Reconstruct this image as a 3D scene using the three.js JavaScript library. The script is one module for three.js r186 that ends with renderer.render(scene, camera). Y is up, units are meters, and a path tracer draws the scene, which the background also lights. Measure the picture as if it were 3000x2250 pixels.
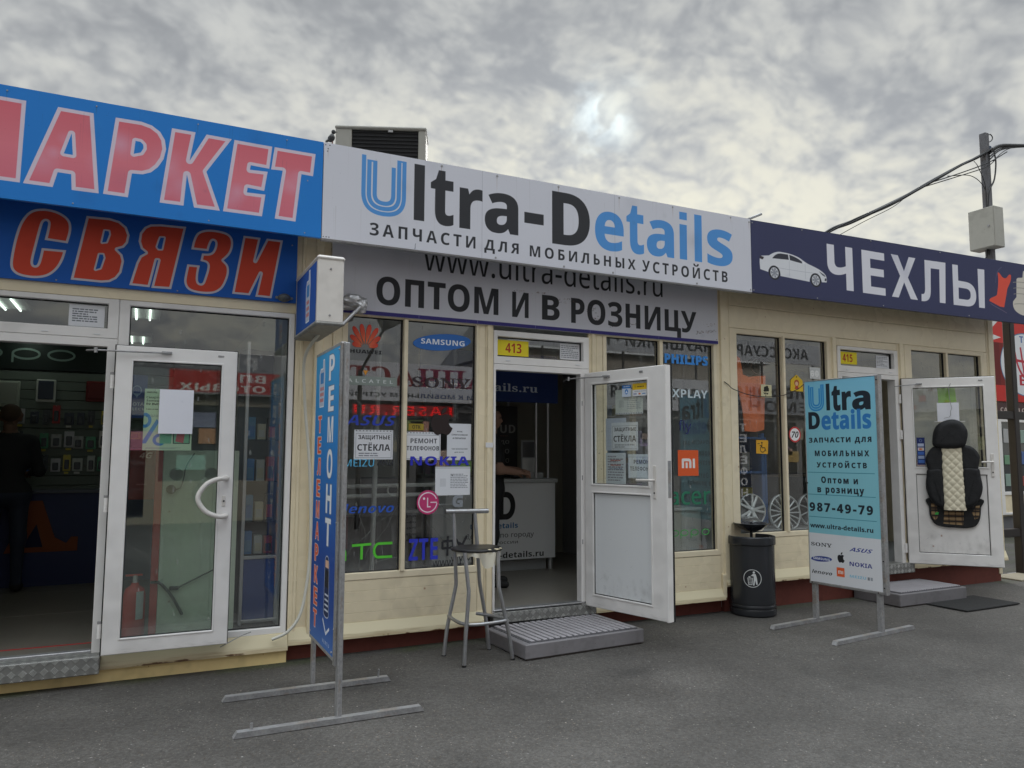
import * as THREE from 'three';
import { mergeGeometries } from 'three/addons/utils/BufferGeometryUtils.js';
import { MarchingCubes } from 'three/addons/objects/MarchingCubes.js';

// ------------------------------------------------------------------ camera, sky, sun, exposure
const scene = new THREE.Scene();
const camera = new THREE.PerspectiveCamera(53.53, 4 / 3, 0.05, 900);
camera.position.set(0, 1.5, 5.762);
camera.rotation.order = 'YXZ';
camera.rotation.set(THREE.MathUtils.degToRad(5.288), THREE.MathUtils.degToRad(-25.871), THREE.MathUtils.degToRad(0.2165));
scene.add(camera);
const renderer = new THREE.WebGLRenderer({ antialias: true });
renderer.toneMapping = THREE.LinearToneMapping;
renderer.toneMappingExposure = 2.85;
renderer.shadowMap.enabled = true;

const SUN = new THREE.Vector3(0.4931, 0.4154, -0.7644).normalize();
// value noise on a hashed lattice
function hash(x, y, s) { let h = Math.imul(x | 0, 374761393) ^ Math.imul(y | 0, 668265263) ^ Math.imul(s | 0, 2246822519); h = Math.imul(h ^ (h >>> 13), 1274126177); return ((h ^ (h >>> 16)) >>> 0) / 4294967296; }
function vnoise(x, y, s) {
  const ix = Math.floor(x), iy = Math.floor(y), fx = x - ix, fy = y - iy, u = fx * fx * (3 - 2 * fx), v = fy * fy * (3 - 2 * fy);
  const a = hash(ix, iy, s), b = hash(ix + 1, iy, s), c = hash(ix, iy + 1, s), d = hash(ix + 1, iy + 1, s);
  return a + (b - a) * u + (c - a) * v + (a - b - c + d) * u * v;
}
function fbm(x, y, s, o = 4) { let v = 0, a = 0.5, n = 0; for (let i = 0; i < o; i++) { v += a * vnoise(x, y, s + i); n += a; a *= 0.5; const t = x * 1.6 + y * 1.2; y = -x * 1.2 + y * 1.6; x = t; } return v / n; }
const sm = THREE.MathUtils.smoothstep, lerp = THREE.MathUtils.lerp, clamp = THREE.MathUtils.clamp;
// an overcast sky: broken stratocumulus with the sun's disc lost behind a thin bright patch, its unseen overhead part lifted to light the facade
{
  const W = 4096, H = 2048, data = new Float32Array(W * H * 4);
  for (let row = 0; row < H; row++) {
    const el = ((row + 0.5) / H - 0.5) * Math.PI, y = Math.sin(el), ce = Math.cos(el);
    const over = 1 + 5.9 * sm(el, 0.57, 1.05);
    for (let col = 0; col < W; col++) {
      const az = ((col + 0.5) / W - 0.5) * 2 * Math.PI, x = Math.cos(az) * ce, z = Math.sin(az) * ce, i = (row * W + col) * 4;
      if (y < -0.02) { data[i] = data[i + 1] = 0.2; data[i + 2] = 0.2; data[i + 3] = 1; continue; }
      const k = 1 / (Math.max(y, 0) + 0.42), px = x * k, pz = z * k;
      const w1 = fbm(px * 6 + 11, pz * 6 + 5, 3, 3) - 0.5, w2 = fbm(px * 6 - 7, pz * 6 + 19, 9, 3) - 0.5, qx = px + w1 * 0.07, qz = pz + w2 * 0.07;
      const big = fbm(qx * 4.2 + 2.3, qz * 5.4 + 7.7, 21, 4), mid = fbm(qx * 12.5, qz * 16, 33, 4);
      const puff = 1 - Math.abs(2 * fbm(qx * 23 + 4, qz * 27, 41, 3) - 1) * 1.7, fine = fbm(qx * 58, qz * 64, 47, 4);
      const c = 0.44 * big + 0.30 * mid + 0.07 * puff + 0.19 * fine;  // cloud thickness
      const cs = x * SUN.x + y * SUN.y + z * SUN.z, ang = Math.acos(clamp(cs, -1, 1)) * 57.2958;
      const t = sm(c, 0.335, 0.685);                                    // 0 thin and bright, 1 thick and dark
      const near = Math.exp(-ang * ang / 420), low = 1 - sm(el, 0.2, 0.62), up = sm(el, 0.57, 1.05);
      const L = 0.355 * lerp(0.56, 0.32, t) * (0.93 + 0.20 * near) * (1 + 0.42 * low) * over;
      const warm = (1 - t) * (0.25 + 0.75 * low + 0.4 * near);
      let r = L * (0.952 + 0.085 * warm - 0.03 * up), g = L * (1.0 + 0.025 * warm), b = L * (1.06 - 0.15 * warm + 0.015 * up);
      const fil = fbm(qx * 30 + w2 * 0.8, qz * 34 + w1 * 0.8, 71, 5), thin = (0.25 + 0.75 * sm(fil, 0.42, 0.66)) * (0.4 + 0.6 * (1 - t)) * Math.exp(-ang * ang / 5);
      const glow = thin * 0.23 + 0.015 * Math.exp(-ang * ang / 8);
      r += glow * 0.72; g += glow * 0.92; b += glow;
      data[i] = r; data[i + 1] = g; data[i + 2] = b; data[i + 3] = 1;
    }
  }
  const sky = new THREE.DataTexture(data, W, H, THREE.RGBAFormat, THREE.FloatType);
  sky.mapping = THREE.EquirectangularReflectionMapping; sky.magFilter = THREE.LinearFilter; sky.needsUpdate = true;
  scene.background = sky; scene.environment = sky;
}
const sun = new THREE.DirectionalLight(new THREE.Color(1, 0.97, 0.92), 0.7);
sun.position.copy(SUN).multiplyScalar(60); sun.castShadow = true; sun.shadow.radius = 26; sun.name = 'sun';
sun.shadow.mapSize.set(2048, 2048);
Object.assign(sun.shadow.camera, { left: -16, right: 20, top: 16, bottom: -16, near: 1, far: 140 });
sun.target.position.set(4, 0, 2); scene.add(sun, sun.target);

// ------------------------------------------------------------------ helpers
let seed = 12345;
const rnd = () => { seed = (seed + 0x6d2b79f5) | 0; let t = Math.imul(seed ^ (seed >>> 15), 1 | seed); t = (t + Math.imul(t ^ (t >>> 7), 61 | t)) ^ t; return ((t ^ (t >>> 14)) >>> 0) / 4294967296; };
const rr = (a, b) => a + (b - a) * rnd();
const V = (x, y, z) => new THREE.Vector3(x, y, z);
const taken = {};
function numbered(n) { const k = (taken[n] = (taken[n] ?? -1) + 1); return k ? n + '_' + String(k).padStart(3, '0') : n; }
const ORIGIN = new Map();
function thing(name, label, category, pos = [0, 0, 0], o = {}) {
  const g = new THREE.Group(); g.name = numbered(name); g.position.set(...pos);
  g.userData = { label, category }; if (o.group) g.userData.group = o.group; if (o.kind) g.userData.kind = o.kind;
  if (o.turn !== undefined) { g.rotation.y = o.turn; ORIGIN.set(g, [0, 0, 0]); } else ORIGIN.set(g, pos);
  scene.add(g); return g;
}
function part(name, geo, mat, parent, label) {
  const m = new THREE.Mesh(geo, mat); m.name = name; m.castShadow = m.receiveShadow = true;
  const o = ORIGIN.get(parent) ?? [0, 0, 0]; if (o[0] || o[1] || o[2]) geo.translate(-o[0], -o[1], -o[2]);
  ORIGIN.set(m, o); if (label) m.userData.label = label;
  parent.add(m); return m;
}
function solo(name, geo, mat, label, category, o = {}) {               // a thing of one mesh, its origin at its base
  geo.computeBoundingBox(); const b = geo.boundingBox, p = o.at ?? [(b.min.x + b.max.x) / 2, b.min.y, (b.min.z + b.max.z) / 2];
  if (!o.local) geo.translate(-p[0], -p[1], -p[2]);
  const m = new THREE.Mesh(geo, mat); m.name = numbered(name); m.position.set(...p); if (o.turn) m.rotation.y = o.turn;
  m.castShadow = m.receiveShadow = true; m.userData = { label, category }; ORIGIN.set(m, o.local ? [0, 0, 0] : p);
  if (o.group) m.userData.group = o.group; if (o.kind) m.userData.kind = o.kind;
  scene.add(m); return m;
}
function structure(name, geo, mat) { const m = new THREE.Mesh(geo, mat); m.name = name; m.receiveShadow = m.castShadow = true; m.userData = { kind: 'structure' }; scene.add(m); return m; }
function boxUV(g, s = 1) {                                              // metres, by the axis each face looks along
  const p = g.attributes.position, n = g.attributes.normal, uv = new Float32Array(p.count * 2);
  for (let i = 0; i < p.count; i++) {
    const ax = Math.abs(n.getX(i)), ay = Math.abs(n.getY(i)), az = Math.abs(n.getZ(i)), x = p.getX(i), y = p.getY(i), z = p.getZ(i);
    const [u, v] = az >= ax && az >= ay ? [x, y] : ax >= ay ? [z, y] : [x, z];
    uv[i * 2] = u * s; uv[i * 2 + 1] = v * s;
  }
  g.setAttribute('uv', new THREE.BufferAttribute(uv, 2)); return g;
}
// a box with chamfered edges
function bx(x0, x1, y0, y1, z0, z1, c = 0.003) {
  const lo = [x0, y0, z0], hi = [x1, y1, z1]; c = Math.min(c, (x1 - x0) * 0.4, (y1 - y0) * 0.4, (z1 - z0) * 0.4);
  const P = (s, a) => s.map((k, i) => (k > 0 ? hi[i] - (i === a ? 0 : c) : lo[i] + (i === a ? 0 : c)));
  const pos = [], nor = [], mid = lo.map((v, i) => (v + hi[i]) / 2);
  const tri = (A, B, C) => {
    const u = B.map((v, i) => v - A[i]), w = C.map((v, i) => v - A[i]); let n = [u[1] * w[2] - u[2] * w[1], u[2] * w[0] - u[0] * w[2], u[0] * w[1] - u[1] * w[0]];
    const out = n[0] * (A[0] + B[0] + C[0] - 3 * mid[0]) + n[1] * (A[1] + B[1] + C[1] - 3 * mid[1]) + n[2] * (A[2] + B[2] + C[2] - 3 * mid[2]);
    if (out < 0) { [B, C] = [C, B]; n = n.map((v) => -v); }
    const l = Math.hypot(...n) || 1; n = n.map((v) => v / l); pos.push(...A, ...B, ...C); nor.push(...n, ...n, ...n);
  };
  const quad = (A, B, C, D) => { tri(A, B, C); tri(A, C, D); };
  for (let a = 0; a < 3; a++) for (const s of [-1, 1]) {
    const b = (a + 1) % 3, d = (a + 2) % 3, k = (p, q) => { const t = [0, 0, 0]; t[a] = s; t[b] = p; t[d] = q; return P(t, a); };
    quad(k(-1, -1), k(1, -1), k(1, 1), k(-1, 1));
  }
  if (c > 0) {
    for (let a = 0; a < 3; a++) { const b = (a + 1) % 3, d = (a + 2) % 3; for (const p of [-1, 1]) for (const q of [-1, 1]) { const t = [0, 0, 0], u = [0, 0, 0]; t[a] = -1; u[a] = 1; t[b] = u[b] = p; t[d] = u[d] = q; quad(P(t, b), P(u, b), P(u, d), P(t, d)); } }
    for (const p of [-1, 1]) for (const q of [-1, 1]) for (const s of [-1, 1]) tri(P([p, q, s], 0), P([p, q, s], 1), P([p, q, s], 2));
  }
  const g = new THREE.BufferGeometry(); g.setAttribute('position', new THREE.Float32BufferAttribute(pos, 3)); g.setAttribute('normal', new THREE.Float32BufferAttribute(nor, 3));
  return boxUV(g);
}
const poly = (pts) => { const s = new THREE.Shape(); pts.forEach(([x, y], i) => (i ? s.lineTo(x, y) : s.moveTo(x, y))); s.closePath(); return s; };
const rectHole = ([x0, x1, y0, y1]) => { const h = new THREE.Path(); h.moveTo(x0, y0); h.lineTo(x0, y1); h.lineTo(x1, y1); h.lineTo(x1, y0); h.closePath(); return h; };
// a flat outline in x, y with holes, from z0 to z1
function slab(pts, z0, z1, holes = [], bevel = 0.003) {
  const s = pts.length ? poly(pts) : pts; holes.forEach((h) => s.holes.push(rectHole(h)));
  const b = Math.min(bevel, (z1 - z0) * 0.3), g = new THREE.ExtrudeGeometry(s, { depth: z1 - z0 - 2 * b, bevelEnabled: b > 0, bevelThickness: b, bevelSize: b, bevelOffset: -b, bevelSegments: 1, curveSegments: 8 });
  g.translate(0, 0, z0 + b); return boxUV(g);
}
const R4 = (x0, x1, y0, y1) => [[x0, y0], [x1, y0], [x1, y1], [x0, y1]];
const frame = (x0, x1, y0, y1, holes, z0, z1, b) => slab(R4(x0, x1, y0, y1), z0, z1, holes, b);
function pane(x0, x1, y0, y1, z) { const g = new THREE.PlaneGeometry(x1 - x0, y1 - y0); g.translate((x0 + x1) / 2, (y0 + y1) / 2, z); return boxUV(g); }
// an outline in z, y drawn out along x
function along(profile, x0, x1) { const g = new THREE.ExtrudeGeometry(poly(profile.map(([z, y]) => [-z, y])), { depth: x1 - x0, bevelEnabled: false }); g.rotateY(Math.PI / 2); g.translate(x0, 0, 0); g.computeVertexNormals(); return boxUV(g); }
// an outline in x, z drawn up along y
function upright(profile, y0, y1) { const g = new THREE.ExtrudeGeometry(poly(profile.map(([x, z]) => [x, -z])), { depth: y1 - y0, bevelEnabled: false }); g.rotateX(-Math.PI / 2); g.translate(0, y0, 0); return boxUV(g); }
function cyl(a, b, r0, r1 = r0, n = 16) {
  const A = V(...a), B = V(...b), g = new THREE.CylinderGeometry(r1, r0, A.distanceTo(B), n, 1);
  g.applyQuaternion(new THREE.Quaternion().setFromUnitVectors(V(0, 1, 0), B.clone().sub(A).normalize())); g.translate(...A.add(B).multiplyScalar(0.5).toArray()); return g;
}
function tube(pts, r, n = 40, k = 10, tension = 0.5) { return new THREE.TubeGeometry(new THREE.CatmullRomCurve3(pts.map((p) => V(...p)), false, 'catmullrom', tension), n, r, k, false); }
function ribbed(pts, r, n, amp) {
  const c = new THREE.CatmullRomCurve3(pts.map((p) => V(...p))), g = new THREE.TubeGeometry(c, n, r, 8, false), p = g.attributes.position;
  for (let i = 0; i <= n; i++) { const o = c.getPointAt(i / n), f = i % 2 ? 1 : 1 - amp; for (let j = 0; j <= 8; j++) { const q = i * 9 + j; p.setXYZ(q, o.x + (p.getX(q) - o.x) * f, o.y + (p.getY(q) - o.y) * f, o.z + (p.getZ(q) - o.z) * f); } }
  g.computeVertexNormals(); return g;
}
const lathe = (pts, n = 40) => new THREE.LatheGeometry(pts.map(([r, y]) => new THREE.Vector2(r, y)), n);

// ------------------------------------------------------------------ materials
const lin = (r, g, b) => new THREE.Color().setRGB(r, g, b);
const std = (c, rough = 0.6, metal = 0, o = {}) => new THREE.MeshStandardMaterial({ color: Array.isArray(c) ? lin(...c) : c, roughness: rough, metalness: metal, ...o });
function noiseTex(n, fn, srgb = true) {                                // fn(u, v) in 0..1 gives r, g, b in 0..1; tiles when fn does
  const d = new Uint8Array(n * n * 4);
  for (let y = 0; y < n; y++) for (let x = 0; x < n; x++) { const c = fn((x + 0.5) / n, (y + 0.5) / n), i = (y * n + x) * 4; d[i] = clamp(c[0], 0, 1) * 255; d[i + 1] = clamp(c[1], 0, 1) * 255; d[i + 2] = clamp(c[2], 0, 1) * 255; d[i + 3] = 255; }
  const t = new THREE.DataTexture(d, n, n); t.wrapS = t.wrapT = THREE.RepeatWrapping; t.magFilter = THREE.LinearFilter; if (srgb) t.colorSpace = THREE.SRGBColorSpace; t.needsUpdate = true; return t;
}
// noise that tiles over the unit square
function tile(u, v, f, s, o = 3) {
  let sum = 0, a = 0.5, n = 0;
  for (let i = 0; i < o; i++) {
    const x = u * f, y = v * f, ix = Math.floor(x), iy = Math.floor(y), fx = x - ix, fy = y - iy, p = fx * fx * (3 - 2 * fx), q = fy * fy * (3 - 2 * fy), m = (k) => ((k % f) + f) % f;
    const A = hash(m(ix), m(iy), s + i), B = hash(m(ix + 1), m(iy), s + i), C = hash(m(ix), m(iy + 1), s + i), D = hash(m(ix + 1), m(iy + 1), s + i);
    sum += a * (A + (B - A) * p + (C - A) * q + (A - B - C + D) * p * q); n += a; a *= 0.5; f *= 2;
  }
  return sum / n;
}
const rep = (t, s) => { const c = t.clone(); c.repeat.set(s, s); c.needsUpdate = true; return c; };
const dirtTex = noiseTex(512, (u, v) => { const a = tile(u, v, 3, 1, 5), b = tile(u, v * 1, 40, 9, 2), streak = tile(u, v, 16, 31, 2) * tile(u, v, 2, 40, 2); let k = 0.955 + 0.06 * (a - 0.5) + 0.03 * (b - 0.5) - 0.05 * sm(streak, 0.36, 0.6); const sp = hash(Math.floor(u * 150), Math.floor(v * 150), 77) > 0.9994 ? 0.3 : 0; return [k + 0.02 - sp * 0.6, k - sp * 0.9, k - 0.02 - sp]; });
const roughTex = noiseTex(256, (u, v) => { const a = 0.55 + 0.6 * (tile(u, v, 4, 5, 4) - 0.5); return [a, a, a]; }, false);
const dirt = rep(dirtTex, 0.55), rough = rep(roughTex, 0.8);
const galvTex = noiseTex(256, (u, v) => { const a = tile(u, v, 8, 51, 4), b = tile(u, v, 50, 61, 1); const k = 0.80 + 0.16 * (a - 0.5) + 0.10 * (b - 0.5), r = sm(tile(u, v, 5, 91, 4), 0.66, 0.78) * 0.06; return [k, k - r * 0.5, k - r]; });
const cream = std([0.88, 0.805, 0.60], 0.5, 0, { map: dirt, roughnessMap: rough });
const creamFrame = std([0.88, 0.81, 0.62], 0.42, 0, { map: dirt });
const yellowBoard = std([0.84, 0.68, 0.34], 0.6, 0, { map: rep(dirtTex, 0.9) });
const redBase = std([0.14, 0.035, 0.025], 0.8, 0, { map: rep(dirtTex, 1.2) });
const pvc = std([0.88, 0.90, 0.92], 0.32, 0, { map: rep(dirtTex, 0.4) });
const pvcGrey = std([0.74, 0.76, 0.77], 0.5);
const gasket = std([0.012, 0.012, 0.013], 0.7);
const black = std([0.015, 0.015, 0.016], 0.5);
const galv = std([0.56, 0.56, 0.57], 0.45, 0.35, { map: rep(galvTex, 2.2) });
const galvLight = std([0.62, 0.62, 0.63], 0.42, 0.6, { map: rep(galvTex, 3) });
const steel = std([0.66, 0.67, 0.69], 0.33, 0.7, { map: rep(galvTex, 4) });
const signWhite = std([0.70, 0.70, 0.73], 0.45, 0, { map: rep(dirtTex, 0.3) });
const whitePaint = std([0.78, 0.78, 0.77], 0.45, 0, { map: rep(dirtTex, 0.8) });
const roofGrey = std([0.22, 0.22, 0.22], 0.8, 0, { map: dirt });
const darkBrown = std([0.028, 0.021, 0.02], 0.45, 0, { map: rep(galvTex, 1.5) });
const inWhite = std([0.62, 0.62, 0.60], 0.7), inGrey = std([0.33, 0.335, 0.34], 0.7), inDark = std([0.05, 0.055, 0.055], 0.8), navy = std([0.012, 0.025, 0.10], 0.5), alu = std([0.6, 0.6, 0.61], 0.35, 0.7);
const glass = new THREE.MeshPhysicalMaterial({ color: lin(0.88, 0.92, 0.90), roughness: 0, metalness: 0, transmission: 1, thickness: 0, ior: 2.2 });
const glassDoor = new THREE.MeshPhysicalMaterial({ color: lin(0.74, 0.83, 0.78), roughness: 0, metalness: 0, transmission: 1, thickness: 0, ior: 1.95 });
const glassIn = new THREE.MeshPhysicalMaterial({ color: lin(0.85, 0.9, 0.88), roughness: 0, metalness: 0, transmission: 1, thickness: 0, ior: 1.5 });

// a painter in metres: (ox, oy) is the lower left corner of what it prints on
function paint(w, h, ppm, draw, bg, o = {}) {
  const cw = Math.max(8, Math.round(w * ppm)), ch = Math.max(8, Math.round(h * ppm)), cv = document.createElement('canvas'); cv.width = cw; cv.height = ch;
  const c = cv.getContext('2d'), sx = cw / w, sy = ch / h, X = (x) => (x - (o.ox ?? 0)) * sx, Y = (y) => ch - (y - (o.oy ?? 0)) * sy;
  if (bg) { c.fillStyle = bg; c.fillRect(0, 0, cw, ch); }
  const P = {
    c, X, Y, sx,
    rect(x0, x1, y0, y1, col) { c.fillStyle = col; c.fillRect(X(x0), Y(y1), (x1 - x0) * sx, (y1 - y0) * sy); },
    poly(pts, col, stroke, lw, open) { c.beginPath(); pts.forEach(([x, y], i) => (i ? c.lineTo(X(x), Y(y)) : c.moveTo(X(x), Y(y)))); if (!open) c.closePath(); if (stroke) { c.strokeStyle = stroke; c.lineWidth = lw * sx; c.lineJoin = 'round'; c.stroke(); } if (col) { c.fillStyle = col; c.fill(); } },
    path(f, col, stroke, lw, cap) { c.beginPath(); f({ m: (x, y) => c.moveTo(X(x), Y(y)), l: (x, y) => c.lineTo(X(x), Y(y)), q: (a, b, x, y) => c.quadraticCurveTo(X(a), Y(b), X(x), Y(y)), b: (a, b, d, e, x, y) => c.bezierCurveTo(X(a), Y(b), X(d), Y(e), X(x), Y(y)), z: () => c.closePath(), arc: (x, y, r, a0, a1, cc) => c.arc(X(x), Y(y), r * sx, -a0, -a1, !!cc) }); if (stroke) { c.strokeStyle = stroke; c.lineWidth = lw * sx; c.lineJoin = cap === 'miter' ? 'miter' : 'round'; c.lineCap = cap === 'round' ? 'round' : 'butt'; c.stroke(); } if (col) { c.fillStyle = col; c.fill('evenodd'); } },
    oval(x, y, rx, ry, col, stroke, lw, rot = 0) { c.beginPath(); c.ellipse(X(x), Y(y), rx * sx, ry * sy, -rot, 0, 7); if (col) { c.fillStyle = col; c.fill(); } if (stroke) { c.strokeStyle = stroke; c.lineWidth = lw * sx; c.stroke(); } },
    // text stretched to fill the box x0..x1, y0..y1
    text(str, x0, x1, y0, y1, col, q = {}) {
      c.save(); c.font = (q.italic ? 'italic ' : '') + (q.w ?? 'bold') + ' 100px ' + (q.f ?? 'sans-serif'); c.textBaseline = 'alphabetic'; c.textAlign = 'left';
      const m = c.measureText(str), sp = (q.sp ?? 0) * 100, chars = [...str]; let adv = 0; const at = [];
      if (sp) { for (const k of chars) { at.push(adv); adv += c.measureText(k).width + sp; } adv -= sp; }
      const l = sp ? 0 : m.actualBoundingBoxLeft, wd = sp ? adv : m.actualBoundingBoxLeft + m.actualBoundingBoxRight, hg = m.actualBoundingBoxAscent + m.actualBoundingBoxDescent;
      c.translate(X(x0), Y(y1)); c.scale(((x1 - x0) * sx) / wd, ((y1 - y0) * sy) / hg); if (q.mirror) { c.translate(wd, 0); c.scale(-1, 1); }
      if (q.skew) { c.transform(1, 0, -q.skew, 1, q.skew * hg * 0.5, 0); }
      const put = (fn) => { if (sp) chars.forEach((k, i) => c[fn](k, at[i], m.actualBoundingBoxAscent)); else c[fn](str, l, m.actualBoundingBoxAscent); };
      if (q.stroke) { c.strokeStyle = q.stroke; c.lineWidth = q.lw ?? 8; c.lineJoin = 'round'; put('strokeText'); }
      if (q.fat) { c.strokeStyle = col; c.lineWidth = q.fat; c.lineJoin = 'miter'; put('strokeText'); }
      c.fillStyle = col; put('fillText'); c.restore();
    },
    lines(x0, x1, y0, y1, n, col, fill = 0.42) { const s = (y1 - y0) / n; for (let i = 0; i < n; i++) { let x = x0; const e = x1 - (rnd() < 0.35 ? rr(0.1, 0.5) * (x1 - x0) : rr(0, 0.06) * (x1 - x0)); while (x < e) { const wd = rr(1.2, 5) * s * fill; P.rect(x, Math.min(x + wd, e), y1 - (i + 0.5 + fill / 2) * s, y1 - (i + 0.5 - fill / 2) * s, col); x += wd + s * 0.3; } } },
    wear(n, a, col = '60,55,48') { for (let i = 0; i < n; i++) { const x = rnd() * cw, y = rnd() * ch, r = rr(0.02, 0.12) * Math.max(cw, ch) * 0.3; const g = c.createRadialGradient(x, y, 0, x, y, r); g.addColorStop(0, 'rgba(' + col + ',' + a * rr(0.3, 1) + ')'); g.addColorStop(1, 'rgba(' + col + ',0)'); c.fillStyle = g; c.fillRect(x - r, y - r, 2 * r, 2 * r); } },
    drips(n, a, col = '70,60,50') { for (let i = 0; i < n; i++) { const x = rnd() * cw, y = rr(-0.2, 0.7) * ch, l = rr(0.1, 0.6) * ch, wd = rr(0.0015, 0.006) * sx; const g = c.createLinearGradient(0, y, 0, y + l); g.addColorStop(0, 'rgba(' + col + ',' + a * rr(0.3, 1) + ')'); g.addColorStop(1, 'rgba(' + col + ',0)'); c.fillStyle = g; c.fillRect(x, y, wd, l); } },
    rust(list, len = 0.10, a = 0.35) { for (const [x, y] of list) { const l = len * rr(0.4, 1.3), g = c.createLinearGradient(0, Y(y), 0, Y(y - l)); g.addColorStop(0, 'rgba(105,66,40,' + a * rr(0.4, 1) + ')'); g.addColorStop(1, 'rgba(105,66,40,0)'); c.fillStyle = g; c.fillRect(X(x) - 0.004 * sx, Y(y), 0.008 * sx * rr(0.5, 1.2), l * sy); } },
    specks(n, a, r = 0.004, col = '60,50,42') { for (let i = 0; i < n; i++) { c.fillStyle = 'rgba(' + col + ',' + a * rr(0.3, 1) + ')'; c.beginPath(); c.ellipse(rnd() * cw, rnd() * ch, rr(0.2, 1) * r * sx, rr(0.2, 1) * r * sx, rnd() * 3, 0, 7); c.fill(); } },
  };
  draw(P);
  const t = new THREE.CanvasTexture(cv); t.colorSpace = THREE.SRGBColorSpace; t.wrapS = t.wrapT = THREE.ClampToEdgeWrapping; return t;
}
const printMat = (map, r = 0.45, o = {}) => new THREE.MeshStandardMaterial({ map, roughness: Math.max(r, 0.72), ...o });
const clearPrint = (map, r = 0.7) => new THREE.MeshStandardMaterial({ map, roughness: r, transparent: true });
// painted metal trim that is chipped and rusty along its lower edge, y0..y1
function wornTrim(y0, y1, sd) {
  const n = 512, m = 64, d = new Uint8Array(n * m * 4);
  for (let y = 0; y < m; y++) for (let x = 0; x < n; x++) {
    const u = x / n, v = y / m, e = tile(u, 0.3, 24, sd, 4), a = tile(u, v, 14, sd + 5, 4), chip = sm(e * 0.55 + a * 0.25 - v * 1.1, 0.33, 0.40), soot = sm(0.5 - v + 0.5 * (a - 0.5), 0.1, 0.6) * 0.16, dot = 0, i = (y * n + x) * 4;
    const c = [238, 236, 228].map((k, j) => k * (1 - soot * (1 + 0.3 * j)) * (1 - dot * (0.6 + 0.3 * j))), r = [96, 74, 58];
    for (let j = 0; j < 3; j++) d[i + j] = clamp(lerp(c[j], r[j] * (0.7 + 0.6 * a), chip), 0, 255); d[i + 3] = 255;
  }
  const t = new THREE.DataTexture(d, n, m); t.wrapS = t.wrapT = THREE.RepeatWrapping; t.magFilter = THREE.LinearFilter; t.colorSpace = THREE.SRGBColorSpace; t.repeat.set(0.55, 1 / (y1 - y0)); t.offset.set(0, -y0 / (y1 - y0)); t.needsUpdate = true;
  return std([0.89, 0.81, 0.60], 0.55, 0, { map: t });
}
// a printed sheet in the plane z with uv 0..1
function sheet(x0, x1, y0, y1, z, nx = 1, ny = 1) { const g = new THREE.PlaneGeometry(x1 - x0, y1 - y0, nx, ny); g.translate((x0 + x1) / 2, (y0 + y1) / 2, z); return g; }
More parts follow.
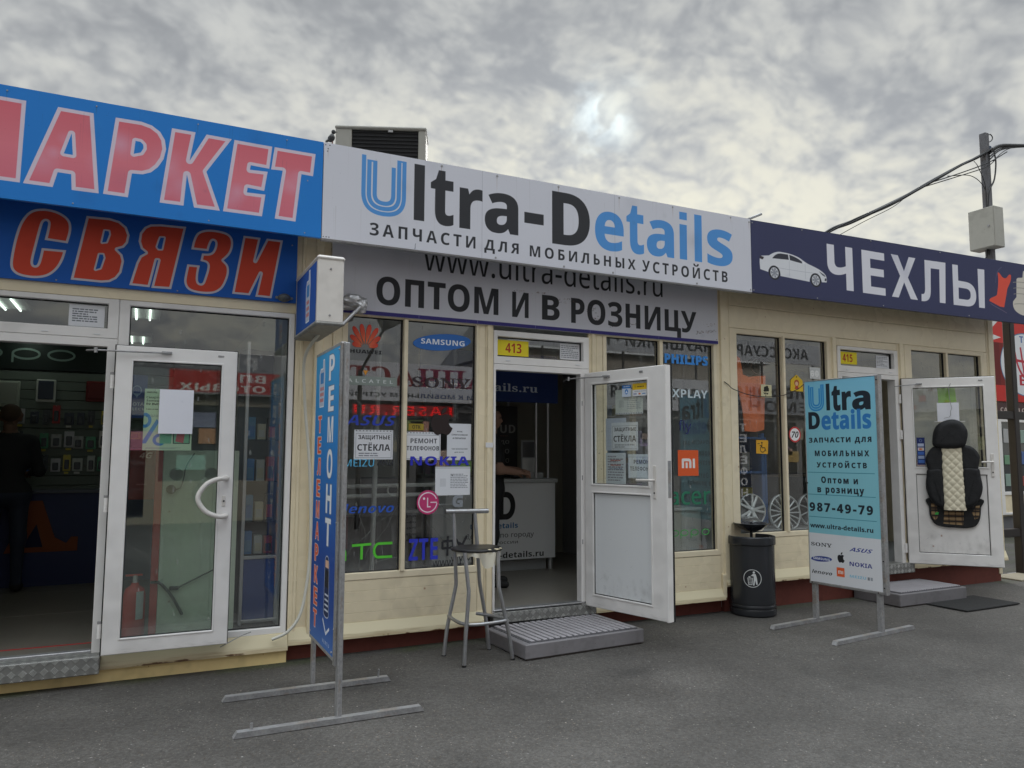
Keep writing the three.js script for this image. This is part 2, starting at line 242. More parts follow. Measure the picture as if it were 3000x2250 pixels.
// ------------------------------------------------------------------ the ground: one sheet of worn asphalt
{
  const n = 1024, d = new Uint8Array(n * n * 4), hgt = new Uint8Array(n * n * 4);
  const base = new Float32Array(n * n), bump = new Float32Array(n * n);
  for (let y = 0; y < n; y++) for (let x = 0; x < n; x++) { const u = x / n, v = y / n; base[y * n + x] = 0.308 + 0.085 * (tile(u, v, 6, 3, 4) - 0.5) + 0.11 * (hash(x, y, 5) - 0.5) + 0.08 * (tile(u, v, 180, 8, 1) - 0.5); bump[y * n + x] = 0.5 + 0.3 * (tile(u, v, 200, 8, 1) - 0.5) + 0.2 * (hash(x, y, 6) - 0.5); }
  const tint = new Float32Array(n * n);
  for (let k = 0; k < 24000; k++) {                                    // aggregate: stones of 2 to 8 mm worn bright or left dark
    const cx = rnd() * n, cy = rnd() * n, worn = tile(cx / n, cy / n, 7, 88, 3), r = rnd() < 0.12 ? rr(1.3, 2.6) : rr(0.6, 1.5), t = rnd() + 0.9 * (0.5 - worn), val = t < 0.30 ? rr(0.34, 0.46) : t < 0.34 ? rr(0.5, 0.68) : rr(0.20, 0.30), w = rr(-0.02, 0.05), a = rr(0.5, 0.95);
    for (let yy = -3; yy <= 3; yy++) for (let xx = -3; xx <= 3; xx++) { const q = Math.hypot(xx + 0.3 * Math.sin(k), yy * (1 + 0.4 * Math.cos(k))); if (q < r) { const i = (((cy + yy + n) | 0) % n) * n + (((cx + xx + n) | 0) % n); base[i] = lerp(base[i], val, a); tint[i] = w; bump[i] = Math.min(1, bump[i] + 0.35 * (1 - q / r)); } }
  }
  for (let i = 0; i < n * n; i++) { const b = base[i]; d[i * 4] = clamp(b + 0.016 + tint[i], 0, 1) * 255; d[i * 4 + 1] = clamp(b + 0.006 + tint[i] * 0.5, 0, 1) * 255; d[i * 4 + 2] = clamp(b - 0.006, 0, 1) * 255; d[i * 4 + 3] = 255; hgt[i * 4] = hgt[i * 4 + 1] = hgt[i * 4 + 2] = clamp(bump[i], 0, 1) * 255; hgt[i * 4 + 3] = 255; }
  const mk = (a, s) => { const t = new THREE.DataTexture(a, n, n); t.wrapS = t.wrapT = THREE.RepeatWrapping; t.magFilter = THREE.LinearFilter; if (s) t.colorSpace = THREE.SRGBColorSpace; t.repeat.set(1 / 2.3, 1 / 2.3); t.needsUpdate = true; return t; };
  const asphalt = new THREE.MeshStandardMaterial({ map: mk(d, true), bumpMap: mk(hgt), bumpScale: 0.0035, roughness: 0.82, vertexColors: true });
  const X0 = -7, X1 = 19, Z0 = -5, Z1 = 13, st = 0.11, nx = Math.round((X1 - X0) / st), nz = Math.round((Z1 - Z0) / st);
  const g = new THREE.PlaneGeometry(X1 - X0, Z1 - Z0, nx, nz); g.rotateX(-Math.PI / 2); g.translate((X0 + X1) / 2, 0, (Z0 + Z1) / 2);
  const p = g.attributes.position, col = new Float32Array(p.count * 3);
  for (let i = 0; i < p.count; i++) {
    const x = p.getX(i), z = p.getZ(i), edge = Math.max(Math.abs((x - 6) / 13), Math.abs((z - 4) / 9)) > 0.97 ? 0 : 1;
    p.setY(i, edge * (0.010 * (fbm(x * 0.9, z * 0.9, 4, 3) - 0.5) + 0.016 * (1 - sm(z, -0.1, 0.7))));
    let k = 0.95 + 0.55 * (fbm(x * 0.45 + 3, z * 0.7, 15, 4) - 0.5) + 0.26 * (fbm(x * 2.1, z * 2.6, 25, 3) - 0.5);
    k *= 1 - 0.36 * (1 - sm(z + 0.25 * (fbm(x * 1.7, 3, 8, 2) - 0.5), -0.05, 0.55));   // darker along the kiosks' feet
    k *= 1 - 0.38 * Math.exp(-(((x - 3.12) / 0.16) ** 2) - (((z - 1.25) / 0.1) ** 2));  // an oil spot
    k *= 1 - 0.2 * sm(fbm(x * 0.8 + 40, z * 1.4, 60, 4), 0.58, 0.72);
    for (const [cx, cz, rx, rz, a] of [[5.28, 0.14, 0.34, 0.30, 0.25], [3.1, 0.34, 0.72, 0.44, 0.22], [2.3, 0.46, 0.3, 0.25, 0.12], [0.6, 1.9, 0.5, 0.3, 0.14], [4.4, 2.3, 0.9, 0.35, 0.12], [6.3, 1.5, 0.5, 0.5, 0.10]]) k *= 1 - a * Math.exp(-(((x - cx) / rx) ** 2) - (((z - cz) / rz) ** 2));  // soft contact shade coloured in under bin, step and stool, plus open patches
    const crack = Math.min(Math.abs(z - 2.55 - 0.5 * Math.sin(x * 0.7) - 0.25 * (fbm(x * 2, 5, 7, 3) - 0.5)), Math.abs(x - 3.7 - 0.6 * (fbm(z * 1.4, 9, 17, 3) - 0.5) - 0.3 * z)); k *= 1 - 0.14 * (1 - sm(crack, 0.0, 0.10));
    const moss = (1 - sm(z, 0.02, 0.16)) * sm(fbm(x * 3, z * 6, 70, 3), 0.42, 0.62) * (x < 2 ? 1 : 0.5);
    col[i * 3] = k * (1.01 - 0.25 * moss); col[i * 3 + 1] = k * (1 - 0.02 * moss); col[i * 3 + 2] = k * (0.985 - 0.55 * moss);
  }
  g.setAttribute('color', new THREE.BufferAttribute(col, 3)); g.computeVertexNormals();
  const FAR = 450, ring = [[-FAR, FAR, Z1, FAR], [-FAR, FAR, -FAR, Z0], [-FAR, X0, Z0, Z1], [X1, FAR, Z0, Z1]].map(([a, b, c, e]) => { const q = new THREE.PlaneGeometry(b - a, e - c); q.rotateX(-Math.PI / 2); q.translate((a + b) / 2, 0, (c + e) / 2); q.setAttribute('color', new THREE.Float32BufferAttribute(new Array(12).fill(0.92), 3)); return q; });
  const all = mergeGeometries([g, ...ring]); boxUV(all);
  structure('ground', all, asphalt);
}

// ------------------------------------------------------------------ shared kiosk pieces
const treadTex = (() => {                                              // five-bar tread plate
  const n = 256, d = new Uint8Array(n * n * 4);
  for (let y = 0; y < n; y++) for (let x = 0; x < n; x++) {
    const s = 64, cx = Math.floor(x / s), cy = Math.floor(y / s), u = (x % s) / s - 0.5, v = (y % s) / s - 0.5, flip = (cx + cy) % 2 ? 1 : -1, a = (u * 0.707 + flip * v * 0.707), b = (-u * flip * 0.707 + v * 0.707);
    const bar = Math.abs(((b * 9 + 50.5) % 1) - 0.5), on = Math.abs(a) < 0.36 && Math.abs(b) < 0.3 ? sm(0.5 - bar, 0.12, 0.3) * sm(0.36 - Math.abs(a), 0, 0.08) : 0, i = (y * n + x) * 4;
    d[i] = d[i + 1] = d[i + 2] = 40 + 200 * on; d[i + 3] = 255;
  }
  const t = new THREE.DataTexture(d, n, n); t.wrapS = t.wrapT = THREE.RepeatWrapping; t.magFilter = THREE.LinearFilter; t.repeat.set(4.4, 4.4); t.needsUpdate = true; return t;
})();
const treadCol = (() => { const a = treadTex.image.data, n = 256, d = new Uint8Array(n * n * 4); for (let i = 0; i < n * n; i++) { const k = (a[i * 4] - 40) / 200, x = i % n, y = Math.floor(i / n), g = 0.56 + 0.24 * k + 0.14 * (tile(x / n, y / n, 6, 5, 3) - 0.5); d[i * 4] = d[i * 4 + 1] = g * 255; d[i * 4 + 2] = g * 250; d[i * 4 + 3] = 255; } const t = new THREE.DataTexture(d, n, n); t.wrapS = t.wrapT = THREE.RepeatWrapping; t.magFilter = THREE.LinearFilter; t.colorSpace = THREE.SRGBColorSpace; t.repeat.copy(treadTex.repeat); t.needsUpdate = true; return t; })();
const tread = std([0.85, 0.85, 0.84], 0.4, 0.35, { bumpMap: treadTex, bumpScale: 0.005, map: treadCol });
const dripTrim = (y0, y1) => [[-0.02, y1 + 0.012], [0.004, y1 + 0.012], [0.012, y1 - 0.012], [0.03, y0 + 0.035], [0.034, y0], [-0.02, y0]];
const dustTex = (() => {                                              // dried drips, wiped arcs and dust on window glass
  const w = 256, h = 512, d = new Uint8Array(w * h * 4);
  for (let y = 0; y < h; y++) for (let x = 0; x < w; x++) {
    const u = x / w, v = y / h, col = tile(u, 0.37, 64, 3, 2), run = sm(col, 0.66, 0.86) * sm(tile(u * 1, v, 8, 12, 3), 0.35, 0.65), cloud = tile(u, v, 5, 22, 4), arc = Math.abs(((Math.hypot(u - 0.4, (v - 0.2) * 1.7) * 6 + cloud) % 1) - 0.5), i = (y * w + x) * 4;
    const a = 0.006 + 0.022 * sm(cloud, 0.45, 0.75) + 0.11 * run + 0.03 * sm(arc, 0.42, 0.5) + 0.12 * (1 - sm(v, 0, 0.07)) + (hash(x >> 1, y >> 3, 5) > 0.997 ? 0.22 : 0);
    d[i] = 205; d[i + 1] = 208; d[i + 2] = 206; d[i + 3] = clamp(a, 0, 0.5) * 255;
  }
  const t = new THREE.DataTexture(d, w, h); t.magFilter = THREE.LinearFilter; t.wrapS = t.wrapT = THREE.RepeatWrapping; t.colorSpace = THREE.SRGBColorSpace; t.needsUpdate = true; return t;
})();
const dustFilm = new THREE.MeshStandardMaterial({ map: dustTex, transparent: true, roughness: 0.9 });
function dusty(parent, x0, x1, y0, y1, z) { const g = sheet(x0, x1, y0, y1, z), u = g.attributes.uv, o = rnd(); for (let i = 0; i < u.count; i++) u.setX(i, u.getX(i) * 0.5 + o); return part('dust_film', g, dustFilm, parent); }
// cladding profile with upright ribs between x0 and x1
function ribs(x0, x1, list, z = 0) { const p = [[x0, z - 0.03], [x0, z]]; for (const [a, b, h] of list) p.push([a, z], [a + 0.008, z + h], [b - 0.008, z + h], [b, z]); p.push([x1, z], [x1, z - 0.03]); return p; }
function windowUnit(parent, name, x0, x1, y0, y1, holes, o = {}) {
  const m = o.m ?? creamFrame, w = part(name, frame(x0, x1, y0, y1, holes, -0.07, o.z ?? 0.004, 0.004), m, parent, o.label);
  for (const [a, b, c, d] of holes) {
    part('gasket', frame(a - 0.004, b + 0.004, c - 0.004, d + 0.004, [[a + 0.006, b - 0.006, c + 0.006, d - 0.006]], -0.052, -0.030, 0), gasket, w);
    part('pane', pane(a, b, c, d, -0.041), o.glass ?? glass, w); dusty(w, a, b, c, d, -0.0395);
  }
  return w;
}
const scuffTex = paint(0.9, 0.5, 560, (P) => {
  for (let i = 0; i < 34; i++) { const x = rr(0.02, 0.88), y = 0.46 * Math.pow(rnd(), 1.8), a = rr(-0.5, 0.5), l = rr(0.008, 0.06); P.poly([[x, y], [x + l * 0.5 * Math.cos(a), y + l * 0.5 * Math.sin(a) + 0.003], [x + l * Math.cos(a), y + l * Math.sin(a)]], null, 'rgba(' + (rnd() < 0.7 ? '60,58,56,' : '235,235,235,') + rr(0.08, 0.3) + ')', rr(0.0008, 0.002), true); }
  P.c.fillStyle = 'rgba(0,0,0,0)'; for (let i = 0; i < 90; i++) { const x = rr(0, 0.9), y = 0.16 * Math.pow(rnd(), 2.2), r = rr(0.01, 0.05), X = P.X(x), Y = P.Y(y), R = r * P.sx, g = P.c.createRadialGradient(X, Y, 0, X, Y, R); g.addColorStop(0, 'rgba(95,84,70,' + rr(0.02, 0.09) + ')'); g.addColorStop(1, 'rgba(95,84,70,0)'); P.c.fillStyle = g; P.c.fillRect(X - R, Y - R, 2 * R, 2 * R); }
  P.specks(90, 0.3, 0.0022, '70,60,50');
});
const scuffM = new THREE.MeshStandardMaterial({ map: scuffTex, transparent: true, roughness: 0.7 });
const scuffs = (d, x0, x1, y0, y1, z) => part('scuff_marks', sheet(x0, x1, y0, y1, z), scuffM, d);
function leaf(parent, pos, turn, geo, mat, label) { const m = new THREE.Mesh(geo, mat); m.name = 'door'; m.position.set(...pos); m.rotation.y = turn; m.userData.label = label; m.castShadow = m.receiveShadow = true; ORIGIN.set(m, [0, 0, 0]); parent.add(m); return m; }
// ------------------------------------------------------------------ the left kiosk
const K1 = thing('phone_shop_kiosk', 'cream metal kiosk below the blue sign, left of the light box, glass door folded flat', 'kiosk', [-1.1, 0, -2]);
{
  part('roof', bx(-3.3, 1.04, 3.56, 3.63, -4.3, 0.35), roofGrey, K1);
  part('wall', bx(-3.2, 0.998, 2.542, 3.55, -0.07, 0), cream, K1);
  part('wall', bx(-3.2, -1.225, 0.2, 2.54, -0.07, 0), cream, K1);
  part('wall', bx(-3.26, -3.2, 0.05, 3.55, -4.2, 0), cream, K1);
  part('wall', bx(-3.2, 1.02, 0.05, 3.55, -4.26, -4.2), inGrey, K1);
  part('wall', bx(0.985, 1.02, 0.05, 3.55, -4.2, -0.075), inWhite, K1);
  part('ceiling', bx(-3.2, 0.984, 2.76, 2.8, -4.2, -0.072), inWhite, K1);
  part('floor', bx(-3.2, 0.984, 0.04, 0.196, -4.2, -0.005), inGrey, K1);
  const lino = std([0.20, 0.19, 0.165], 0.35, 0, { map: rep(dirtTex, 1) });
  for (const [a, b] of [[-0.312, -0.075], [-1.532, -0.318], [-2.75, -1.538], [-4.19, -2.756]]) part('floor_sheet', bx(-3.19, 0.98, 0.194, 0.203, a > b ? b : a, a > b ? a : b, 0.002), lino, K1);
  part('floor_tape', bx(-3.0, -0.24, 0.203, 0.206, -0.33, -0.312, 0), std([0.45, 0.03, 0.03], 0.5), K1);
  part('baseboard', bx(-3.2, 1.0, -0.01, 0.1, -0.04, 0.008), yellowBoard, K1);
  part('drip_trim', along(dripTrim(0.1, 0.206), -0.178, 1.004), wornTrim(0.09, 0.225, 3), K1);
  windowUnit(K1, 'window', -0.172, 0.993, 0.217, 2.54, [[-0.107, 0.953, 0.262, 2.504]], { m: pvc, z: 0 });
  windowUnit(K1, 'transom_window', -1.22, -0.174, 2.269, 2.54, [[-1.15, -0.240, 2.337, 2.504]], { m: pvc, z: 0.002 });
  part('door_frame', slab([[-1.22, 0.205], [-1.15, 0.205], [-1.15, 2.212], [-0.235, 2.212], [-0.235, 0.205], [-0.174, 0.205], [-0.174, 2.267], [-1.22, 2.267]], -0.07, 0.002), pvc, K1);
  for (const x of [-0.30, -0.60]) part('drain_cap', bx(x - 0.02, x + 0.02, 2.289, 2.297, 0.002, 0.006, 0.001), pvcGrey, K1);
  const step = part('threshold', bx(-1.3, -0.18, 0.095, 0.208, -0.02, 0.115, 0.006), tread, K1);
  part('threshold_strip', bx(-1.15, -0.236, 0.203, 0.222, -0.075, -0.01, 0.004), galvLight, K1);
  // the door leaf, swung right round against the window
  const d = leaf(K1, [-0.175 + 1.1, 0.212, 0.078 + 2], 0, frame(0, 0.757, 0, 1.998, [[0.1, 0.66, 0.096, 1.902]], 0, 0.062, 0.005), pvc, 'white framed full glass door folded back');
  part('gasket', frame(-0.009, 0.766, -0.009, 2.008, [[0.05, 0.7, 0.05, 1.95]], -0.014, 0.010, 0), gasket, d);
  part('bead', frame(0.092, 0.668, 0.088, 1.910, [[0.104, 0.656, 0.1, 1.898]], 0.045, 0.066, 0.003), pvc, d);
  part('gasket', frame(0.100, 0.660, 0.096, 1.902, [[0.107, 0.653, 0.103, 1.895]], 0.030, 0.052, 0), gasket, d);
  part('pane', pane(0.101, 0.659, 0.097, 1.901, 0.034), glassDoor, d); dusty(d, 0.101, 0.659, 0.097, 1.901, 0.0355);
  scuffs(d, 0.008, 0.75, 0.006, 0.086, 0.0628);
  part('handle', tube([[0.712, 1.117, 0.06], [0.711, 1.117, 0.105], [0.66, 1.115, 0.118], [0.59, 1.085, 0.118], [0.545, 1.03, 0.118], [0.532, 0.988, 0.118], [0.545, 0.945, 0.118], [0.59, 0.893, 0.118], [0.66, 0.863, 0.118], [0.711, 0.861, 0.105], [0.712, 0.861, 0.06]], 0.0165, 70, 12), whitePaint, d);
  const lp = part('lock_plate', bx(0.689, 0.713, 0.925, 0.998, 0.06, 0.067, 0.004), whitePaint, d); part('keyhole', cyl([0.701, 0.962, 0.06], [0.701, 0.962, 0.069], 0.006), gasket, d);
  part('name_plate', bx(0.63, 0.668, 1.955, 1.967, 0.06, 0.066, 0.001), galvLight, d);
  for (const y of [0.148, 0.951, 1.758]) { part('hinge', cyl([-0.018, y - 0.045, 0.02], [-0.018, y + 0.045, 0.02], 0.013), pvc, d); part('hinge_cap', cyl([-0.018, y + 0.046, 0.02], [-0.018, y + 0.062, 0.02], 0.0125), galv, d); }
  part('closer_arm', tube([[-0.175, 1.957, 0.02], [-0.115, 1.955, 0.085], [0.08, 1.957, 0.085], [0.29, 1.962, 0.075]], 0.006, 24, 6, 0.1), galvLight, d);
  part('closer_joint', cyl([-0.118, 1.938, 0.085], [-0.118, 1.972, 0.085], 0.011), galvLight, d);
  part('closer_slide', bx(0.272, 0.336, 1.955, 1.972, 0.06, 0.085, 0.003), galv, d);
  // corrugated corner strip between the two kiosks
  part('corner_strip', upright(ribs(1.002, 1.345, [[1.03, 1.06, 0.012], [1.13, 1.20, 0.022], [1.27, 1.30, 0.012]], 0.0), 0.2, 2.62), cream, K1);
  part('corner_strip', upright(ribs(0.999, 1.246, [[1.03, 1.06, 0.012], [1.13, 1.20, 0.022]], -0.004), 2.622, 3.55), cream, K1);
  part('corner_trim', along(dripTrim(0.13, 0.235), 1.006, 1.36), wornTrim(0.12, 0.25, 5), K1);
}
// ------------------------------------------------------------------ the middle kiosk
const K2 = thing('phone_parts_kiosk', 'cream middle kiosk with window stickers, door 413 standing open', 'kiosk', [3.05, 0, -2]);
{
  part('roof', bx(1.05, 5.08, 3.56, 3.63, -4.3, 0.35), roofGrey, K2);
  part('wall', bx(1.25, 5.02, 2.598, 3.55, -0.07, 0), cream, K2);
  part('wall', bx(1.03, 5.08, 0.05, 3.55, -4.26, -4.2), inGrey, K2);
  part('wall', bx(5.05, 5.085, 0.05, 3.55, -4.2, -0.08), inGrey, K2);
  part('ceiling', bx(1.03, 5.04, 2.72, 2.76, -4.2, -0.072), inWhite, K2);
  const lino = std([0.27, 0.26, 0.235], 0.3, 0, { map: rep(dirtTex, 0.8) });
  part('floor', bx(1.03, 5.045, 0.05, 0.222, -4.2, -0.11), inGrey, K2);
  part('floor_covering', bx(1.03, 5.045, 0.2222, 0.227, -4.19, -0.06, 0), lino, K2);
  part('base_wall', bx(1.0, 2.62, -0.02, 0.15, -0.1, -0.045), redBase, K2);
  part('base_wall', bx(3.55, 5.07, -0.02, 0.16, -0.12, -0.07), redBase, K2);
  part('drip_trim', along(dripTrim(0.135, 0.232), 1.37, 2.56), wornTrim(0.127, 0.25, 7), K2);
  part('drip_trim', along(dripTrim(0.138, 0.232), 3.6, 5.04), wornTrim(0.127, 0.25, 9), K2);
  for (const [a, b] of [[0.245, 0.3112], [0.312, 0.3912], [0.392, 0.4712], [0.472, 0.551]]) { part('siding_plank', bx(1.36, 2.484, a, b, -0.06, 0, 0.0016), cream, K2); part('siding_plank', bx(3.71, 5.012, a, b, -0.06, 0, 0.0016), cream, K2); }
  const w1 = windowUnit(K2, 'window', 1.346, 2.486, 0.553, 2.596, [[1.392, 1.838, 0.606, 2.566], [1.873, 2.464, 0.606, 2.566]]);
  part('mullion_cover', bx(1.838, 1.872, 0.60, 2.57, 0.004, 0.014, 0.004), creamFrame, w1);
  part('post_panel', bx(2.487, 2.548, 0.2, 2.596, -0.07, -0.001), cream, K2);
  part('post_panel', upright(ribs(2.549, 2.618, [[2.556, 2.598, 0.018]], 0), 0.2, 2.6), cream, K2);
  part('post_panel', upright(ribs(3.552, 3.632, [[3.575, 3.615, 0.018]], 0), 0.225, 2.6), cream, K2);
  part('post_panel', bx(3.634, 3.700, 0.23, 2.596, -0.07, -0.001), cream, K2);
  windowUnit(K2, 'transom_window', 2.62, 3.55, 2.257, 2.54, [[2.655, 3.491, 2.322, 2.490]], { m: pvc, z: 0.012 });
  for (const x of [2.75, 3.43]) part('drain_cap', bx(x - 0.02, x + 0.02, 2.284, 2.294, 0.012, 0.018, 0.001), pvcGrey, K2);
  part('door_frame', slab([[2.62, 0.205], [2.640, 0.205], [2.640, 2.206], [3.462, 2.206], [3.462, 0.205], [3.55, 0.205], [3.55, 2.255], [2.62, 2.255]], -0.07, 0.012), pvc, K2);
  part('threshold', bx(2.622, 3.548, 0.2285, 0.242, -0.07, 0.02, 0.005), galvLight, K2);
  part('threshold', bx(2.622, 3.60, 0.135, 0.221, -0.13, 0.03, 0.004), tread, K2);
  for (const y of [0.75, 1.3, 1.95]) part('strike_plate', bx(3.470, 3.478, y - 0.02, y + 0.02, 0.012, 0.016, 0.001), galv, K2);
  windowUnit(K2, 'window', 3.702, 5.012, 0.555, 2.596, [[3.742, 4.328, 0.606, 2.566], [4.368, 4.972, 0.606, 2.566]]);
  // the door leaf, opened past square
  const th = -Math.atan2(0.86, 0.225), d = leaf(K2, [3.515 - 3.05, 0.215, 0.03 + 2], th, frame(0, 0.889, 0, 2.0, [[0.085, 0.705, 1.035, 1.895], [0.095, 0.722, 0.108, 0.962]], -0.032, 0.030, 0.005), pvc, 'white door standing half open, glazed above a plain panel');
  part('gasket', frame(-0.006, 0.892, -0.004, 2.006, [[0.05, 0.83, 0.05, 1.95]], -0.046, -0.030, 0), gasket, d);
  part('pane', pane(0.086, 0.704, 1.036, 1.894, 0.004), glass, d); dusty(d, 0.086, 0.704, 1.036, 1.894, 0.0055);
  part('gasket', frame(0.085, 0.705, 1.035, 1.895, [[0.092, 0.698, 1.042, 1.888]], 0.002, 0.020, 0), gasket, d);
  part('bead', frame(0.072, 0.718, 1.022, 1.908, [[0.088, 0.702, 1.038, 1.892]], 0.020, 0.036, 0.003), pvc, d);
  part('panel', bx(0.1, 0.717, 0.113, 0.957, -0.012, 0.014, 0.003), pvcGrey, d, 'plain grey lower door panel');
  part('gasket', frame(0.096, 0.721, 0.109, 0.961, [[0.101, 0.716, 0.114, 0.956]], 0.008, 0.017, 0), gasket, d);
  part('bead', frame(0.082, 0.735, 0.095, 0.975, [[0.096, 0.721, 0.109, 0.961]], 0.020, 0.036, 0.003), pvc, d);
  scuffs(d, 0.105, 0.712, 0.118, 0.62, 0.0172); scuffs(d, 0.006, 0.868, 0.006, 0.092, 0.0308);
  part('edge_profile', bx(0.872, 0.889, 0.0, 2.0, 0.030, 0.036, 0.002), pvc, d);
  const hp = part('handle_plate', bx(0.753, 0.781, 0.94, 1.2, 0.03, 0.039, 0.006), whitePaint, d);
  part('handle', tube([[0.767, 1.085, 0.036], [0.767, 1.085, 0.075], [0.745, 1.085, 0.082], [0.62, 1.083, 0.080]], 0.010, 24, 10, 0.2), whitePaint, d);
  part('keyhole', cyl([0.767, 0.985, 0.036], [0.767, 0.985, 0.041], 0.007), gasket, d);
  part('edge_lock', bx(0.8885, 0.8905, 0.95, 1.24, -0.02, 0.02, 0.0005), galv, d);
  part('name_plate', bx(0.62, 0.66, 1.955, 1.972, 0.03, 0.035, 0.002), galvLight, d);
  part('closer_arm', tube([[-0.165, 1.935, 0.13], [-0.07, 1.945, 0.16], [0.10, 1.95, 0.10], [0.25, 1.95, 0.052]], 0.006, 24, 6, 0.1), galvLight, d);
  part('closer_joint', cyl([-0.07, 1.93, 0.16], [-0.07, 1.962, 0.16], 0.011), galvLight, d);
  part('closer_slide', bx(0.235, 0.30, 1.945, 1.962, 0.03, 0.06, 0.003), galv, d);
  // corner strip towards the right kiosk
  part('corner_strip', upright(ribs(5.014, 5.172, [[5.045, 5.135, 0.022]], 0.0), 0.255, 3.55), cream, K2);
  part('corner_trim', bx(5.016, 5.06, 0.155, 0.375, -0.05, 0.028, 0.006), cream, K2);
}
// ------------------------------------------------------------------ the right kiosk
const K3 = thing('car_cover_kiosk', 'cream right kiosk below the dark blue sign, door 415 wide open', 'kiosk', [7.25, 0, -2]);
{
  part('roof', bx(5.09, 9.42, 3.56, 3.63, -4.3, 0.35), roofGrey, K3);
  part('wall', bx(5.174, 9.215, 2.985, 3.55, -0.07, 0.002), cream, K3);
  part('wall', bx(5.174, 9.215, 2.76, 2.982, -0.07, 0.002), cream, K3);
  part('wall', bx(5.09, 9.36, 0.05, 3.55, -4.26, -4.2), inGrey, K3);
  part('wall', bx(9.3, 9.36, 0.1, 3.55, -4.2, -0.03), cream, K3);
  part('ceiling', bx(5.09, 9.3, 2.86, 2.9, -4.2, -0.072), inGrey, K3);
  part('floor', bx(5.09, 9.3, 0.05, 0.335, -4.2, -0.125), inGrey, K3);
  part('base_wall', bx(5.08, 9.34, -0.02, 0.275, -0.12, -0.04), redBase, K3);
  part('drip_trim', along(dripTrim(0.265, 0.362), 5.06, 6.66), wornTrim(0.257, 0.38, 11), K3);
  part('drip_trim', along(dripTrim(0.265, 0.362), 7.60, 9.38), wornTrim(0.257, 0.38, 13), K3);
  for (const [a, b] of [[0.37, 0.4492], [0.450, 0.5302], [0.531, 0.6112], [0.612, 0.690]]) { part('siding_plank', bx(5.174, 6.545, a, b, -0.06, 0, 0.0016), cream, K3); part('siding_plank', bx(7.735, 9.16, a, b, -0.06, 0, 0.0016), cream, K3); }
  const w1 = windowUnit(K3, 'window', 5.174, 6.547, 0.692, 2.758, [[5.268, 5.865, 0.742, 2.706], [5.904, 6.509, 0.742, 2.706]]);
  part('mullion_cover', bx(5.868, 5.901, 0.74, 2.72, 0.004, 0.016, 0.004), creamFrame, w1);
  part('post_panel', upright(ribs(6.549, 6.655, [[6.575, 6.635, 0.018]], 0), 0.36, 2.758), cream, K3);
  part('post_panel', upright(ribs(7.608, 7.730, [[7.635, 7.70, 0.018]], 0), 0.36, 2.758), cream, K3);
  part('post_panel', bx(6.657, 7.606, 2.68, 2.757, -0.06, 0), cream, K3);
  windowUnit(K3, 'transom_window', 6.657, 7.606, 2.395, 2.677, [[6.705, 7.545, 2.466, 2.640]], { m: pvc, z: 0.012 });
  for (const x of [6.80, 7.48]) part('drain_cap', bx(x - 0.02, x + 0.02, 2.42, 2.43, 0.012, 0.018, 0.001), pvcGrey, K3);
  part('door_frame', slab([[6.657, 0.33], [6.72, 0.33], [6.72, 2.345], [7.545, 2.345], [7.545, 0.33], [7.606, 0.33], [7.606, 2.393], [6.657, 2.393]], -0.09, 0.012), pvc, K3);
  part('threshold', bx(6.62, 7.68, 0.235, 0.338, -0.13, 0.06, 0.005), tread, K3);
  windowUnit(K3, 'window', 7.732, 9.162, 0.692, 2.758, [[7.848, 8.452, 0.742, 2.706], [8.491, 9.10, 0.742, 2.706]]);
  part('edge_strip', bx(9.164, 9.222, 0.36, 2.758, -0.06, 0), cream, K3);
  part('corner_strip', upright(ribs(9.224, 9.372, [[9.25, 9.30, 0.014]], 0.0), 0.36, 3.55), cream, K3);
  const th = -Math.atan2(0.66, 0.6), d = leaf(K3, [7.62 - 7.25, 0.335, 0.03 + 2], th, frame(0, 0.895, 0, 2.02, [[0.106, 0.783, 1.045, 1.918], [0.106, 0.778, 0.12, 0.968]], -0.032, 0.030, 0.005), pvc, 'white door wide open carrying a car seat cover');
  part('gasket', frame(-0.008, 0.904, -0.008, 2.030, [[0.05, 0.84, 0.05, 1.97]], -0.046, -0.020, 0), gasket, d);
  part('pane', pane(0.107, 0.782, 1.046, 1.917, 0.004), glass, d); dusty(d, 0.107, 0.782, 1.046, 1.917, 0.0055);
  part('gasket', frame(0.106, 0.783, 1.045, 1.918, [[0.113, 0.776, 1.052, 1.911]], 0.002, 0.020, 0), gasket, d);
  part('bead', frame(0.094, 0.795, 1.033, 1.93, [[0.109, 0.78, 1.048, 1.915]], 0.020, 0.036, 0.003), pvc, d);
  part('panel', bx(0.11, 0.774, 0.124, 0.964, -0.012, 0.016, 0.003), pvc, d, 'plain white lower door panel');
  part('gasket', frame(0.106, 0.778, 0.12, 0.968, [[0.111, 0.773, 0.125, 0.963]], 0.010, 0.019, 0), gasket, d);
  scuffs(d, 0.115, 0.77, 0.128, 0.7, 0.0190); scuffs(d, 0.006, 0.888, 0.006, 0.115, 0.0308);
  part('handle_plate', bx(0.817, 0.847, 0.945, 1.19, 0.03, 0.039, 0.006), whitePaint, d);
  part('handle', tube([[0.832, 1.105, 0.036], [0.832, 1.105, 0.078], [0.81, 1.105, 0.085], [0.725, 1.103, 0.083]], 0.010, 24, 10, 0.2), whitePaint, d);
  part('keyhole', cyl([0.832, 0.995, 0.036], [0.832, 0.995, 0.041], 0.007), gasket, d);
  part('name_plate', bx(0.74, 0.78, 1.975, 1.99, 0.03, 0.035, 0.002), galvLight, d);
  for (const y of [0.16, 1.40, 1.80]) part('hinge', cyl([-0.02, y - 0.05, 0.012], [-0.02, y + 0.05, 0.012], 0.014), pvc, d);
  part('closer_arm', tube([[-0.08, 1.93, 0.13], [0.02, 1.94, 0.12], [0.15, 1.955, 0.06]], 0.006, 20, 6, 0.1), galvLight, d);
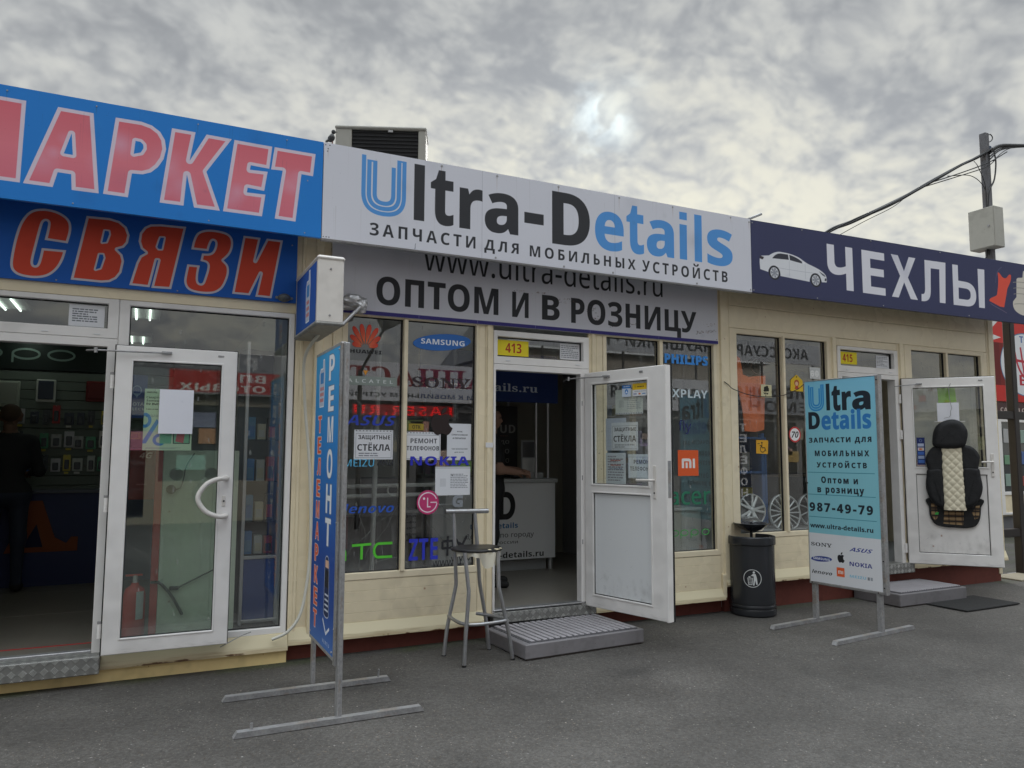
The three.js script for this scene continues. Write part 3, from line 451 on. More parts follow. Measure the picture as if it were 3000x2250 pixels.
  part('closer_slide', bx(0.14, 0.20, 1.95, 1.967, 0.03, 0.06, 0.003), galv, d);
}
// ------------------------------------------------------------------ signs on the kiosks
const BLK = '#2b2c31', UBLUE = '#4f93d6';
function wavy(g, a = 0.0045) { const p = g.attributes.position; for (let i = 0; i < p.count; i++) p.setZ(i, p.getZ(i) + a * (fbm(p.getX(i) * 1.6, p.getY(i) * 2.2, 13, 3) - 0.25)); g.computeVertexNormals(); return g; }
function screws(parent, list, z, r = 0.011) { for (const [x, y] of list) part('screw', cyl([x, y, z - 0.002], [x, y, z + 0.005], r, r * 0.7, 10), galv, parent); }
// three nested strokes that form the U of the parts shop, drawn in the box x0..x1, y0..y1
function bigU(P, x0, x1, y0, y1, col) {
  const w = x1 - x0, h = y1 - y0, X = (u) => x0 + u * w, Y = (v) => y0 + v * h, lw = 0.094 * w, yc = 0.37;
  const one = (a, b, ta, tb, low) => P.path((q) => { q.m(X(a), Y(ta)); q.l(X(a), Y(yc)); q.b(X(a), Y(yc - (yc - low) * 0.75), X(a + (b - a) * 0.2), Y(low), X((a + b) / 2), Y(low)); q.b(X(b - (b - a) * 0.2), Y(low), X(b), Y(yc - (yc - low) * 0.75), X(b), Y(yc)); q.l(X(b), Y(tb)); }, null, col, lw);
  one(0.047, 0.953, 1, 1, 0.036); one(0.167, 0.835, 0.93, 1, 0.125); one(0.294, 0.710, 0.93, 0.86, 0.215);
  P.rect(X(0.12), X(0.335), Y(0.90), Y(0.93), col); P.rect(X(0.79), X(1.0), Y(0.97), Y(1.0), col);
}
{ // blue sign
  const s = thing('fascia_sign', 'long bright blue sign with large pink outlined letters, above the left kiosk', 'sign', [-1.05, 3.028, 0.37]);
  part('panel', bx(-3.25, 1.0855, 3.028, 3.733, 0.37, 0.399, 0.004), std([0.005, 0.19, 0.6], 0.4), s);
  const x0 = -1.6, x1 = 1.085;
  const L = {
    M: [[[-1.30, 3.137], [-1.145, 3.137], [-1.11, 3.40], [-1.04, 3.137], [-0.97, 3.137], [-0.885, 3.41], [-0.89, 3.137], [-0.735, 3.137], [-0.729, 3.656], [-0.92, 3.656], [-1.0, 3.42], [-1.06, 3.656], [-1.25, 3.656]]],
    A: [[[-0.560, 3.652], [-0.365, 3.651], [-0.312, 3.135], [-0.461, 3.134], [-0.468, 3.234], [-0.541, 3.235], [-0.563, 3.136], [-0.719, 3.136]], [[-0.479, 3.494], [-0.466, 3.359], [-0.514, 3.361]]],
    R: [[[-0.240, 3.648], [-0.090, 3.650], [-0.028, 3.636], [0.022, 3.603], [0.052, 3.553], [0.062, 3.492], [0.050, 3.423], [0.018, 3.363], [-0.020, 3.322], [-0.068, 3.300], [-0.131, 3.295], [-0.147, 3.135], [-0.288, 3.136]], [[-0.119, 3.515], [-0.090, 3.513], [-0.074, 3.497], [-0.072, 3.474], [-0.086, 3.444], [-0.126, 3.428]]],
    K: [[[0.091, 3.642], [0.236, 3.642], [0.207, 3.440], [0.305, 3.640], [0.465, 3.638], [0.313, 3.382], [0.407, 3.127], [0.246, 3.126], [0.194, 3.343], [0.182, 3.129], [0.038, 3.128]]],
    E: [[[0.482, 3.636], [0.732, 3.634], [0.717, 3.472], [0.594, 3.476], [0.590, 3.444], [0.707, 3.449], [0.688, 3.309], [0.579, 3.315], [0.575, 3.281], [0.697, 3.284], [0.679, 3.127], [0.427, 3.127]]],
    T: [[[0.748, 3.634], [1.031, 3.634], [1.017, 3.468], [0.936, 3.470], [0.905, 3.122], [0.764, 3.124], [0.807, 3.474], [0.729, 3.470]]],
  };
  const t = paint(x1 - x0, 0.704, 560, (P) => {
    for (const k in L) {
      const [o, h] = L[k], c = P.c, g = c.createLinearGradient(0, 0, 0, P.Y(3.12)); g.addColorStop(0, '#cf5f6c'); g.addColorStop(0.6, '#da7684'); g.addColorStop(1, '#d26e80');
      c.save(); P.poly(o, null); c.clip(); P.poly(o, g); if (h) P.poly(h, '#0a78cc', '#d3c5d4', 0.04);
      for (let i = 0; i < 5; i++) { const x = P.X(o[0][0] + rr(-0.1, 0.3)), y = P.Y(rr(3.2, 3.5)), r = rr(0.04, 0.12) * P.sx, q = c.createRadialGradient(x, y, 0, x, y, r); q.addColorStop(0, 'rgba(215,180,205,' + rr(0.15, 0.4) + ')'); q.addColorStop(1, 'rgba(215,180,205,0)'); c.fillStyle = q; c.fillRect(x - r, y - r, 2 * r, 2 * r); }
      if (h) { P.poly(h, '#0a78cc'); } P.poly(o, null, '#d3c5d4', 0.046); c.restore();
    }
    P.wear(16, 0.09, '20,40,90'); P.wear(8, 0.07, '170,190,215'); P.drips(50, 0.10, '30,40,60'); P.specks(80, 0.3, 0.003); P.rust([[-0.83, 3.70], [-0.35, 3.70], [0.25, 3.70], [0.83, 3.70]], 0.08, 0.3);
  }, '#0a78cc', { ox: x0, oy: 3.0285 });
  part('printed_face', wavy(sheet(x0, x1, 3.0285, 3.7325, 0.4015, 60, 10)), printMat(t, 0.38), s);
  screws(s, [[-0.83, 3.70], [-0.35, 3.70], [0.25, 3.70], [0.83, 3.70], [-0.45, 3.05], [0.34, 3.05], [0.97, 3.05], [0.98, 3.43]], 0.4, 0.006);
}
{ // lower blue sign
  const s = thing('lower_sign', 'lower blue sign with dark red outlined letters above the left kiosk door', 'sign', [-1.1, 2.614, 0.001]);
  part('panel', bx(-3.2, 0.990, 2.614, 3.40, 0.0025, 0.028, 0.003), std([0.01, 0.09, 0.42], 0.35), s);
  const out = '#c9c3cc', red = '#d6472f';
  const t = paint(2.59, 0.66, 620, (P) => {
    const Q = {
      V: [[[-0.397, 3.084], [-0.26, 3.088], [-0.20, 3.075], [-0.155, 3.04], [-0.134, 2.985], [-0.142, 2.93], [-0.165, 2.895], [-0.205, 2.877], [-0.172, 2.845], [-0.160, 2.80], [-0.172, 2.72], [-0.20, 2.675], [-0.24, 2.648], [-0.29, 2.639], [-0.469, 2.641]], [[-0.285, 2.996], [-0.262, 2.996], [-0.258, 2.975], [-0.273, 2.921], [-0.297, 2.915]], [[-0.309, 2.830], [-0.289, 2.832], [-0.283, 2.81], [-0.301, 2.738], [-0.327, 2.726]]],
      Ya: [[[0.219, 3.092], [0.140, 2.637], [0.014, 2.634], [0.050, 2.832], [0.041, 2.832], [0.004, 2.637], [-0.122, 2.640], [-0.085, 2.80], [-0.065, 2.85], [-0.031, 2.876], [-0.062, 2.90], [-0.078, 2.95], [-0.072, 3.01], [-0.045, 3.055], [-0.01, 3.078], [0.053, 3.088]], [[0.080, 2.995], [0.058, 2.993], [0.052, 2.975], [0.040, 2.925], [0.050, 2.912], [0.068, 2.914]]],
      I: [[[0.604, 3.079], [0.723, 3.078], [0.691, 2.900], [0.767, 3.078], [0.882, 3.079], [0.814, 2.636], [0.700, 2.638], [0.732, 2.813], [0.662, 2.643], [0.540, 2.644]]],
    };
    const S = 1;                                                        // a third number marks a sharp corner
    const round = {
      C: [[-0.497, 2.882, S], [-0.477, 2.975], [-0.490, 3.045], [-0.555, 3.09], [-0.64, 3.102], [-0.720, 3.078], [-0.768, 3.00], [-0.792, 2.90], [-0.808, 2.777], [-0.812, 2.69], [-0.785, 2.648], [-0.735, 2.630], [-0.66, 2.628], [-0.595, 2.648], [-0.545, 2.70], [-0.515, 2.77], [-0.503, 2.835, S], [-0.642, 2.833, S], [-0.650, 2.77], [-0.662, 2.714], [-0.684, 2.714], [-0.686, 2.75], [-0.668, 2.86], [-0.652, 2.96], [-0.640, 3.016], [-0.614, 3.016], [-0.616, 2.975], [-0.629, 2.889, S]],
      Z: [[0.257, 2.935, S], [0.266, 3.0], [0.290, 3.064], [0.35, 3.092], [0.42, 3.096], [0.495, 3.086], [0.532, 3.05], [0.536, 2.99], [0.522, 2.94], [0.498, 2.905], [0.474, 2.881, S], [0.508, 2.85], [0.516, 2.80], [0.503, 2.74], [0.477, 2.675], [0.43, 2.636], [0.37, 2.624], [0.30, 2.626], [0.245, 2.642], [0.218, 2.69], [0.224, 2.75], [0.236, 2.825, S], [0.318, 2.825, S], [0.308, 2.76], [0.310, 2.700], [0.340, 2.694], [0.352, 2.74], [0.368, 2.80], [0.370, 2.850], [0.320, 2.858, S], [0.329, 2.914, S], [0.385, 2.918], [0.408, 2.95], [0.418, 3.006], [0.396, 3.020], [0.382, 2.99], [0.370, 2.935, S]],
    };
    const trace = (pts) => (q) => { const n = pts.length, mid = (i) => [(pts[i][0] + pts[(i + 1) % n][0]) / 2, (pts[i][1] + pts[(i + 1) % n][1]) / 2]; q.m(...mid(n - 1)); pts.forEach((p, i) => { const m = mid(i); if (p[2]) { q.l(p[0], p[1]); q.l(...m); } else q.q(p[0], p[1], ...m); }); q.z(); };
    for (const k in round) { P.c.save(); P.path(trace(round[k]), null); P.c.clip(); P.path(trace(round[k]), red); P.path(trace(round[k]), null, out, 0.030); P.c.restore(); }
    for (const k in Q) { P.c.save(); P.poly(Q[k][0], null); P.c.clip(); P.poly(Q[k][0], red); for (const h of Q[k].slice(1)) { P.poly(h, out, out, 0.022); P.poly(h, '#0d5cb8'); } P.poly(Q[k][0], null, out, 0.030); P.c.restore(); }
    P.wear(8, 0.06, '10,20,60'); P.drips(16, 0.07, '20,30,50'); P.specks(40, 0.3, 0.003);
  }, '#0d5cb8', { ox: -1.6, oy: 2.6145 });
  part('printed_face', sheet(-1.6, 0.9895, 2.6145, 3.2745, 0.0295), printMat(t, 0.3), s);
  screws(s, [[-0.55, 2.63], [0.18, 2.63], [0.95, 3.05]], 0.029, 0.006);
}
{ // white sign
  const s = thing('fascia_sign', 'long white sign with big dark and blue letters above the middle kiosk', 'sign', [3.1, 3.025, 0.37]);
  part('panel', bx(1.0885, 5.1035, 3.025, 3.735, 0.372, 0.402, 0.004), signWhite, s);
  part('edge_profile', bx(1.089, 5.103, 3.016, 3.0235, 0.36, 0.402, 0.002), galv, s);
  const t = paint(4.01, 0.704, 470, (P) => {
    bigU(P, 1.366, 1.707, 3.250, 3.693, UBLUE);
    const big = [['l', 1.770, 1.855, 3.255, 3.691], ['t', 1.905, 2.091, 3.248, 3.676], ['r', 2.139, 2.335, 3.250, 3.572], ['a', 2.358, 2.644, 3.244, 3.574]];
    P.rect(1.770, 1.853, 3.256, 3.691, BLK);
    for (const [k, a, b, c, d] of big.slice(1)) P.text(k, a, b, c, d, BLK, { fat: 1.5 });
    P.rect(2.703, 2.880, 3.364, 3.454, BLK);
    P.text('D', 2.965, 3.320, 3.232, 3.668, BLK, { fat: 2 });
    for (const [k, a, b, c, d] of [['e', 3.371, 3.662, 3.234, 3.570], ['t', 3.694, 3.874, 3.240, 3.664], ['a', 3.908, 4.196, 3.240, 3.572], ['s', 4.576, 4.875, 3.240, 3.576]]) P.text(k, a, b, c, d, UBLUE, { fat: 1.5 });
    P.rect(4.263, 4.345, 3.248, 3.568, UBLUE); P.rect(4.263, 4.347, 3.612, 3.682, UBLUE); P.rect(4.431, 4.515, 3.246, 3.681, UBLUE);
    const q = { sp: 0.18, w: 'bold' };
    P.text('ЗАПЧАСТИ', 1.429, 2.288, 3.094, 3.190, BLK, q); P.text('ДЛЯ', 2.351, 2.664, 3.074, 3.183, BLK, q); P.text('МОБИЛЬНЫХ', 2.741, 3.782, 3.092, 3.184, BLK, q); P.text('УСТРОЙСТВ', 3.852, 4.815, 3.088, 3.222, BLK, q);
    P.wear(16, 0.08, '70,72,85'); P.drips(70, 0.10); P.specks(90, 0.35, 0.003); P.rust([[1.99, 3.712], [2.46, 3.712], [3.02, 3.712], [3.62, 3.712], [4.19, 3.712], [4.86, 3.712], [5.085, 3.70], [1.12, 3.69]], 0.12, 0.4); for (const x of [2.33, 3.57]) P.rect(x, x + 0.003, 3.0, 3.8, 'rgba(90,92,100,0.35)');
    for (const [x, y] of [[1.10, 3.715], [1.13, 3.716], [1.118, 3.69], [1.115, 3.67], [1.10, 3.04], [1.12, 3.04], [1.14, 3.04]]) P.oval(x, y, 0.004, 0.004, '#33343a');
    P.path((k) => { k.m(1.79, 3.075); k.b(1.78, 3.07, 1.79, 3.05, 1.782, 3.03); }, null, '#6a6f7a', 0.004);
  }, '#d2d3dc', { ox: 1.0905, oy: 3.028 });
  part('printed_face', wavy(sheet(1.0905, 5.1005, 3.028, 3.732, 0.4045, 80, 10)), printMat(t, 0.42), s);
  screws(s, [[1.99, 3.712], [2.46, 3.712], [3.02, 3.712], [3.62, 3.712], [4.19, 3.712], [4.86, 3.712], [5.085, 3.70], [5.085, 3.05], [2.45, 3.045], [3.07, 3.045], [3.55, 3.045], [4.45, 3.045]], 0.404, 0.011);
}
{ // lower white sign
  const s = thing('lower_sign', 'lower white shop sign with plain black letters and blue bottom stripe, above door 413', 'sign', [3.13, 2.576, 0.001]);
  part('panel', bx(1.25, 5.0095, 2.576, 3.4, 0.0025, 0.028, 0.003), signWhite, s);
  const t = paint(3.757, 0.70, 480, (P) => {
    P.text('www.ultra-details.ru', 1.985, 4.353, 2.976, 3.208, '#202126', { w: 'normal' });
    for (const [k, a, b, c, d] of [['ОПТОМ', 1.598, 2.651, 2.664, 2.892], ['И', 2.780, 2.936, 2.664, 2.880], ['В', 3.067, 3.239, 2.664, 2.880], ['РОЗНИ', 3.358, 4.324, 2.656, 2.882], ['ЦУ', 4.373, 4.748, 2.608, 2.870]]) P.text(k, a, b, c, d, BLK, { fat: 1 });
    P.rect(1.252, 5.009, 2.576, 2.606, '#352f78');
    for (const x of [1.95, 2.46, 3.0, 3.55, 4.3]) P.rect(x, x + 0.003, 2.576, 2.606, '#8d8fb0');
    P.wear(14, 0.08, '70,75,90'); P.drips(60, 0.09); P.specks(80, 0.35, 0.003);
    const c = P.c; c.fillStyle = 'rgba(70,66,66,0.55)';                 // scraped and peeled patches
    for (const [x, y, w, h, n] of [[2.84, 2.89, 0.05, 0.02, 12], [3.03, 2.895, 0.06, 0.012, 12], [3.30, 2.85, 0.09, 0.03, 26], [3.56, 2.79, 0.05, 0.05, 18], [3.62, 2.72, 0.05, 0.03, 14], [3.80, 2.68, 0.06, 0.03, 14], [4.00, 2.69, 0.04, 0.02, 10], [4.85, 2.69, 0.12, 0.02, 40], [4.90, 2.76, 0.08, 0.02, 10]]) for (let i = 0; i < n; i++) { const px = x + rr(-w, w), py = y + rr(-h, h) * 0.7 + (px - x) * 0.15; c.fillStyle = 'rgba(' + (rnd() < 0.3 ? '110,80,70,' : '75,75,80,') + rr(0.25, 0.7) + ')'; c.fillRect(P.X(px), P.Y(py), rr(0.004, 0.022) * P.sx, rr(0.002, 0.007) * P.sx); }
  }, '#cfd0d9', { ox: 1.252, oy: 2.5762 });
  part('printed_face', sheet(1.252, 5.009, 2.5762, 3.2762, 0.0295), printMat(t, 0.4), s);
  screws(s, [[4.99, 2.62], [4.99, 3.2], [1.27, 3.2]], 0.029, 0.006);
}
{ // dark blue sign
  const s = thing('fascia_sign', 'dark navy sign with large white letters and a white car, above the right kiosk', 'sign', [7.7, 3.028, 0.37]);
  const pts = [[5.1065, 3.027], [10.6, 3.067], [10.6, 3.798], [5.1065, 3.729]];
  part('panel', slab(pts, 0.372, 0.402, [], 0.003), std([0.03, 0.035, 0.085], 0.4), s);
  const w = 5.49, x0 = 5.108, W = '#dcdce4';
  const t = paint(w, 0.77, 370, (P) => {
    // car, seen from its side with the nose to the right
    P.path((q) => { q.m(5.213, 3.262); q.l(5.208, 3.33); q.b(5.21, 3.37, 5.215, 3.39, 5.235, 3.395); q.l(5.33, 3.408); q.b(5.37, 3.435, 5.42, 3.458, 5.47, 3.46); q.b(5.58, 3.462, 5.68, 3.45, 5.74, 3.425); q.b(5.79, 3.40, 5.83, 3.385, 5.86, 3.378); q.b(5.96, 3.355, 6.03, 3.335, 6.07, 3.30); q.b(6.095, 3.275, 6.095, 3.24, 6.085, 3.222); q.l(6.02, 3.218); q.b(6.01, 3.30, 5.85, 3.31, 5.855, 3.205); q.l(5.47, 3.222); q.b(5.48, 3.31, 5.31, 3.32, 5.315, 3.245); q.z(); }, '#d9dbe0');
    P.path((q) => { q.m(5.37, 3.385); q.b(5.40, 3.42, 5.43, 3.44, 5.48, 3.445); q.l(5.575, 3.445); q.l(5.585, 3.395); q.z(); q.m(5.592, 3.444); q.b(5.68, 3.435, 5.75, 3.405, 5.79, 3.375); q.l(5.60, 3.393); q.z(); }, '#33353f');
    P.poly([[5.208, 3.378], [5.215, 3.392], [5.265, 3.385], [5.25, 3.36], [5.22, 3.362]], '#3a3238'); P.poly([[5.985, 3.325], [6.06, 3.297], [6.075, 3.275], [6.03, 3.29]], '#50545e'); P.poly([[6.065, 3.262], [6.088, 3.262], [6.085, 3.235], [6.06, 3.235]], '#3a3d46');
    P.path((q) => { q.m(5.59, 3.39); q.l(5.588, 3.235); q.m(5.80, 3.375); q.l(5.80, 3.225); q.m(5.39, 3.30); q.b(5.55, 3.30, 5.75, 3.29, 5.98, 3.30); }, null, '#b4b7c0', 0.004); P.oval(5.778, 3.386, 0.02, 0.012, '#e4e5ea');
    for (const x of [5.393, 5.938]) { P.oval(x, 3.246 - (x - 5.39) * 0.03, 0.074, 0.070, '#24252c'); const y = 3.246 - (x - 5.39) * 0.03; P.oval(x, y, 0.052, 0.052, '#8f929b'); P.oval(x, y, 0.050, 0.050, null, '#cfd1d8', 0.006); for (let k = 0; k < 7; k++) { const a = k * 0.8976; P.poly([[x + 0.012 * Math.cos(a), y + 0.012 * Math.sin(a)], [x + 0.05 * Math.cos(a - 0.14), y + 0.05 * Math.sin(a - 0.14)], [x + 0.05 * Math.cos(a + 0.14), y + 0.05 * Math.sin(a + 0.14)]], '#d9dbe0'); } }
    const f = { w: 'bold' };
    P.text('Ч', 6.103, 6.470, 3.170, 3.623, W, f); P.text('Е', 6.603, 6.952, 3.169, 3.626, W, f); P.text('Х', 7.040, 7.450, 3.172, 3.634, W, f);
    P.path((q) => { q.m(7.585, 3.628); q.l(7.936, 3.636); q.l(7.905, 3.176); q.l(7.808, 3.175); q.l(7.826, 3.548); q.l(7.682, 3.545); q.l(7.667, 3.30); q.b(7.66, 3.20, 7.62, 3.165, 7.508, 3.166); q.l(7.512, 3.245); q.b(7.56, 3.243, 7.572, 3.258, 7.575, 3.32); q.z(); }, W);
    P.path((q) => { q.m(8.052, 3.632); q.l(8.148, 3.634); q.l(8.143, 3.457); q.l(8.27, 3.455); q.b(8.40, 3.452, 8.448, 3.39, 8.448, 3.318); q.b(8.448, 3.225, 8.39, 3.178, 8.27, 3.176); q.l(8.043, 3.173); q.z(); q.m(8.143, 3.378); q.l(8.138, 3.250); q.l(8.26, 3.250); q.b(8.32, 3.25, 8.35, 3.27, 8.35, 3.316); q.b(8.35, 3.36, 8.32, 3.378, 8.26, 3.378); q.z(); }, W); P.poly([[8.497, 3.630], [8.620, 3.634], [8.594, 3.182], [8.490, 3.181]], W);
    P.path((q) => { q.m(8.865, 3.62); q.b(8.90, 3.66, 8.93, 3.56, 9.0, 3.575); q.b(9.06, 3.58, 9.06, 3.64, 9.115, 3.625); q.b(9.13, 3.54, 9.05, 3.49, 9.03, 3.44); q.b(9.0, 3.35, 8.98, 3.30, 8.955, 3.225); q.l(8.88, 3.225); q.l(8.685, 3.275); q.b(8.68, 3.32, 8.80, 3.33, 8.83, 3.36); q.b(8.86, 3.44, 8.88, 3.55, 8.865, 3.62); q.z(); }, '#e0503c');
    P.path((q) => { q.m(8.70, 3.25); q.b(8.80, 3.21, 8.92, 3.19, 9.0, 3.16); }, null, 'rgba(150,120,140,0.6)', 0.008); P.path((q) => { q.m(8.82, 3.50); q.b(8.83, 3.60, 8.86, 3.66, 8.95, 3.70); }, null, 'rgba(120,120,150,0.4)', 0.012);
    P.path((q) => { q.m(9.36, 3.70); q.b(9.5, 3.71, 9.7, 3.70, 9.72, 3.60); q.l(9.78, 3.30); q.b(9.75, 3.22, 9.5, 3.15, 9.3, 3.16); q.b(9.15, 3.18, 9.11, 3.24, 9.13, 3.31); q.l(9.2, 3.37); q.l(9.22, 3.58); q.b(9.24, 3.62, 9.3, 3.6, 9.34, 3.62); q.z(); }, '#cfc9bd'); for (const y of [3.28, 3.40, 3.47, 3.54]) P.path((q) => { q.m(9.15, y); q.b(9.3, y + 0.03, 9.5, y + 0.02, 9.72, y); }, null, '#98938a', 0.008);
    P.wear(16, 0.12, '70,75,115'); P.drips(60, 0.13, '100,104,125'); P.rust([[5.77, 3.715], [6.75, 3.73], [7.85, 3.74]], 0.1, 0.4); P.specks(40, 0.35, 0.003, '170,170,180');
  }, '#33375a', { ox: x0, oy: 3.03 });
  const g = new THREE.BufferGeometry(), face = [[x0, 3.0295], [10.598, 3.0692], [10.598, 3.795], [x0, 3.7275]];
  g.setAttribute('position', new THREE.Float32BufferAttribute(face.flatMap(([x, y]) => [x, y, 0.4035]), 3)); g.setAttribute('normal', new THREE.Float32BufferAttribute([0, 0, 1, 0, 0, 1, 0, 0, 1, 0, 0, 1], 3)); g.setAttribute('uv', new THREE.Float32BufferAttribute(face.flatMap(([x, y]) => [(x - x0) / w, (y - 3.03) / 0.77]), 2)); g.setIndex([0, 1, 2, 0, 2, 3]);
  part('printed_face', g, printMat(t, 0.4), s);
  screws(s, [[5.125, 3.70], [5.125, 3.05], [5.77, 3.715], [6.75, 3.73], [7.85, 3.74], [5.95, 3.05], [6.9, 3.06], [8.3, 3.07]], 0.404, 0.007);
}
// a plain cordless handset, in the column x0..x1, y0..y1
function phoneDrawing(P, x0, x1, y0, y1) {
  const w = x1 - x0, h = y1 - y0, X = (u) => x0 + u * w, Y = (v) => y0 + v * h;
  P.path((q) => { q.m(X(0.2), Y(0.05)); q.l(X(0.1), Y(0.72)); q.l(X(0.25), Y(0.82)); q.l(X(0.6), Y(0.82)); q.l(X(0.62), Y(1)); q.l(X(0.78), Y(1)); q.l(X(0.86), Y(0.7)); q.l(X(0.78), Y(0.05)); q.z(); }, '#b9c3d6', '#eef0f4', 0.016);
  P.poly([[X(0.24), Y(0.52)], [X(0.22), Y(0.75)], [X(0.72), Y(0.75)], [X(0.70), Y(0.52)]], '#3f86c6');
  for (let i = 0; i < 3; i++) for (let k = 0; k < 3; k++) P.rect(X(0.24 + k * 0.18), X(0.36 + k * 0.18), Y(0.14 + i * 0.12), Y(0.21 + i * 0.12), '#c8503f');
}
{ // light box that stands out from the wall
  const s = thing('light_box_sign', 'white box sign with a blue side face projecting between left and middle kiosks', 'sign', [1.07, 2.337, 0.44]);
  part('case', bx(0.986, 1.158, 2.352, 2.772, 0.055, 0.825, 0.008), whitePaint, s);
  part('top_cap', bx(0.980, 1.164, 2.766, 2.797, 0.050, 0.831, 0.012), whitePaint, s);
  part('bottom_cap', bx(0.980, 1.164, 2.332, 2.360, 0.050, 0.832, 0.012), std([0.42, 0.42, 0.40], 0.5, 0, { map: rep(galvTex, 3) }), s);
  const t = paint(0.70, 0.40, 420, (P) => { phoneDrawing(P, 0.34, 0.52, 0.02, 0.38); P.wear(5, 0.08, '10,20,60'); P.drips(14, 0.08, '20,30,60'); }, '#1555ab');
  const g = sheet(-0.35, 0.35, -0.2, 0.2, 0); g.rotateY(-Math.PI / 2); g.translate(0.9845, 2.563, 0.44); part('side_face', g, printMat(t, 0.25), s, 'blue printed side face');
  for (const y of [2.40, 2.71]) part('screw', cyl([1.07, y, 0.824], [1.07, y, 0.831], 0.008, 0.006, 10), galv, s);
  part('arm', bx(1.05, 1.09, 2.50, 2.54, 0.0, 0.06), galv, s);
}
// ------------------------------------------------------------------ signs standing on the ground
function foot(parent, x, z0, z1, o = {}) {                             // angle iron laid on the ground, local z from z0 to z1
  const g = along([[0, 0.004], [z1 - z0, 0.004], [z1 - z0 - 0.02, 0.034], [0.02, 0.034]].map(([a, b]) => [a, b]), 0, 0.045); g.translate(x, 0, z0);
  return part('foot', g, galv, parent);
}
{ // left stand
  const s = thing('pavement_sign', 'tall narrow blue sign on grey metal legs, seen edge on near the left kiosk', 'sign', [1.045, 0, 0.61], { turn: -Math.PI / 2 });
  const post = (x0, x1) => part('leg', bx(x0, x1, 0.02, 2.15, -0.030, -0.004, 0.004), galv, s);
  post(0.0, 0.045); post(0.70, 0.765);
  part('edge_profile', bx(0.678, 0.722, 0.30, 2.155, -0.004, 0.010, 0.003), galvLight, s);
  part('panel', bx(0.0, 0.678, 0.333, 2.148, -0.004, 0.006, 0.002), std([0.02, 0.1, 0.35], 0.4), s);
  part('back_panel', bx(0.0, 0.70, 0.333, 2.148, -0.036, -0.0305, 0.002), std([0.02, 0.1, 0.35], 0.4), s);
  for (const y of [0.325, 2.15]) part('cross_bar', bx(0.0, 0.70, y - 0.01, y + 0.012, -0.029, 0.008, 0.003), galv, s);
  const or = '#e4603c';
  const t = paint(0.67, 1.806, 420, (P) => {
    const c = P.c, g = c.createLinearGradient(0, 0, 0, P.Y(0)); g.addColorStop(0, '#3fa3da'); g.addColorStop(0.35, '#2380cc'); g.addColorStop(0.72, '#17489c'); g.addColorStop(0.86, '#1e4898'); g.addColorStop(1, '#4d78bc'); c.fillStyle = g; c.fillRect(0, 0, 4000, 4000);
    const Y = (y) => y - 0.338;
    [['Р', 2.118, 1.955], ['Е', 1.918, 1.762], ['М', 1.728, 1.570], ['О', 1.530, 1.352], ['Н', 1.315, 1.140], ['Т', 1.112, 0.945]].forEach(([k, a, b]) => P.text(k, 0.385, 0.535, Y(b), Y(a), '#e9ecf1', { stroke: '#6f7f9b', lw: 5 }));
    [...'ТЕЛЕМАРКЕТ'].forEach((k, i) => { const a = 1.742 - i * 0.1362; P.text(k, 0.10, 0.205, Y(a - 0.105), Y(a), or, { stroke: '#f3cfc0', lw: 7 }); });
    phoneDrawing(P, 0.09, 0.29, Y(1.79), Y(2.10));
    P.path((q) => { q.m(0.40, Y(0.55)); q.b(0.40, Y(0.52), 0.53, Y(0.52), 0.53, Y(0.55)); q.l(0.515, Y(0.83)); q.b(0.515, Y(0.90), 0.41, Y(0.90), 0.41, Y(0.83)); q.z(); }, '#1b2c55', '#d8dbe4', 0.012); P.poly([[0.42, Y(0.815)], [0.51, Y(0.815)], [0.505, Y(0.86)], [0.425, Y(0.86)]], '#e5b79c'); P.rect(0.415, 0.51, Y(0.70), Y(0.80), '#15161f'); for (let i = 0; i < 4; i++) P.rect(0.42, 0.515, Y(0.56 + i * 0.03), Y(0.572 + i * 0.03), '#cfd6e4');
    P.path((q) => { q.m(0.38, Y(0.505)); q.l(0.47, Y(0.43)); q.l(0.56, Y(0.475)); }, null, '#e4e8f0', 0.018); P.text('VERTU', 0.38, 0.57, Y(0.367), Y(0.388), '#dfe5ef', { w: 'normal', sp: 0.3 });
    P.wear(10, 0.05, '20,30,60'); P.drips(24, 0.06, '40,50,70'); P.specks(40, 0.3, 0.004);
  });
  part('printed_face', sheet(0.004, 0.674, 0.338, 2.144, 0.0072), printMat(t, 0.35), s);
  for (const [x, y] of [[0.69, 1.9], [0.69, 1.1], [0.69, 0.5], [0.03, 0.36], [0.64, 0.36], [0.66, 2.12]]) part('rivet', cyl([x, y, 0.006], [x, y, 0.013], 0.007, 0.005, 8), galv, s);
  foot(s, 0.08, -0.512, 0.54); foot(s, 0.735, -0.512, 0.545);
  part('bolt', cyl([0.10, 0.03, -0.43], [0.11, 0.085, -0.43], 0.006), galv, s); part('bolt', cyl([0.75, 0.03, 0.45], [0.75, 0.065, 0.45], 0.008), galvLight, s);
}
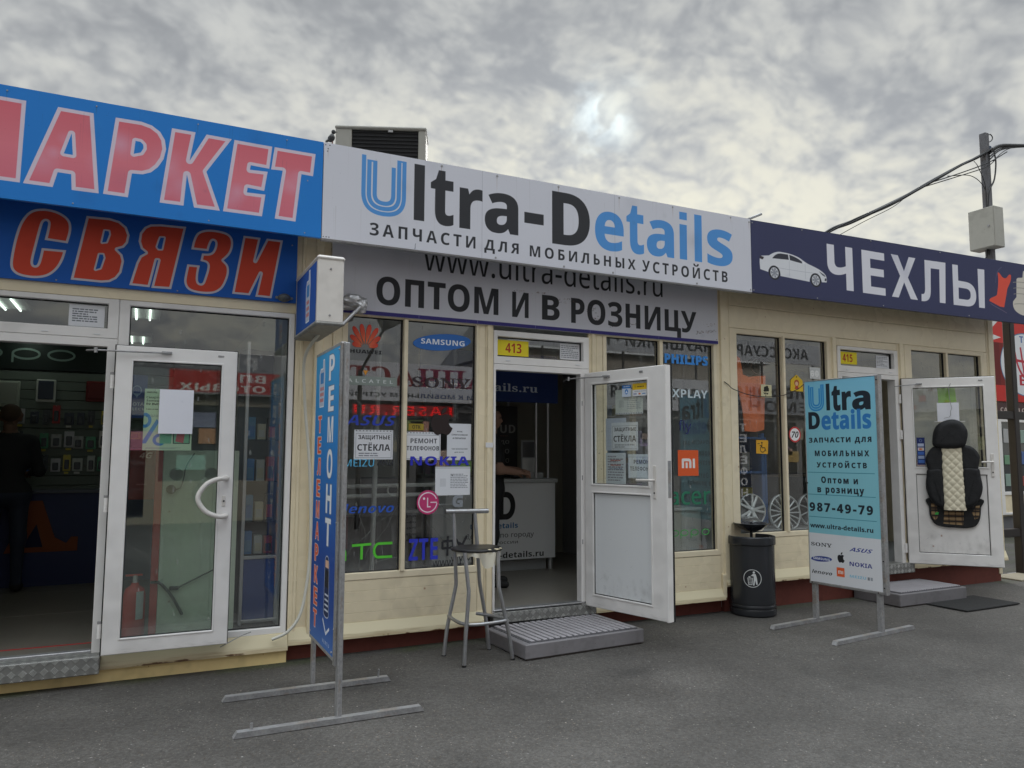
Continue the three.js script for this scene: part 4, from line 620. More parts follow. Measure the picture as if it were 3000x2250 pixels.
{ // right stand
  const s = thing('pavement_sign', 'pale blue and white sign board on two legs, beside the black bin', 'sign', [5.551, 0, 0.58], { turn: -Math.acos(0.1145) });
  part('leg', bx(0.005, 0.050, 0.02, 0.36, -0.045, -0.005, 0.004), galv, s); part('leg', bx(0.632, 0.676, 0.02, 0.36, -0.045, -0.005, 0.004), galv, s);
  part('frame', frame(-0.008, 0.732, 0.342, 2.192, [[0.002, 0.700, 0.366, 2.182]], -0.05, 0.006, 0.004), galvLight, s);
  part('panel', bx(0.001, 0.701, 0.365, 2.183, -0.03, 0.001, 0.002), whitePaint, s);
  const B = '#14222f';
  const t = paint(0.698, 1.816, 620, (P) => {
    P.rect(0, 0.7, 0.80, 2.2, '#86c6d4');
    const c = P.c, g = c.createLinearGradient(0, P.Y(2.18), 0, P.Y(1.3)); g.addColorStop(0, '#80c4e0'); g.addColorStop(1, 'rgba(134,198,212,0)'); c.fillStyle = g; c.fillRect(0, 0, 4000, P.Y(1.3));
    bigU(P, 0.038, 0.203, 1.905, 2.148, '#2f8fd0'); P.rect(0.225, 0.262, 1.908, 2.150, B); P.text('t', 0.285, 0.365, 1.905, 2.120, B, { fat: 4 }); P.text('r', 0.385, 0.470, 1.908, 2.065, B, { fat: 4 }); P.text('a', 0.487, 0.648, 1.900, 2.062, B, { fat: 4 });
    P.text('D', 0.036, 0.150, 1.745, 1.897, B, { fat: 4 }); P.text('etails', 0.170, 0.652, 1.735, 1.905, '#2c7cc0', { fat: 4 });
    P.text('ЗАПЧАСТИ ДЛЯ', 0.028, 0.655, 1.606, 1.664, B, { w: 'bold', sp: 0.12, fat: 4 }); P.text('МОБИЛЬНЫХ', 0.084, 0.622, 1.496, 1.546, B, { sp: 0.2, fat: 4 }); P.text('УСТРОЙСТВ', 0.106, 0.600, 1.392, 1.452, B, { sp: 0.2, fat: 4 });
    P.text('Оптом и', 0.143, 0.513, 1.254, 1.312, B, { sp: 0.14, fat: 4 }); P.text('в розницу', 0.098, 0.562, 1.150, 1.216, B, { sp: 0.12, fat: 4 });
    P.text('987-49-79', 0.014, 0.640, 0.998, 1.076, B, { sp: 0.14, fat: 4 }); P.text('www.ultra-details.ru', 0.016, 0.633, 0.848, 0.888, B, { fat: 3 });
    for (const y of [1.348, 1.148, 0.946]) P.rect(0.006, 0.668, y - 0.0025, y + 0.0025, '#2d7f96');
    P.rect(0, 0.7, 0.3, 0.80, '#dfe1e6');
    P.text('SONY', 0.018, 0.232, 0.684, 0.717, '#20222a', { f: 'serif' }); P.text('ASUS', 0.407, 0.618, 0.672, 0.707, '#2c3a92', { italic: true, skew: 0.2 });
    P.oval(0.121, 0.573, 0.107, 0.024, '#263a8c', null, 0, 0.06); P.text('SAMSUNG', 0.036, 0.208, 0.562, 0.584, '#eef0f6');
    appleMark(P, 0.283, 0.352, 0.562, 0.655, '#191a1f'); P.text('NOKIA', 0.400, 0.612, 0.546, 0.582, '#232c84'); P.text('lenovo', 0.018, 0.226, 0.437, 0.470, '#27272c', { italic: true });
    miMark(P, 0.272, 0.348, 0.440, 0.518); P.text('MEIZU', 0.398, 0.552, 0.446, 0.470, '#8fc7e0', { w: 'bold' }); P.rect(0.565, 0.585, 0.444, 0.470, '#80868f'); P.rect(0.592, 0.612, 0.444, 0.470, '#9aa0a8');
    P.wear(8, 0.04, '60,70,80'); P.drips(20, 0.05); P.specks(30, 0.3, 0.003);
  }, '#dfe1e6', { ox: 0.002, oy: 0.366 });
  part('printed_face', sheet(0.002, 0.700, 0.366, 2.182, 0.0025), printMat(t, 0.38), s);
  for (const [x, y] of [[0.716, 2.15], [0.716, 0.62], [0.716, 0.40], [0.02, 0.354], [0.66, 0.354], [0.003, 1.25]]) part('rivet', cyl([x, y, 0.004], [x, y, 0.011], 0.007, 0.005, 8), gasket, s);
  foot(s, 0.005, -0.52, 0.585); foot(s, 0.632, -0.49, 0.62);
}
function appleMark(P, x0, x1, y0, y1, col) {
  const w = x1 - x0, h = y1 - y0, X = (u) => x0 + u * w, Y = (v) => y0 + v * h;
  P.path((q) => { q.m(X(0.5), Y(0.68)); q.b(X(0.35), Y(0.76), X(0.02), Y(0.76), X(0.02), Y(0.42)); q.b(X(0.02), Y(0.2), X(0.2), Y(0), X(0.32), Y(0)); q.b(X(0.42), Y(0), X(0.45), Y(0.05), X(0.53), Y(0.05)); q.b(X(0.6), Y(0.05), X(0.64), Y(0), X(0.74), Y(0)); q.b(X(0.86), Y(0), X(0.97), Y(0.16), X(1), Y(0.25)); q.b(X(0.78), Y(0.34), X(0.76), Y(0.58), X(0.95), Y(0.66)); q.b(X(0.85), Y(0.78), X(0.65), Y(0.76), X(0.5), Y(0.68)); q.z(); }, col);
  P.path((q) => { q.m(X(0.5), Y(0.74)); q.b(X(0.48), Y(0.88), X(0.58), Y(0.98), X(0.74), Y(1)); q.b(X(0.76), Y(0.86), X(0.66), Y(0.76), X(0.5), Y(0.74)); q.z(); }, col);
}
function miMark(P, x0, x1, y0, y1) {
  P.rect(x0, x1, y0, y1, '#e8602c'); const w = x1 - x0, h = y1 - y0, X = (u) => x0 + u * w, Y = (v) => y0 + v * h;
  P.path((q) => { q.m(X(0.24), Y(0.30)); q.l(X(0.24), Y(0.62)); q.l(X(0.50), Y(0.62)); q.b(X(0.58), Y(0.62), X(0.60), Y(0.60), X(0.60), Y(0.52)); q.l(X(0.60), Y(0.30)); }, null, '#f2ece8', 0.11 * w); P.rect(X(0.37), X(0.47), Y(0.30), Y(0.52), '#f2ece8'); P.rect(X(0.72), X(0.83), Y(0.30), Y(0.67), '#f2ece8');
}
// ------------------------------------------------------------------ on the roofs
{ // air conditioner seen from its coil side
  const s = thing('air_conditioner', 'grey outdoor air conditioner with dark coil, on the roof behind the white sign', 'air conditioner', [1.30, 3.632, -0.2], { turn: -Math.atan2(0.28, 0.68) });
  const casing = std([0.34, 0.345, 0.32], 0.6, 0, { map: rep(dirtTex, 1) }), coil = std([0.010, 0.010, 0.011], 0.8), H = 0.515;
  part('side_panel', bx(0, 0.13, 0, H - 0.03, -0.30, 0, 0.006), casing, s);
  part('corner_post', bx(0.665, 0.725, 0, H - 0.03, -0.04, 0, 0.006), casing, s);
  part('end_panel', bx(0.680, 0.725, 0, H - 0.03, -0.30, -0.045, 0.004), std([0.05, 0.05, 0.05], 0.6), s);
  part('back_panel', bx(0.13, 0.68, 0, H - 0.03, -0.30, -0.26, 0.004), casing, s);
  part('coil', bx(0.131, 0.664, 0.01, H - 0.035, -0.06, -0.018, 0), coil, s);
  for (let i = 0; i < 15; i++) part('fin', bx(0.132, 0.663, 0.03 + i * 0.031, 0.036 + i * 0.031, -0.017, -0.010, 0.001), std([0.014, 0.014, 0.015], 0.8), s);
  part('lid', bx(-0.006, 0.731, H - 0.03, H, -0.306, 0.008, 0.01), casing, s);
  part('clip', bx(0.42, 0.46, H - 0.05, H - 0.032, -0.01, 0.004, 0.002), galvLight, s);
  part('foot_rail', bx(0.05, 0.68, -0.003, 0.012, -0.27, -0.02), galv, s);
}
{ // bird on the joint of the signs
  const g = new THREE.SphereGeometry(1, 18, 14), p = g.attributes.position;
  for (let i = 0; i < p.count; i++) { const x = p.getX(i), y = p.getY(i), z = p.getZ(i), k = 1 - 0.45 * sm(y, -0.2, 1); p.setXYZ(i, x * 0.026 * k - 0.010 * (1 - y) * 0.5, y * 0.034, z * 0.036 * k); }
  g.computeVertexNormals();
  const s = thing('pigeon', 'small dark pigeon on the roof edge left of the air conditioner', 'bird', [1.150, 3.752, 0.38]);
  g.translate(1.150, 3.787, 0.38); const dk = std([0.06, 0.062, 0.065], 0.8); part('body', g, dk, s);
  const hd = new THREE.SphereGeometry(0.016, 14, 10); hd.translate(1.158, 3.830, 0.385); part('head', hd, dk, s);
  part('beak', cyl([1.170, 3.830, 0.39], [1.184, 3.826, 0.395], 0.004, 0.001, 6), black, s);
  part('tail', cyl([1.140, 3.775, 0.38], [1.106, 3.748, 0.38], 0.013, 0.008, 8), dk, s);
  for (const z of [0.372, 0.390]) part('leg', cyl([1.152, 3.736, z], [1.152, 3.762, z], 0.003, 0.003, 6), std([0.25, 0.1, 0.08], 0.7), s);
}
{ // flood lamp lying on the roof edge
  const s = thing('roof_floodlight', 'grey slanted floodlight on the roof edge between white and navy signs', 'lamp', [5.30, 3.63, 0.22]);
  const g = bx(-0.09, 0.09, -0.012, 0.014, -0.05, 0.05, 0.006); g.rotateZ(0.42); g.translate(5.33, 3.838, 0.2); part('housing', g, galvLight, s);
  part('bracket', cyl([5.27, 3.63, 0.2], [5.28, 3.82, 0.2], 0.008), galv, s);
}
{ // square pole with meter box on the roof of the right kiosk
  const s = thing('utility_pole', 'square dark grey pole rising behind the navy sign at the right', 'pole', [9.30, 3.63, 0.04]);
  const c = std([0.20, 0.20, 0.215], 0.7, 0, { map: rep(galvTex, 2) });
  part('shaft', bx(9.30, 9.376, 3.63, 5.53, 0.0, 0.085, 0.006), c, s);
  part('hook', tube([[9.37, 5.49, 0.05], [9.45, 5.54, 0.05], [9.50, 5.51, 0.05], [9.47, 5.46, 0.05], [9.37, 5.41, 0.05]], 0.007, 30, 6), black, s);
  part('anchor', bx(9.375, 9.44, 5.28, 5.38, 0.02, 0.07, 0.006), std([0.03, 0.06, 0.12], 0.6), s);
  const b = thing('meter_box', 'pale grey metal cabinet with a small lock, hung on the square pole', 'electrical box', [9.27, 4.04, 0.045]);
  const box = std([0.42, 0.43, 0.40], 0.5, 0, { map: rep(dirtTex, 0.9) });
  part('case', bx(9.190, 9.375, 4.04, 4.54, -0.115, 0.205, 0.006), box, b); part('door', bx(9.178, 9.188, 4.046, 4.534, -0.11, 0.198, 0.003), box, b);
  part('lock', cyl([9.179, 4.30, 0.14], [9.168, 4.30, 0.14], 0.014), galv, b);
  part('cable_gland', tube([[9.27, 4.04, 0.05], [9.23, 3.95, 0.07], [9.15, 3.88, 0.08]], 0.010, 20, 6), black, b); part('cable_gland', tube([[9.29, 4.04, 0.05], [9.31, 3.96, 0.05], [9.34, 3.86, 0.03]], 0.010, 20, 6), black, b);
}
{ // bundles of cable
  const s = thing('cable_bundle', 'thick sagging bundle of black cables running left from the square pole', 'cable', [7.9, 4.4, -0.1]);
  const main = [[6.2, 3.62, -0.12], [6.70, 3.95, -0.1], [7.114, 4.142, -0.1], [7.8, 4.46, -0.1], [8.583, 4.869, -0.1], [9.0, 5.09, -0.08], [9.22, 5.21, 0.02], [9.36, 5.31, 0.11]];
  for (let k = 0; k < 6; k++) { const a = k * 1.05, j = (i) => 0.021 * (0.7 + 0.5 * Math.sin(i * 2.1 + k)), pts = main.map(([x, y, z], i) => [x, y + Math.sin(a + i * 0.9) * j(i) * (i > 4 ? 0.6 : 1), z + Math.cos(a + i * 0.9) * 0.02]); part('cable', tube(pts, k < 2 ? 0.011 : 0.0075, 70, 7), black, s); }
  part('cable', tube([[6.25, 3.61, -0.1], [7.2, 4.11, -0.1], [7.75, 4.38, -0.1], [8.0, 4.54, -0.1]], 0.004, 40, 5), black, s);
  part('cable', tube([[8.35, 4.73, -0.1], [8.9, 4.93, -0.05], [9.24, 5.06, 0.11], [9.5, 5.24, 0.11]], 0.006, 40, 5), black, s);
  part('cable', tube([[8.55, 4.83, -0.1], [9.0, 5.0, 0], [9.30, 5.13, 0.115], [9.7, 5.34, 0.1]], 0.007, 40, 5), black, s);
  part('cable', tube([[8.8, 4.94, -0.1], [9.03, 4.93, 0.05], [9.21, 4.78, 0.1], [9.22, 4.55, 0.1]], 0.005, 40, 5), black, s);
  part('cable', tube([[9.18, 5.16, 0.0], [9.13, 5.05, 0.08], [9.20, 4.82, 0.11], [9.215, 4.55, 0.1]], 0.005, 40, 5), black, s);
  const r = thing('cable_bundle', 'black cables spreading right from the top of the square pole', 'cable', [9.8, 5.4, 0.1]);
  for (let k = 0; k < 4; k++) part('cable', tube([[9.33, 5.28 - k * 0.035, 0.11], [9.55, 5.39 - k * 0.02, 0.1], [9.9, 5.46 - k * 0.008, 0.1], [10.6, 5.58, 0.1]], k ? 0.009 : 0.022, 40, 6), black, r);
  part('cable', tube([[9.43, 5.30, 0.1], [9.44, 5.15, 0.11], [9.38, 4.92, 0.115], [9.27, 4.75, 0.11], [9.23, 4.53, 0.11]], 0.010, 40, 6), black, r);
  part('cable', tube([[9.38, 5.16, 0.11], [9.62, 5.33, 0.11], [9.85, 5.43, 0.1]], 0.005, 30, 5), black, r);
}
// ------------------------------------------------------------------ on the walls
{ // arm wrapped in foil and tape beside the light box
  const s = thing('wrapped_bracket', 'bracket wrapped in crumpled silver foil, right of the light box', 'bracket', [1.42, 2.555, 0.12]);
  const foil = std([0.50, 0.50, 0.51], 0.36, 0.75, { flatShading: true });
  const lump = (x, y, z, a, b, c, sd) => { const g = new THREE.IcosahedronGeometry(1, 3), p = g.attributes.position; for (let i = 0; i < p.count; i++) { const v = V(p.getX(i), p.getY(i), p.getZ(i)), k = 0.72 + 0.65 * fbm(v.x * 2.2 + sd, v.y * 2.2 + v.z * 1.7, sd, 3); p.setXYZ(i, v.x * a * k + x, v.y * b * k + y, v.z * c * k + z); } g.computeVertexNormals(); return g; };
  part('foil_wrap', lump(1.40, 2.645, 0.14, 0.085, 0.052, 0.06, 3), foil, s); part('foil_wrap', lump(1.455, 2.615, 0.15, 0.04, 0.06, 0.05, 9), foil, s);
  part('tube', cyl([1.17, 2.585, 0.14], [1.42, 2.600, 0.14], 0.021), galv, s); part('rod', cyl([1.44, 2.605, 0.18], [1.285, 2.44, 0.26], 0.014), galvLight, s);
}
{ // small oval lamp on the lower blue sign
  const s = thing('wall_lamp', 'small grey oval lamp at the lower right corner of the dark red lettering', 'lamp', [0.90, 2.62, 0.06]);
  const g = new THREE.SphereGeometry(1, 24, 14); g.scale(0.046, 0.030, 0.05); g.translate(0.901, 2.645, 0.045); part('housing', g, std([0.12, 0.13, 0.13], 0.5), s);
  for (const x of [0.848, 0.954]) part('lug', cyl([x, 2.645, 0.03], [x, 2.645, 0.045], 0.010), std([0.2, 0.21, 0.21], 0.5), s);
}
solo('conduit', ribbed([[1.10, 2.36, 0.42], [1.05, 2.20, 0.12], [1.07, 1.9, 0.05], [1.12, 1.4, 0.045], [1.14, 0.85, 0.05], [1.12, 0.56, 0.06], [1.07, 0.335, 0.07], [0.99, 0.235, 0.07], [0.89, 0.19, 0.05]], 0.0125, 420, 0.22), std([0.66, 0.65, 0.58], 0.5), 'white corrugated cable conduit curving down the corner below the light box', 'conduit');
solo('door_stop_cable', tube([[0.54, 0.19, 0.12], [0.68, 0.235, 0.05], [0.75, 0.252, 0.03]], 0.003, 20, 5), galv, 'thin metal stay cable fixed to the trim below the glass door', 'cable');
solo('loose_wire', tube([[5.074, 2.213, 0.03], [5.12, 2.185, 0.035], [5.197, 2.142, 0.03], [5.45, 2.09, 0.028], [5.781, 2.098, 0.03], [6.02, 2.17, 0.03], [6.141, 2.239, 0.03]], 0.004, 60, 6), black, 'thin sagging black wire across the window of the right kiosk', 'wire');
solo('tape_patch', bx(2.547, 2.613, 1.556, 1.597, 0.0175, 0.0195, 0.0008), std([0.75, 0.75, 0.76], 0.5), 'white tape patch on the post left of door 413', 'tape');
for (const [n, x0, x1, y0, y1, where] of [['413', 2.671, 2.968, 2.337, 2.470, 'yellow 413 plate above the half open middle door'], ['415', 6.706, 7.004, 2.490, 2.624, 'yellow 415 plate above the far right door, partly behind the sign board']]) {
  const s = thing('number_plate', where, 'number plate', [(x0 + x1) / 2, y0, -0.02]);
  part('plate', bx(x0, x1, y0, y1, -0.036, -0.033, 0.001), std([0.75, 0.66, 0.10], 0.45), s);
  part('printed_face', sheet(x0 + 0.001, x1 - 0.001, y0 + 0.001, y1 - 0.001, -0.0325), printMat(paint(0.295, 0.131, 700, (P) => { P.text(n, 0.075, 0.228, 0.024, 0.108, '#b03423'); P.wear(3, 0.06); }, '#ecd92e'), 0.4), s);
}
// ------------------------------------------------------------------ papers stuck to the glass
function curled(w, h, k = 0.004) { const g = new THREE.PlaneGeometry(w, h, 8, 8), p = g.attributes.position, s = rnd() * 50; for (let i = 0; i < p.count; i++) { const x = p.getX(i), y = p.getY(i); p.setZ(i, k * (fbm(x * 9 + s, y * 9, 3, 2) - 0.2) + k * 1.2 * Math.abs(x / w) ** 3); } g.translate(0, h / 2, 0); g.computeVertexNormals(); return g; }
function paper(name, label, x0, x1, y0, y1, z, draw, o = {}) {
  const w = x1 - x0, h = y1 - y0, t = paint(w, h, o.ppm ?? 700, draw, o.bg ?? '#dfe1e6');
  return solo(name, curled(w, h, o.curl ?? 0.003), printMat(t, 0.6, { transparent: !!o.clear }), label, o.cat ?? 'paper', { at: o.at ?? [(x0 + x1) / 2, y0, z], local: true, turn: o.turn, group: o.group });
}
// positions on an open door leaf: s along it, y up, off its glass
const LEAF2 = { x: 3.515, z: 0.03, t: -Math.atan2(0.86, 0.225) }, LEAF3 = { x: 7.62, z: 0.03, t: -Math.atan2(0.66, 0.6) };
const onLeaf = (L, s, y, off) => [L.x + s * Math.cos(L.t) + off * Math.sin(L.t), y, L.z - s * Math.sin(L.t) + off * Math.cos(L.t)];
function leafPaper(L, name, label, s0, s1, y0, y1, off, draw, o = {}) { return paper(name, label, s0, s1, y0, y1, 0, draw, { ...o, at: onLeaf(L, (s0 + s1) / 2, y0, off), turn: L.t }); }
const INK = '#2a2b30', GREY = '#8b8d94';
paper('blank_sheet', 'blank white paper taped on the glass door of the left kiosk', 0.097, 0.309, 1.631, 1.930, 0.118, (P) => { P.wear(5, 0.08, '90,90,110'); }, { curl: 0.006, bg: '#e6e7ef' });
paper('phone_poster', 'pale green phone poster with a blue percent mark, behind the blank white paper', 0.006, 0.307, 1.519, 1.931, 0.106, (P) => {
  P.text('SAMSUNG', 0.012, 0.075, 0.383, 0.395, INK); P.text('Смартфон', 0.012, 0.13, 0.342, 0.364, INK, { w: 'normal' }); P.text('Samsung', 0.012, 0.12, 0.322, 0.340, INK); P.text('по выгоде', 0.012, 0.13, 0.298, 0.318, INK); P.lines(0.012, 0.09, 0.22, 0.24, 2, GREY); P.lines(0.012, 0.09, 0.27, 0.28, 1, INK);
  P.oval(0.008, 0.20, 0.03, 0.04, null, '#4d8fd0', 0.02); P.poly([[-0.01, 0.045], [0.02, 0.045], [0.095, 0.19], [0.08, 0.21]], '#4d8fd0'); P.oval(0.10, 0.07, 0.03, 0.03, null, '#4d8fd0', 0.02); P.rect(0.10, 0.175, 0.045, 0.13, '#7fb79c'); P.rect(0.185, 0.29, 0.045, 0.13, '#2e3a3c'); P.rect(0.19, 0.285, 0.05, 0.125, '#86b79a'); P.poly([[0.20, 0.06], [0.25, 0.05], [0.26, 0.125], [0.21, 0.12]], '#c8676f'); P.lines(0.02, 0.24, 0.008, 0.02, 2, GREY);
}, { bg: '#cdd9c0', cat: 'poster' });
paper('notice', 'small typed notice in the transom above the open left doorway', -0.473, -0.262, 2.343, 2.490, -0.039, (P) => { P.lines(0.02, 0.17, 0.03, 0.125, 6, '#6d7078', 0.5); }, {});
paper('notice', 'small typed notice at the right end of the transom over the middle door', 3.281, 3.481, 2.336, 2.478, -0.039, (P) => { P.lines(0.012, 0.19, 0.012, 0.13, 7, '#82858c', 0.45); }, { bg: '#d9dade' });
paper('notice', 'small typed notice at the right end of the transom over the far right door', 7.309, 7.520, 2.474, 2.614, -0.039, (P) => { P.lines(0.012, 0.19, 0.02, 0.13, 7, '#82858c', 0.45); }, {});
const file = (P, w, h, side) => { if (side === 'top') { P.rect(0, w, h - 0.018, h, 'rgba(215,217,222,1)'); for (let i = 0; i < 11; i++) P.rect(w * (0.04 + i * 0.088), w * (0.07 + i * 0.088), h - 0.011, h - 0.005, '#50535a'); } };
const glasses = (P, w, h) => { P.rect(0.012, w - 0.012, 0.012, h - 0.028, '#8f9198'); P.rect(0.015, w - 0.015, 0.015, h - 0.031, '#e6e7ec'); P.text('ЗАЩИТНЫЕ', 0.1 * w, 0.93 * w, h - 0.082, h - 0.042, INK); P.text('СТЁКЛА', 0.08 * w, 0.93 * w, h - 0.162, h - 0.097, INK); P.lines(0.12 * w, 0.9 * w, 0.02, 0.055, 2, GREY, 0.5); };
const repair = (P, w, h) => { P.rect(0.008, w - 0.008, 0.008, h - 0.025, '#8f9198'); P.rect(0.011, w - 0.011, 0.011, h - 0.028, '#e6e7ec'); P.text('РЕМОНТ', 0.14 * w, 0.90 * w, h - 0.09, h - 0.052, '#4a4c53'); P.text('ТЕЛЕФОНОВ', 0.03 * w, 0.96 * w, h - 0.148, h - 0.112, '#4a4c53'); };
paper('printed_notice', 'white sheet in a plastic file about protective glass, left pane of the middle window', 1.468, 1.776, 1.458, 1.686, -0.0385, (P) => { file(P, 0.308, 0.228, 'top'); glasses(P, 0.308, 0.228); }, { curl: 0.0008 });
paper('printed_notice', 'white sheet about phone repair above the dark blue lettering, right pane of middle window', 1.879, 2.173, 1.455, 1.677, -0.0385, (P) => { file(P, 0.294, 0.222, 'top'); repair(P, 0.294, 0.222); }, { curl: 0.0008 });
paper('printed_notice', 'tall white sheet about masks beside the dark apple sticker', 2.229, 2.439, 1.452, 1.749, -0.0387, (P) => { P.text('ВХОД', 0.088, 0.133, 0.226, 0.238, INK); P.text('СТРОГО В МАСКЕ', 0.04, 0.18, 0.200, 0.212, INK); P.text('И ПЕРЧАТКАХ', 0.05, 0.165, 0.172, 0.184, INK); P.text('ТАК БЕЗОПАСНЕЕ', 0.04, 0.18, 0.085, 0.097, '#6a6d74'); P.text('ДЛЯ ВСЕХ', 0.065, 0.148, 0.058, 0.070, '#6a6d74'); }, { bg: '#dde0e6', curl: 0.0008 });
paper('printed_notice', 'wide white sheet of small print above the round pink sticker', 2.132, 2.435, 1.170, 1.400, -0.0385, (P) => { P.rect(0, 0.303, 0.213, 0.23, '#c9ccd2'); P.oval(0.145, 0.16, 0.006, 0.006, '#444'); P.lines(0.13, 0.29, 0.055, 0.175, 9, '#8a8d95', 0.45); P.rect(0.04, 0.092, 0.07, 0.135, '#d3d5da'); }, { bg: '#e3e5ea', curl: 0.0008 });
leafPaper(LEAF2, 'printed_notice', 'cream sheet with small print at the top of the half open door', 0.326, 0.624, 1.838, 2.045, -0.008, (P) => { P.rect(0.04, 0.092, 0.06, 0.12, '#c7c9c6'); P.lines(0.13, 0.28, 0.04, 0.15, 7, '#a0a3a8', 0.4); file(P, 0.298, 0.015, 'top'); }, { bg: '#d9dbd6' });
leafPaper(LEAF2, 'payment_sticker', 'small blue and white payment sticker near the top of the half open door', 0.413, 0.508, 1.983, 2.080, 0.006, (P) => { P.rect(0, 0.095, 0.07, 0.1, '#2f7fd0'); P.lines(0.015, 0.085, 0.08, 0.09, 1, '#dfe8f4', 0.7); P.oval(0.047, 0.042, 0.017, 0.022, '#3c86d2'); P.poly([[0.035, 0.03], [0.047, 0.055], [0.06, 0.03]], '#e5ebf4'); }, { bg: '#cdd9ea', cat: 'sticker', curl: 0 });
leafPaper(LEAF2, 'payment_sticker', 'yellow and white payment sticker with card marks on the half open door', 0.527, 0.675, 1.983, 2.087, 0.006, (P) => { P.rect(0, 0.15, 0.052, 0.11, '#ecc52b'); P.oval(0.03, 0.078, 0.010, 0.010, '#d8ae20'); P.lines(0.05, 0.135, 0.068, 0.086, 1, '#7d6a20', 0.6); P.text('VISA', 0.010, 0.042, 0.012, 0.024, '#263a80', { italic: true }); P.oval(0.069, 0.018, 0.007, 0.007, '#c93a30'); P.oval(0.078, 0.018, 0.007, 0.007, '#e0902c'); P.rect(0.10, 0.135, 0.014, 0.022, '#5f8fbe'); P.lines(0.02, 0.14, 0.034, 0.044, 1, '#9aa0a6', 0.5); }, { bg: '#e0e2e6', cat: 'sticker', curl: 0 });
leafPaper(LEAF2, 'plastic_file', 'pale sheet of paper behind the other sheets in the half open door', 0.208, 0.435, 1.537, 1.810, -0.016, (P) => { P.lines(0.02, 0.2, 0.02, 0.2, 6, '#b8bcc6', 0.2); }, { bg: '#c3c9d8' });
leafPaper(LEAF2, 'printed_notice', 'white sheet about protective glass in the middle of the half open door', 0.278, 0.569, 1.537, 1.771, -0.008, (P) => { glasses(P, 0.291, 0.234); });
leafPaper(LEAF2, 'printed_notice', 'white sheet with red and grey text, lower left in the half open door', 0.213, 0.434, 1.257, 1.516, -0.008, (P) => { P.lines(0.02, 0.2, 0.02, 0.24, 10, '#8f8a92', 0.45); for (const y of [0.15, 0.19]) P.lines(0.05, 0.17, y, y + 0.012, 1, '#c0746a', 0.8); P.text('БЕЗ МАСКИ', 0.04, 0.18, 0.122, 0.136, '#5a6a90'); }, { bg: '#d5dae0' });
leafPaper(LEAF2, 'printed_notice', 'white sheet about phone repair at the lower right of the half open door', 0.461, 0.704, 1.309, 1.506, -0.006, (P) => { P.rect(0.005, 0.243, 0.005, 0.175, '#a2aab8'); P.rect(0.008, 0.24, 0.008, 0.172, '#dde4ec'); P.text('РЕМОНТ', 0.06, 0.25, 0.118, 0.152, '#4a4c53'); P.text('ТЕЛЕФОНОВ', 0.02, 0.275, 0.062, 0.096, '#4a4c53'); }, { bg: '#d5dde6' });
leafPaper(LEAF3, 'blank_sheet', 'white paper pinned above the black car seat cover', 0.340, 0.549, 1.872, 2.081, 0.012, (P) => { P.wear(4, 0.06, '90,90,110'); }, { curl: 0.004, bg: '#e4e5ec' });
leafPaper(LEAF3, 'card_sticker', 'tall dark blue sticker with bank card marks on the far open door', 0.126, 0.206, 1.404, 1.703, 0.006, (P) => { [['#b9c3dc', 0.20], ['#d8d0d4', 0.155], ['#3f6cc0', 0.11], ['#9fb0d0', 0.065], ['#4a76c2', 0.02]].forEach(([c, y]) => P.rect(0.01, 0.07, y, y + 0.034, c)); P.oval(0.032, 0.172, 0.010, 0.010, '#c9402f'); P.oval(0.046, 0.172, 0.010, 0.010, '#e0902c'); P.oval(0.04, 0.265, 0.012, 0.014, null, '#8fa4d0', 0.003); }, { bg: '#1c2c66', cat: 'sticker', curl: 0 });
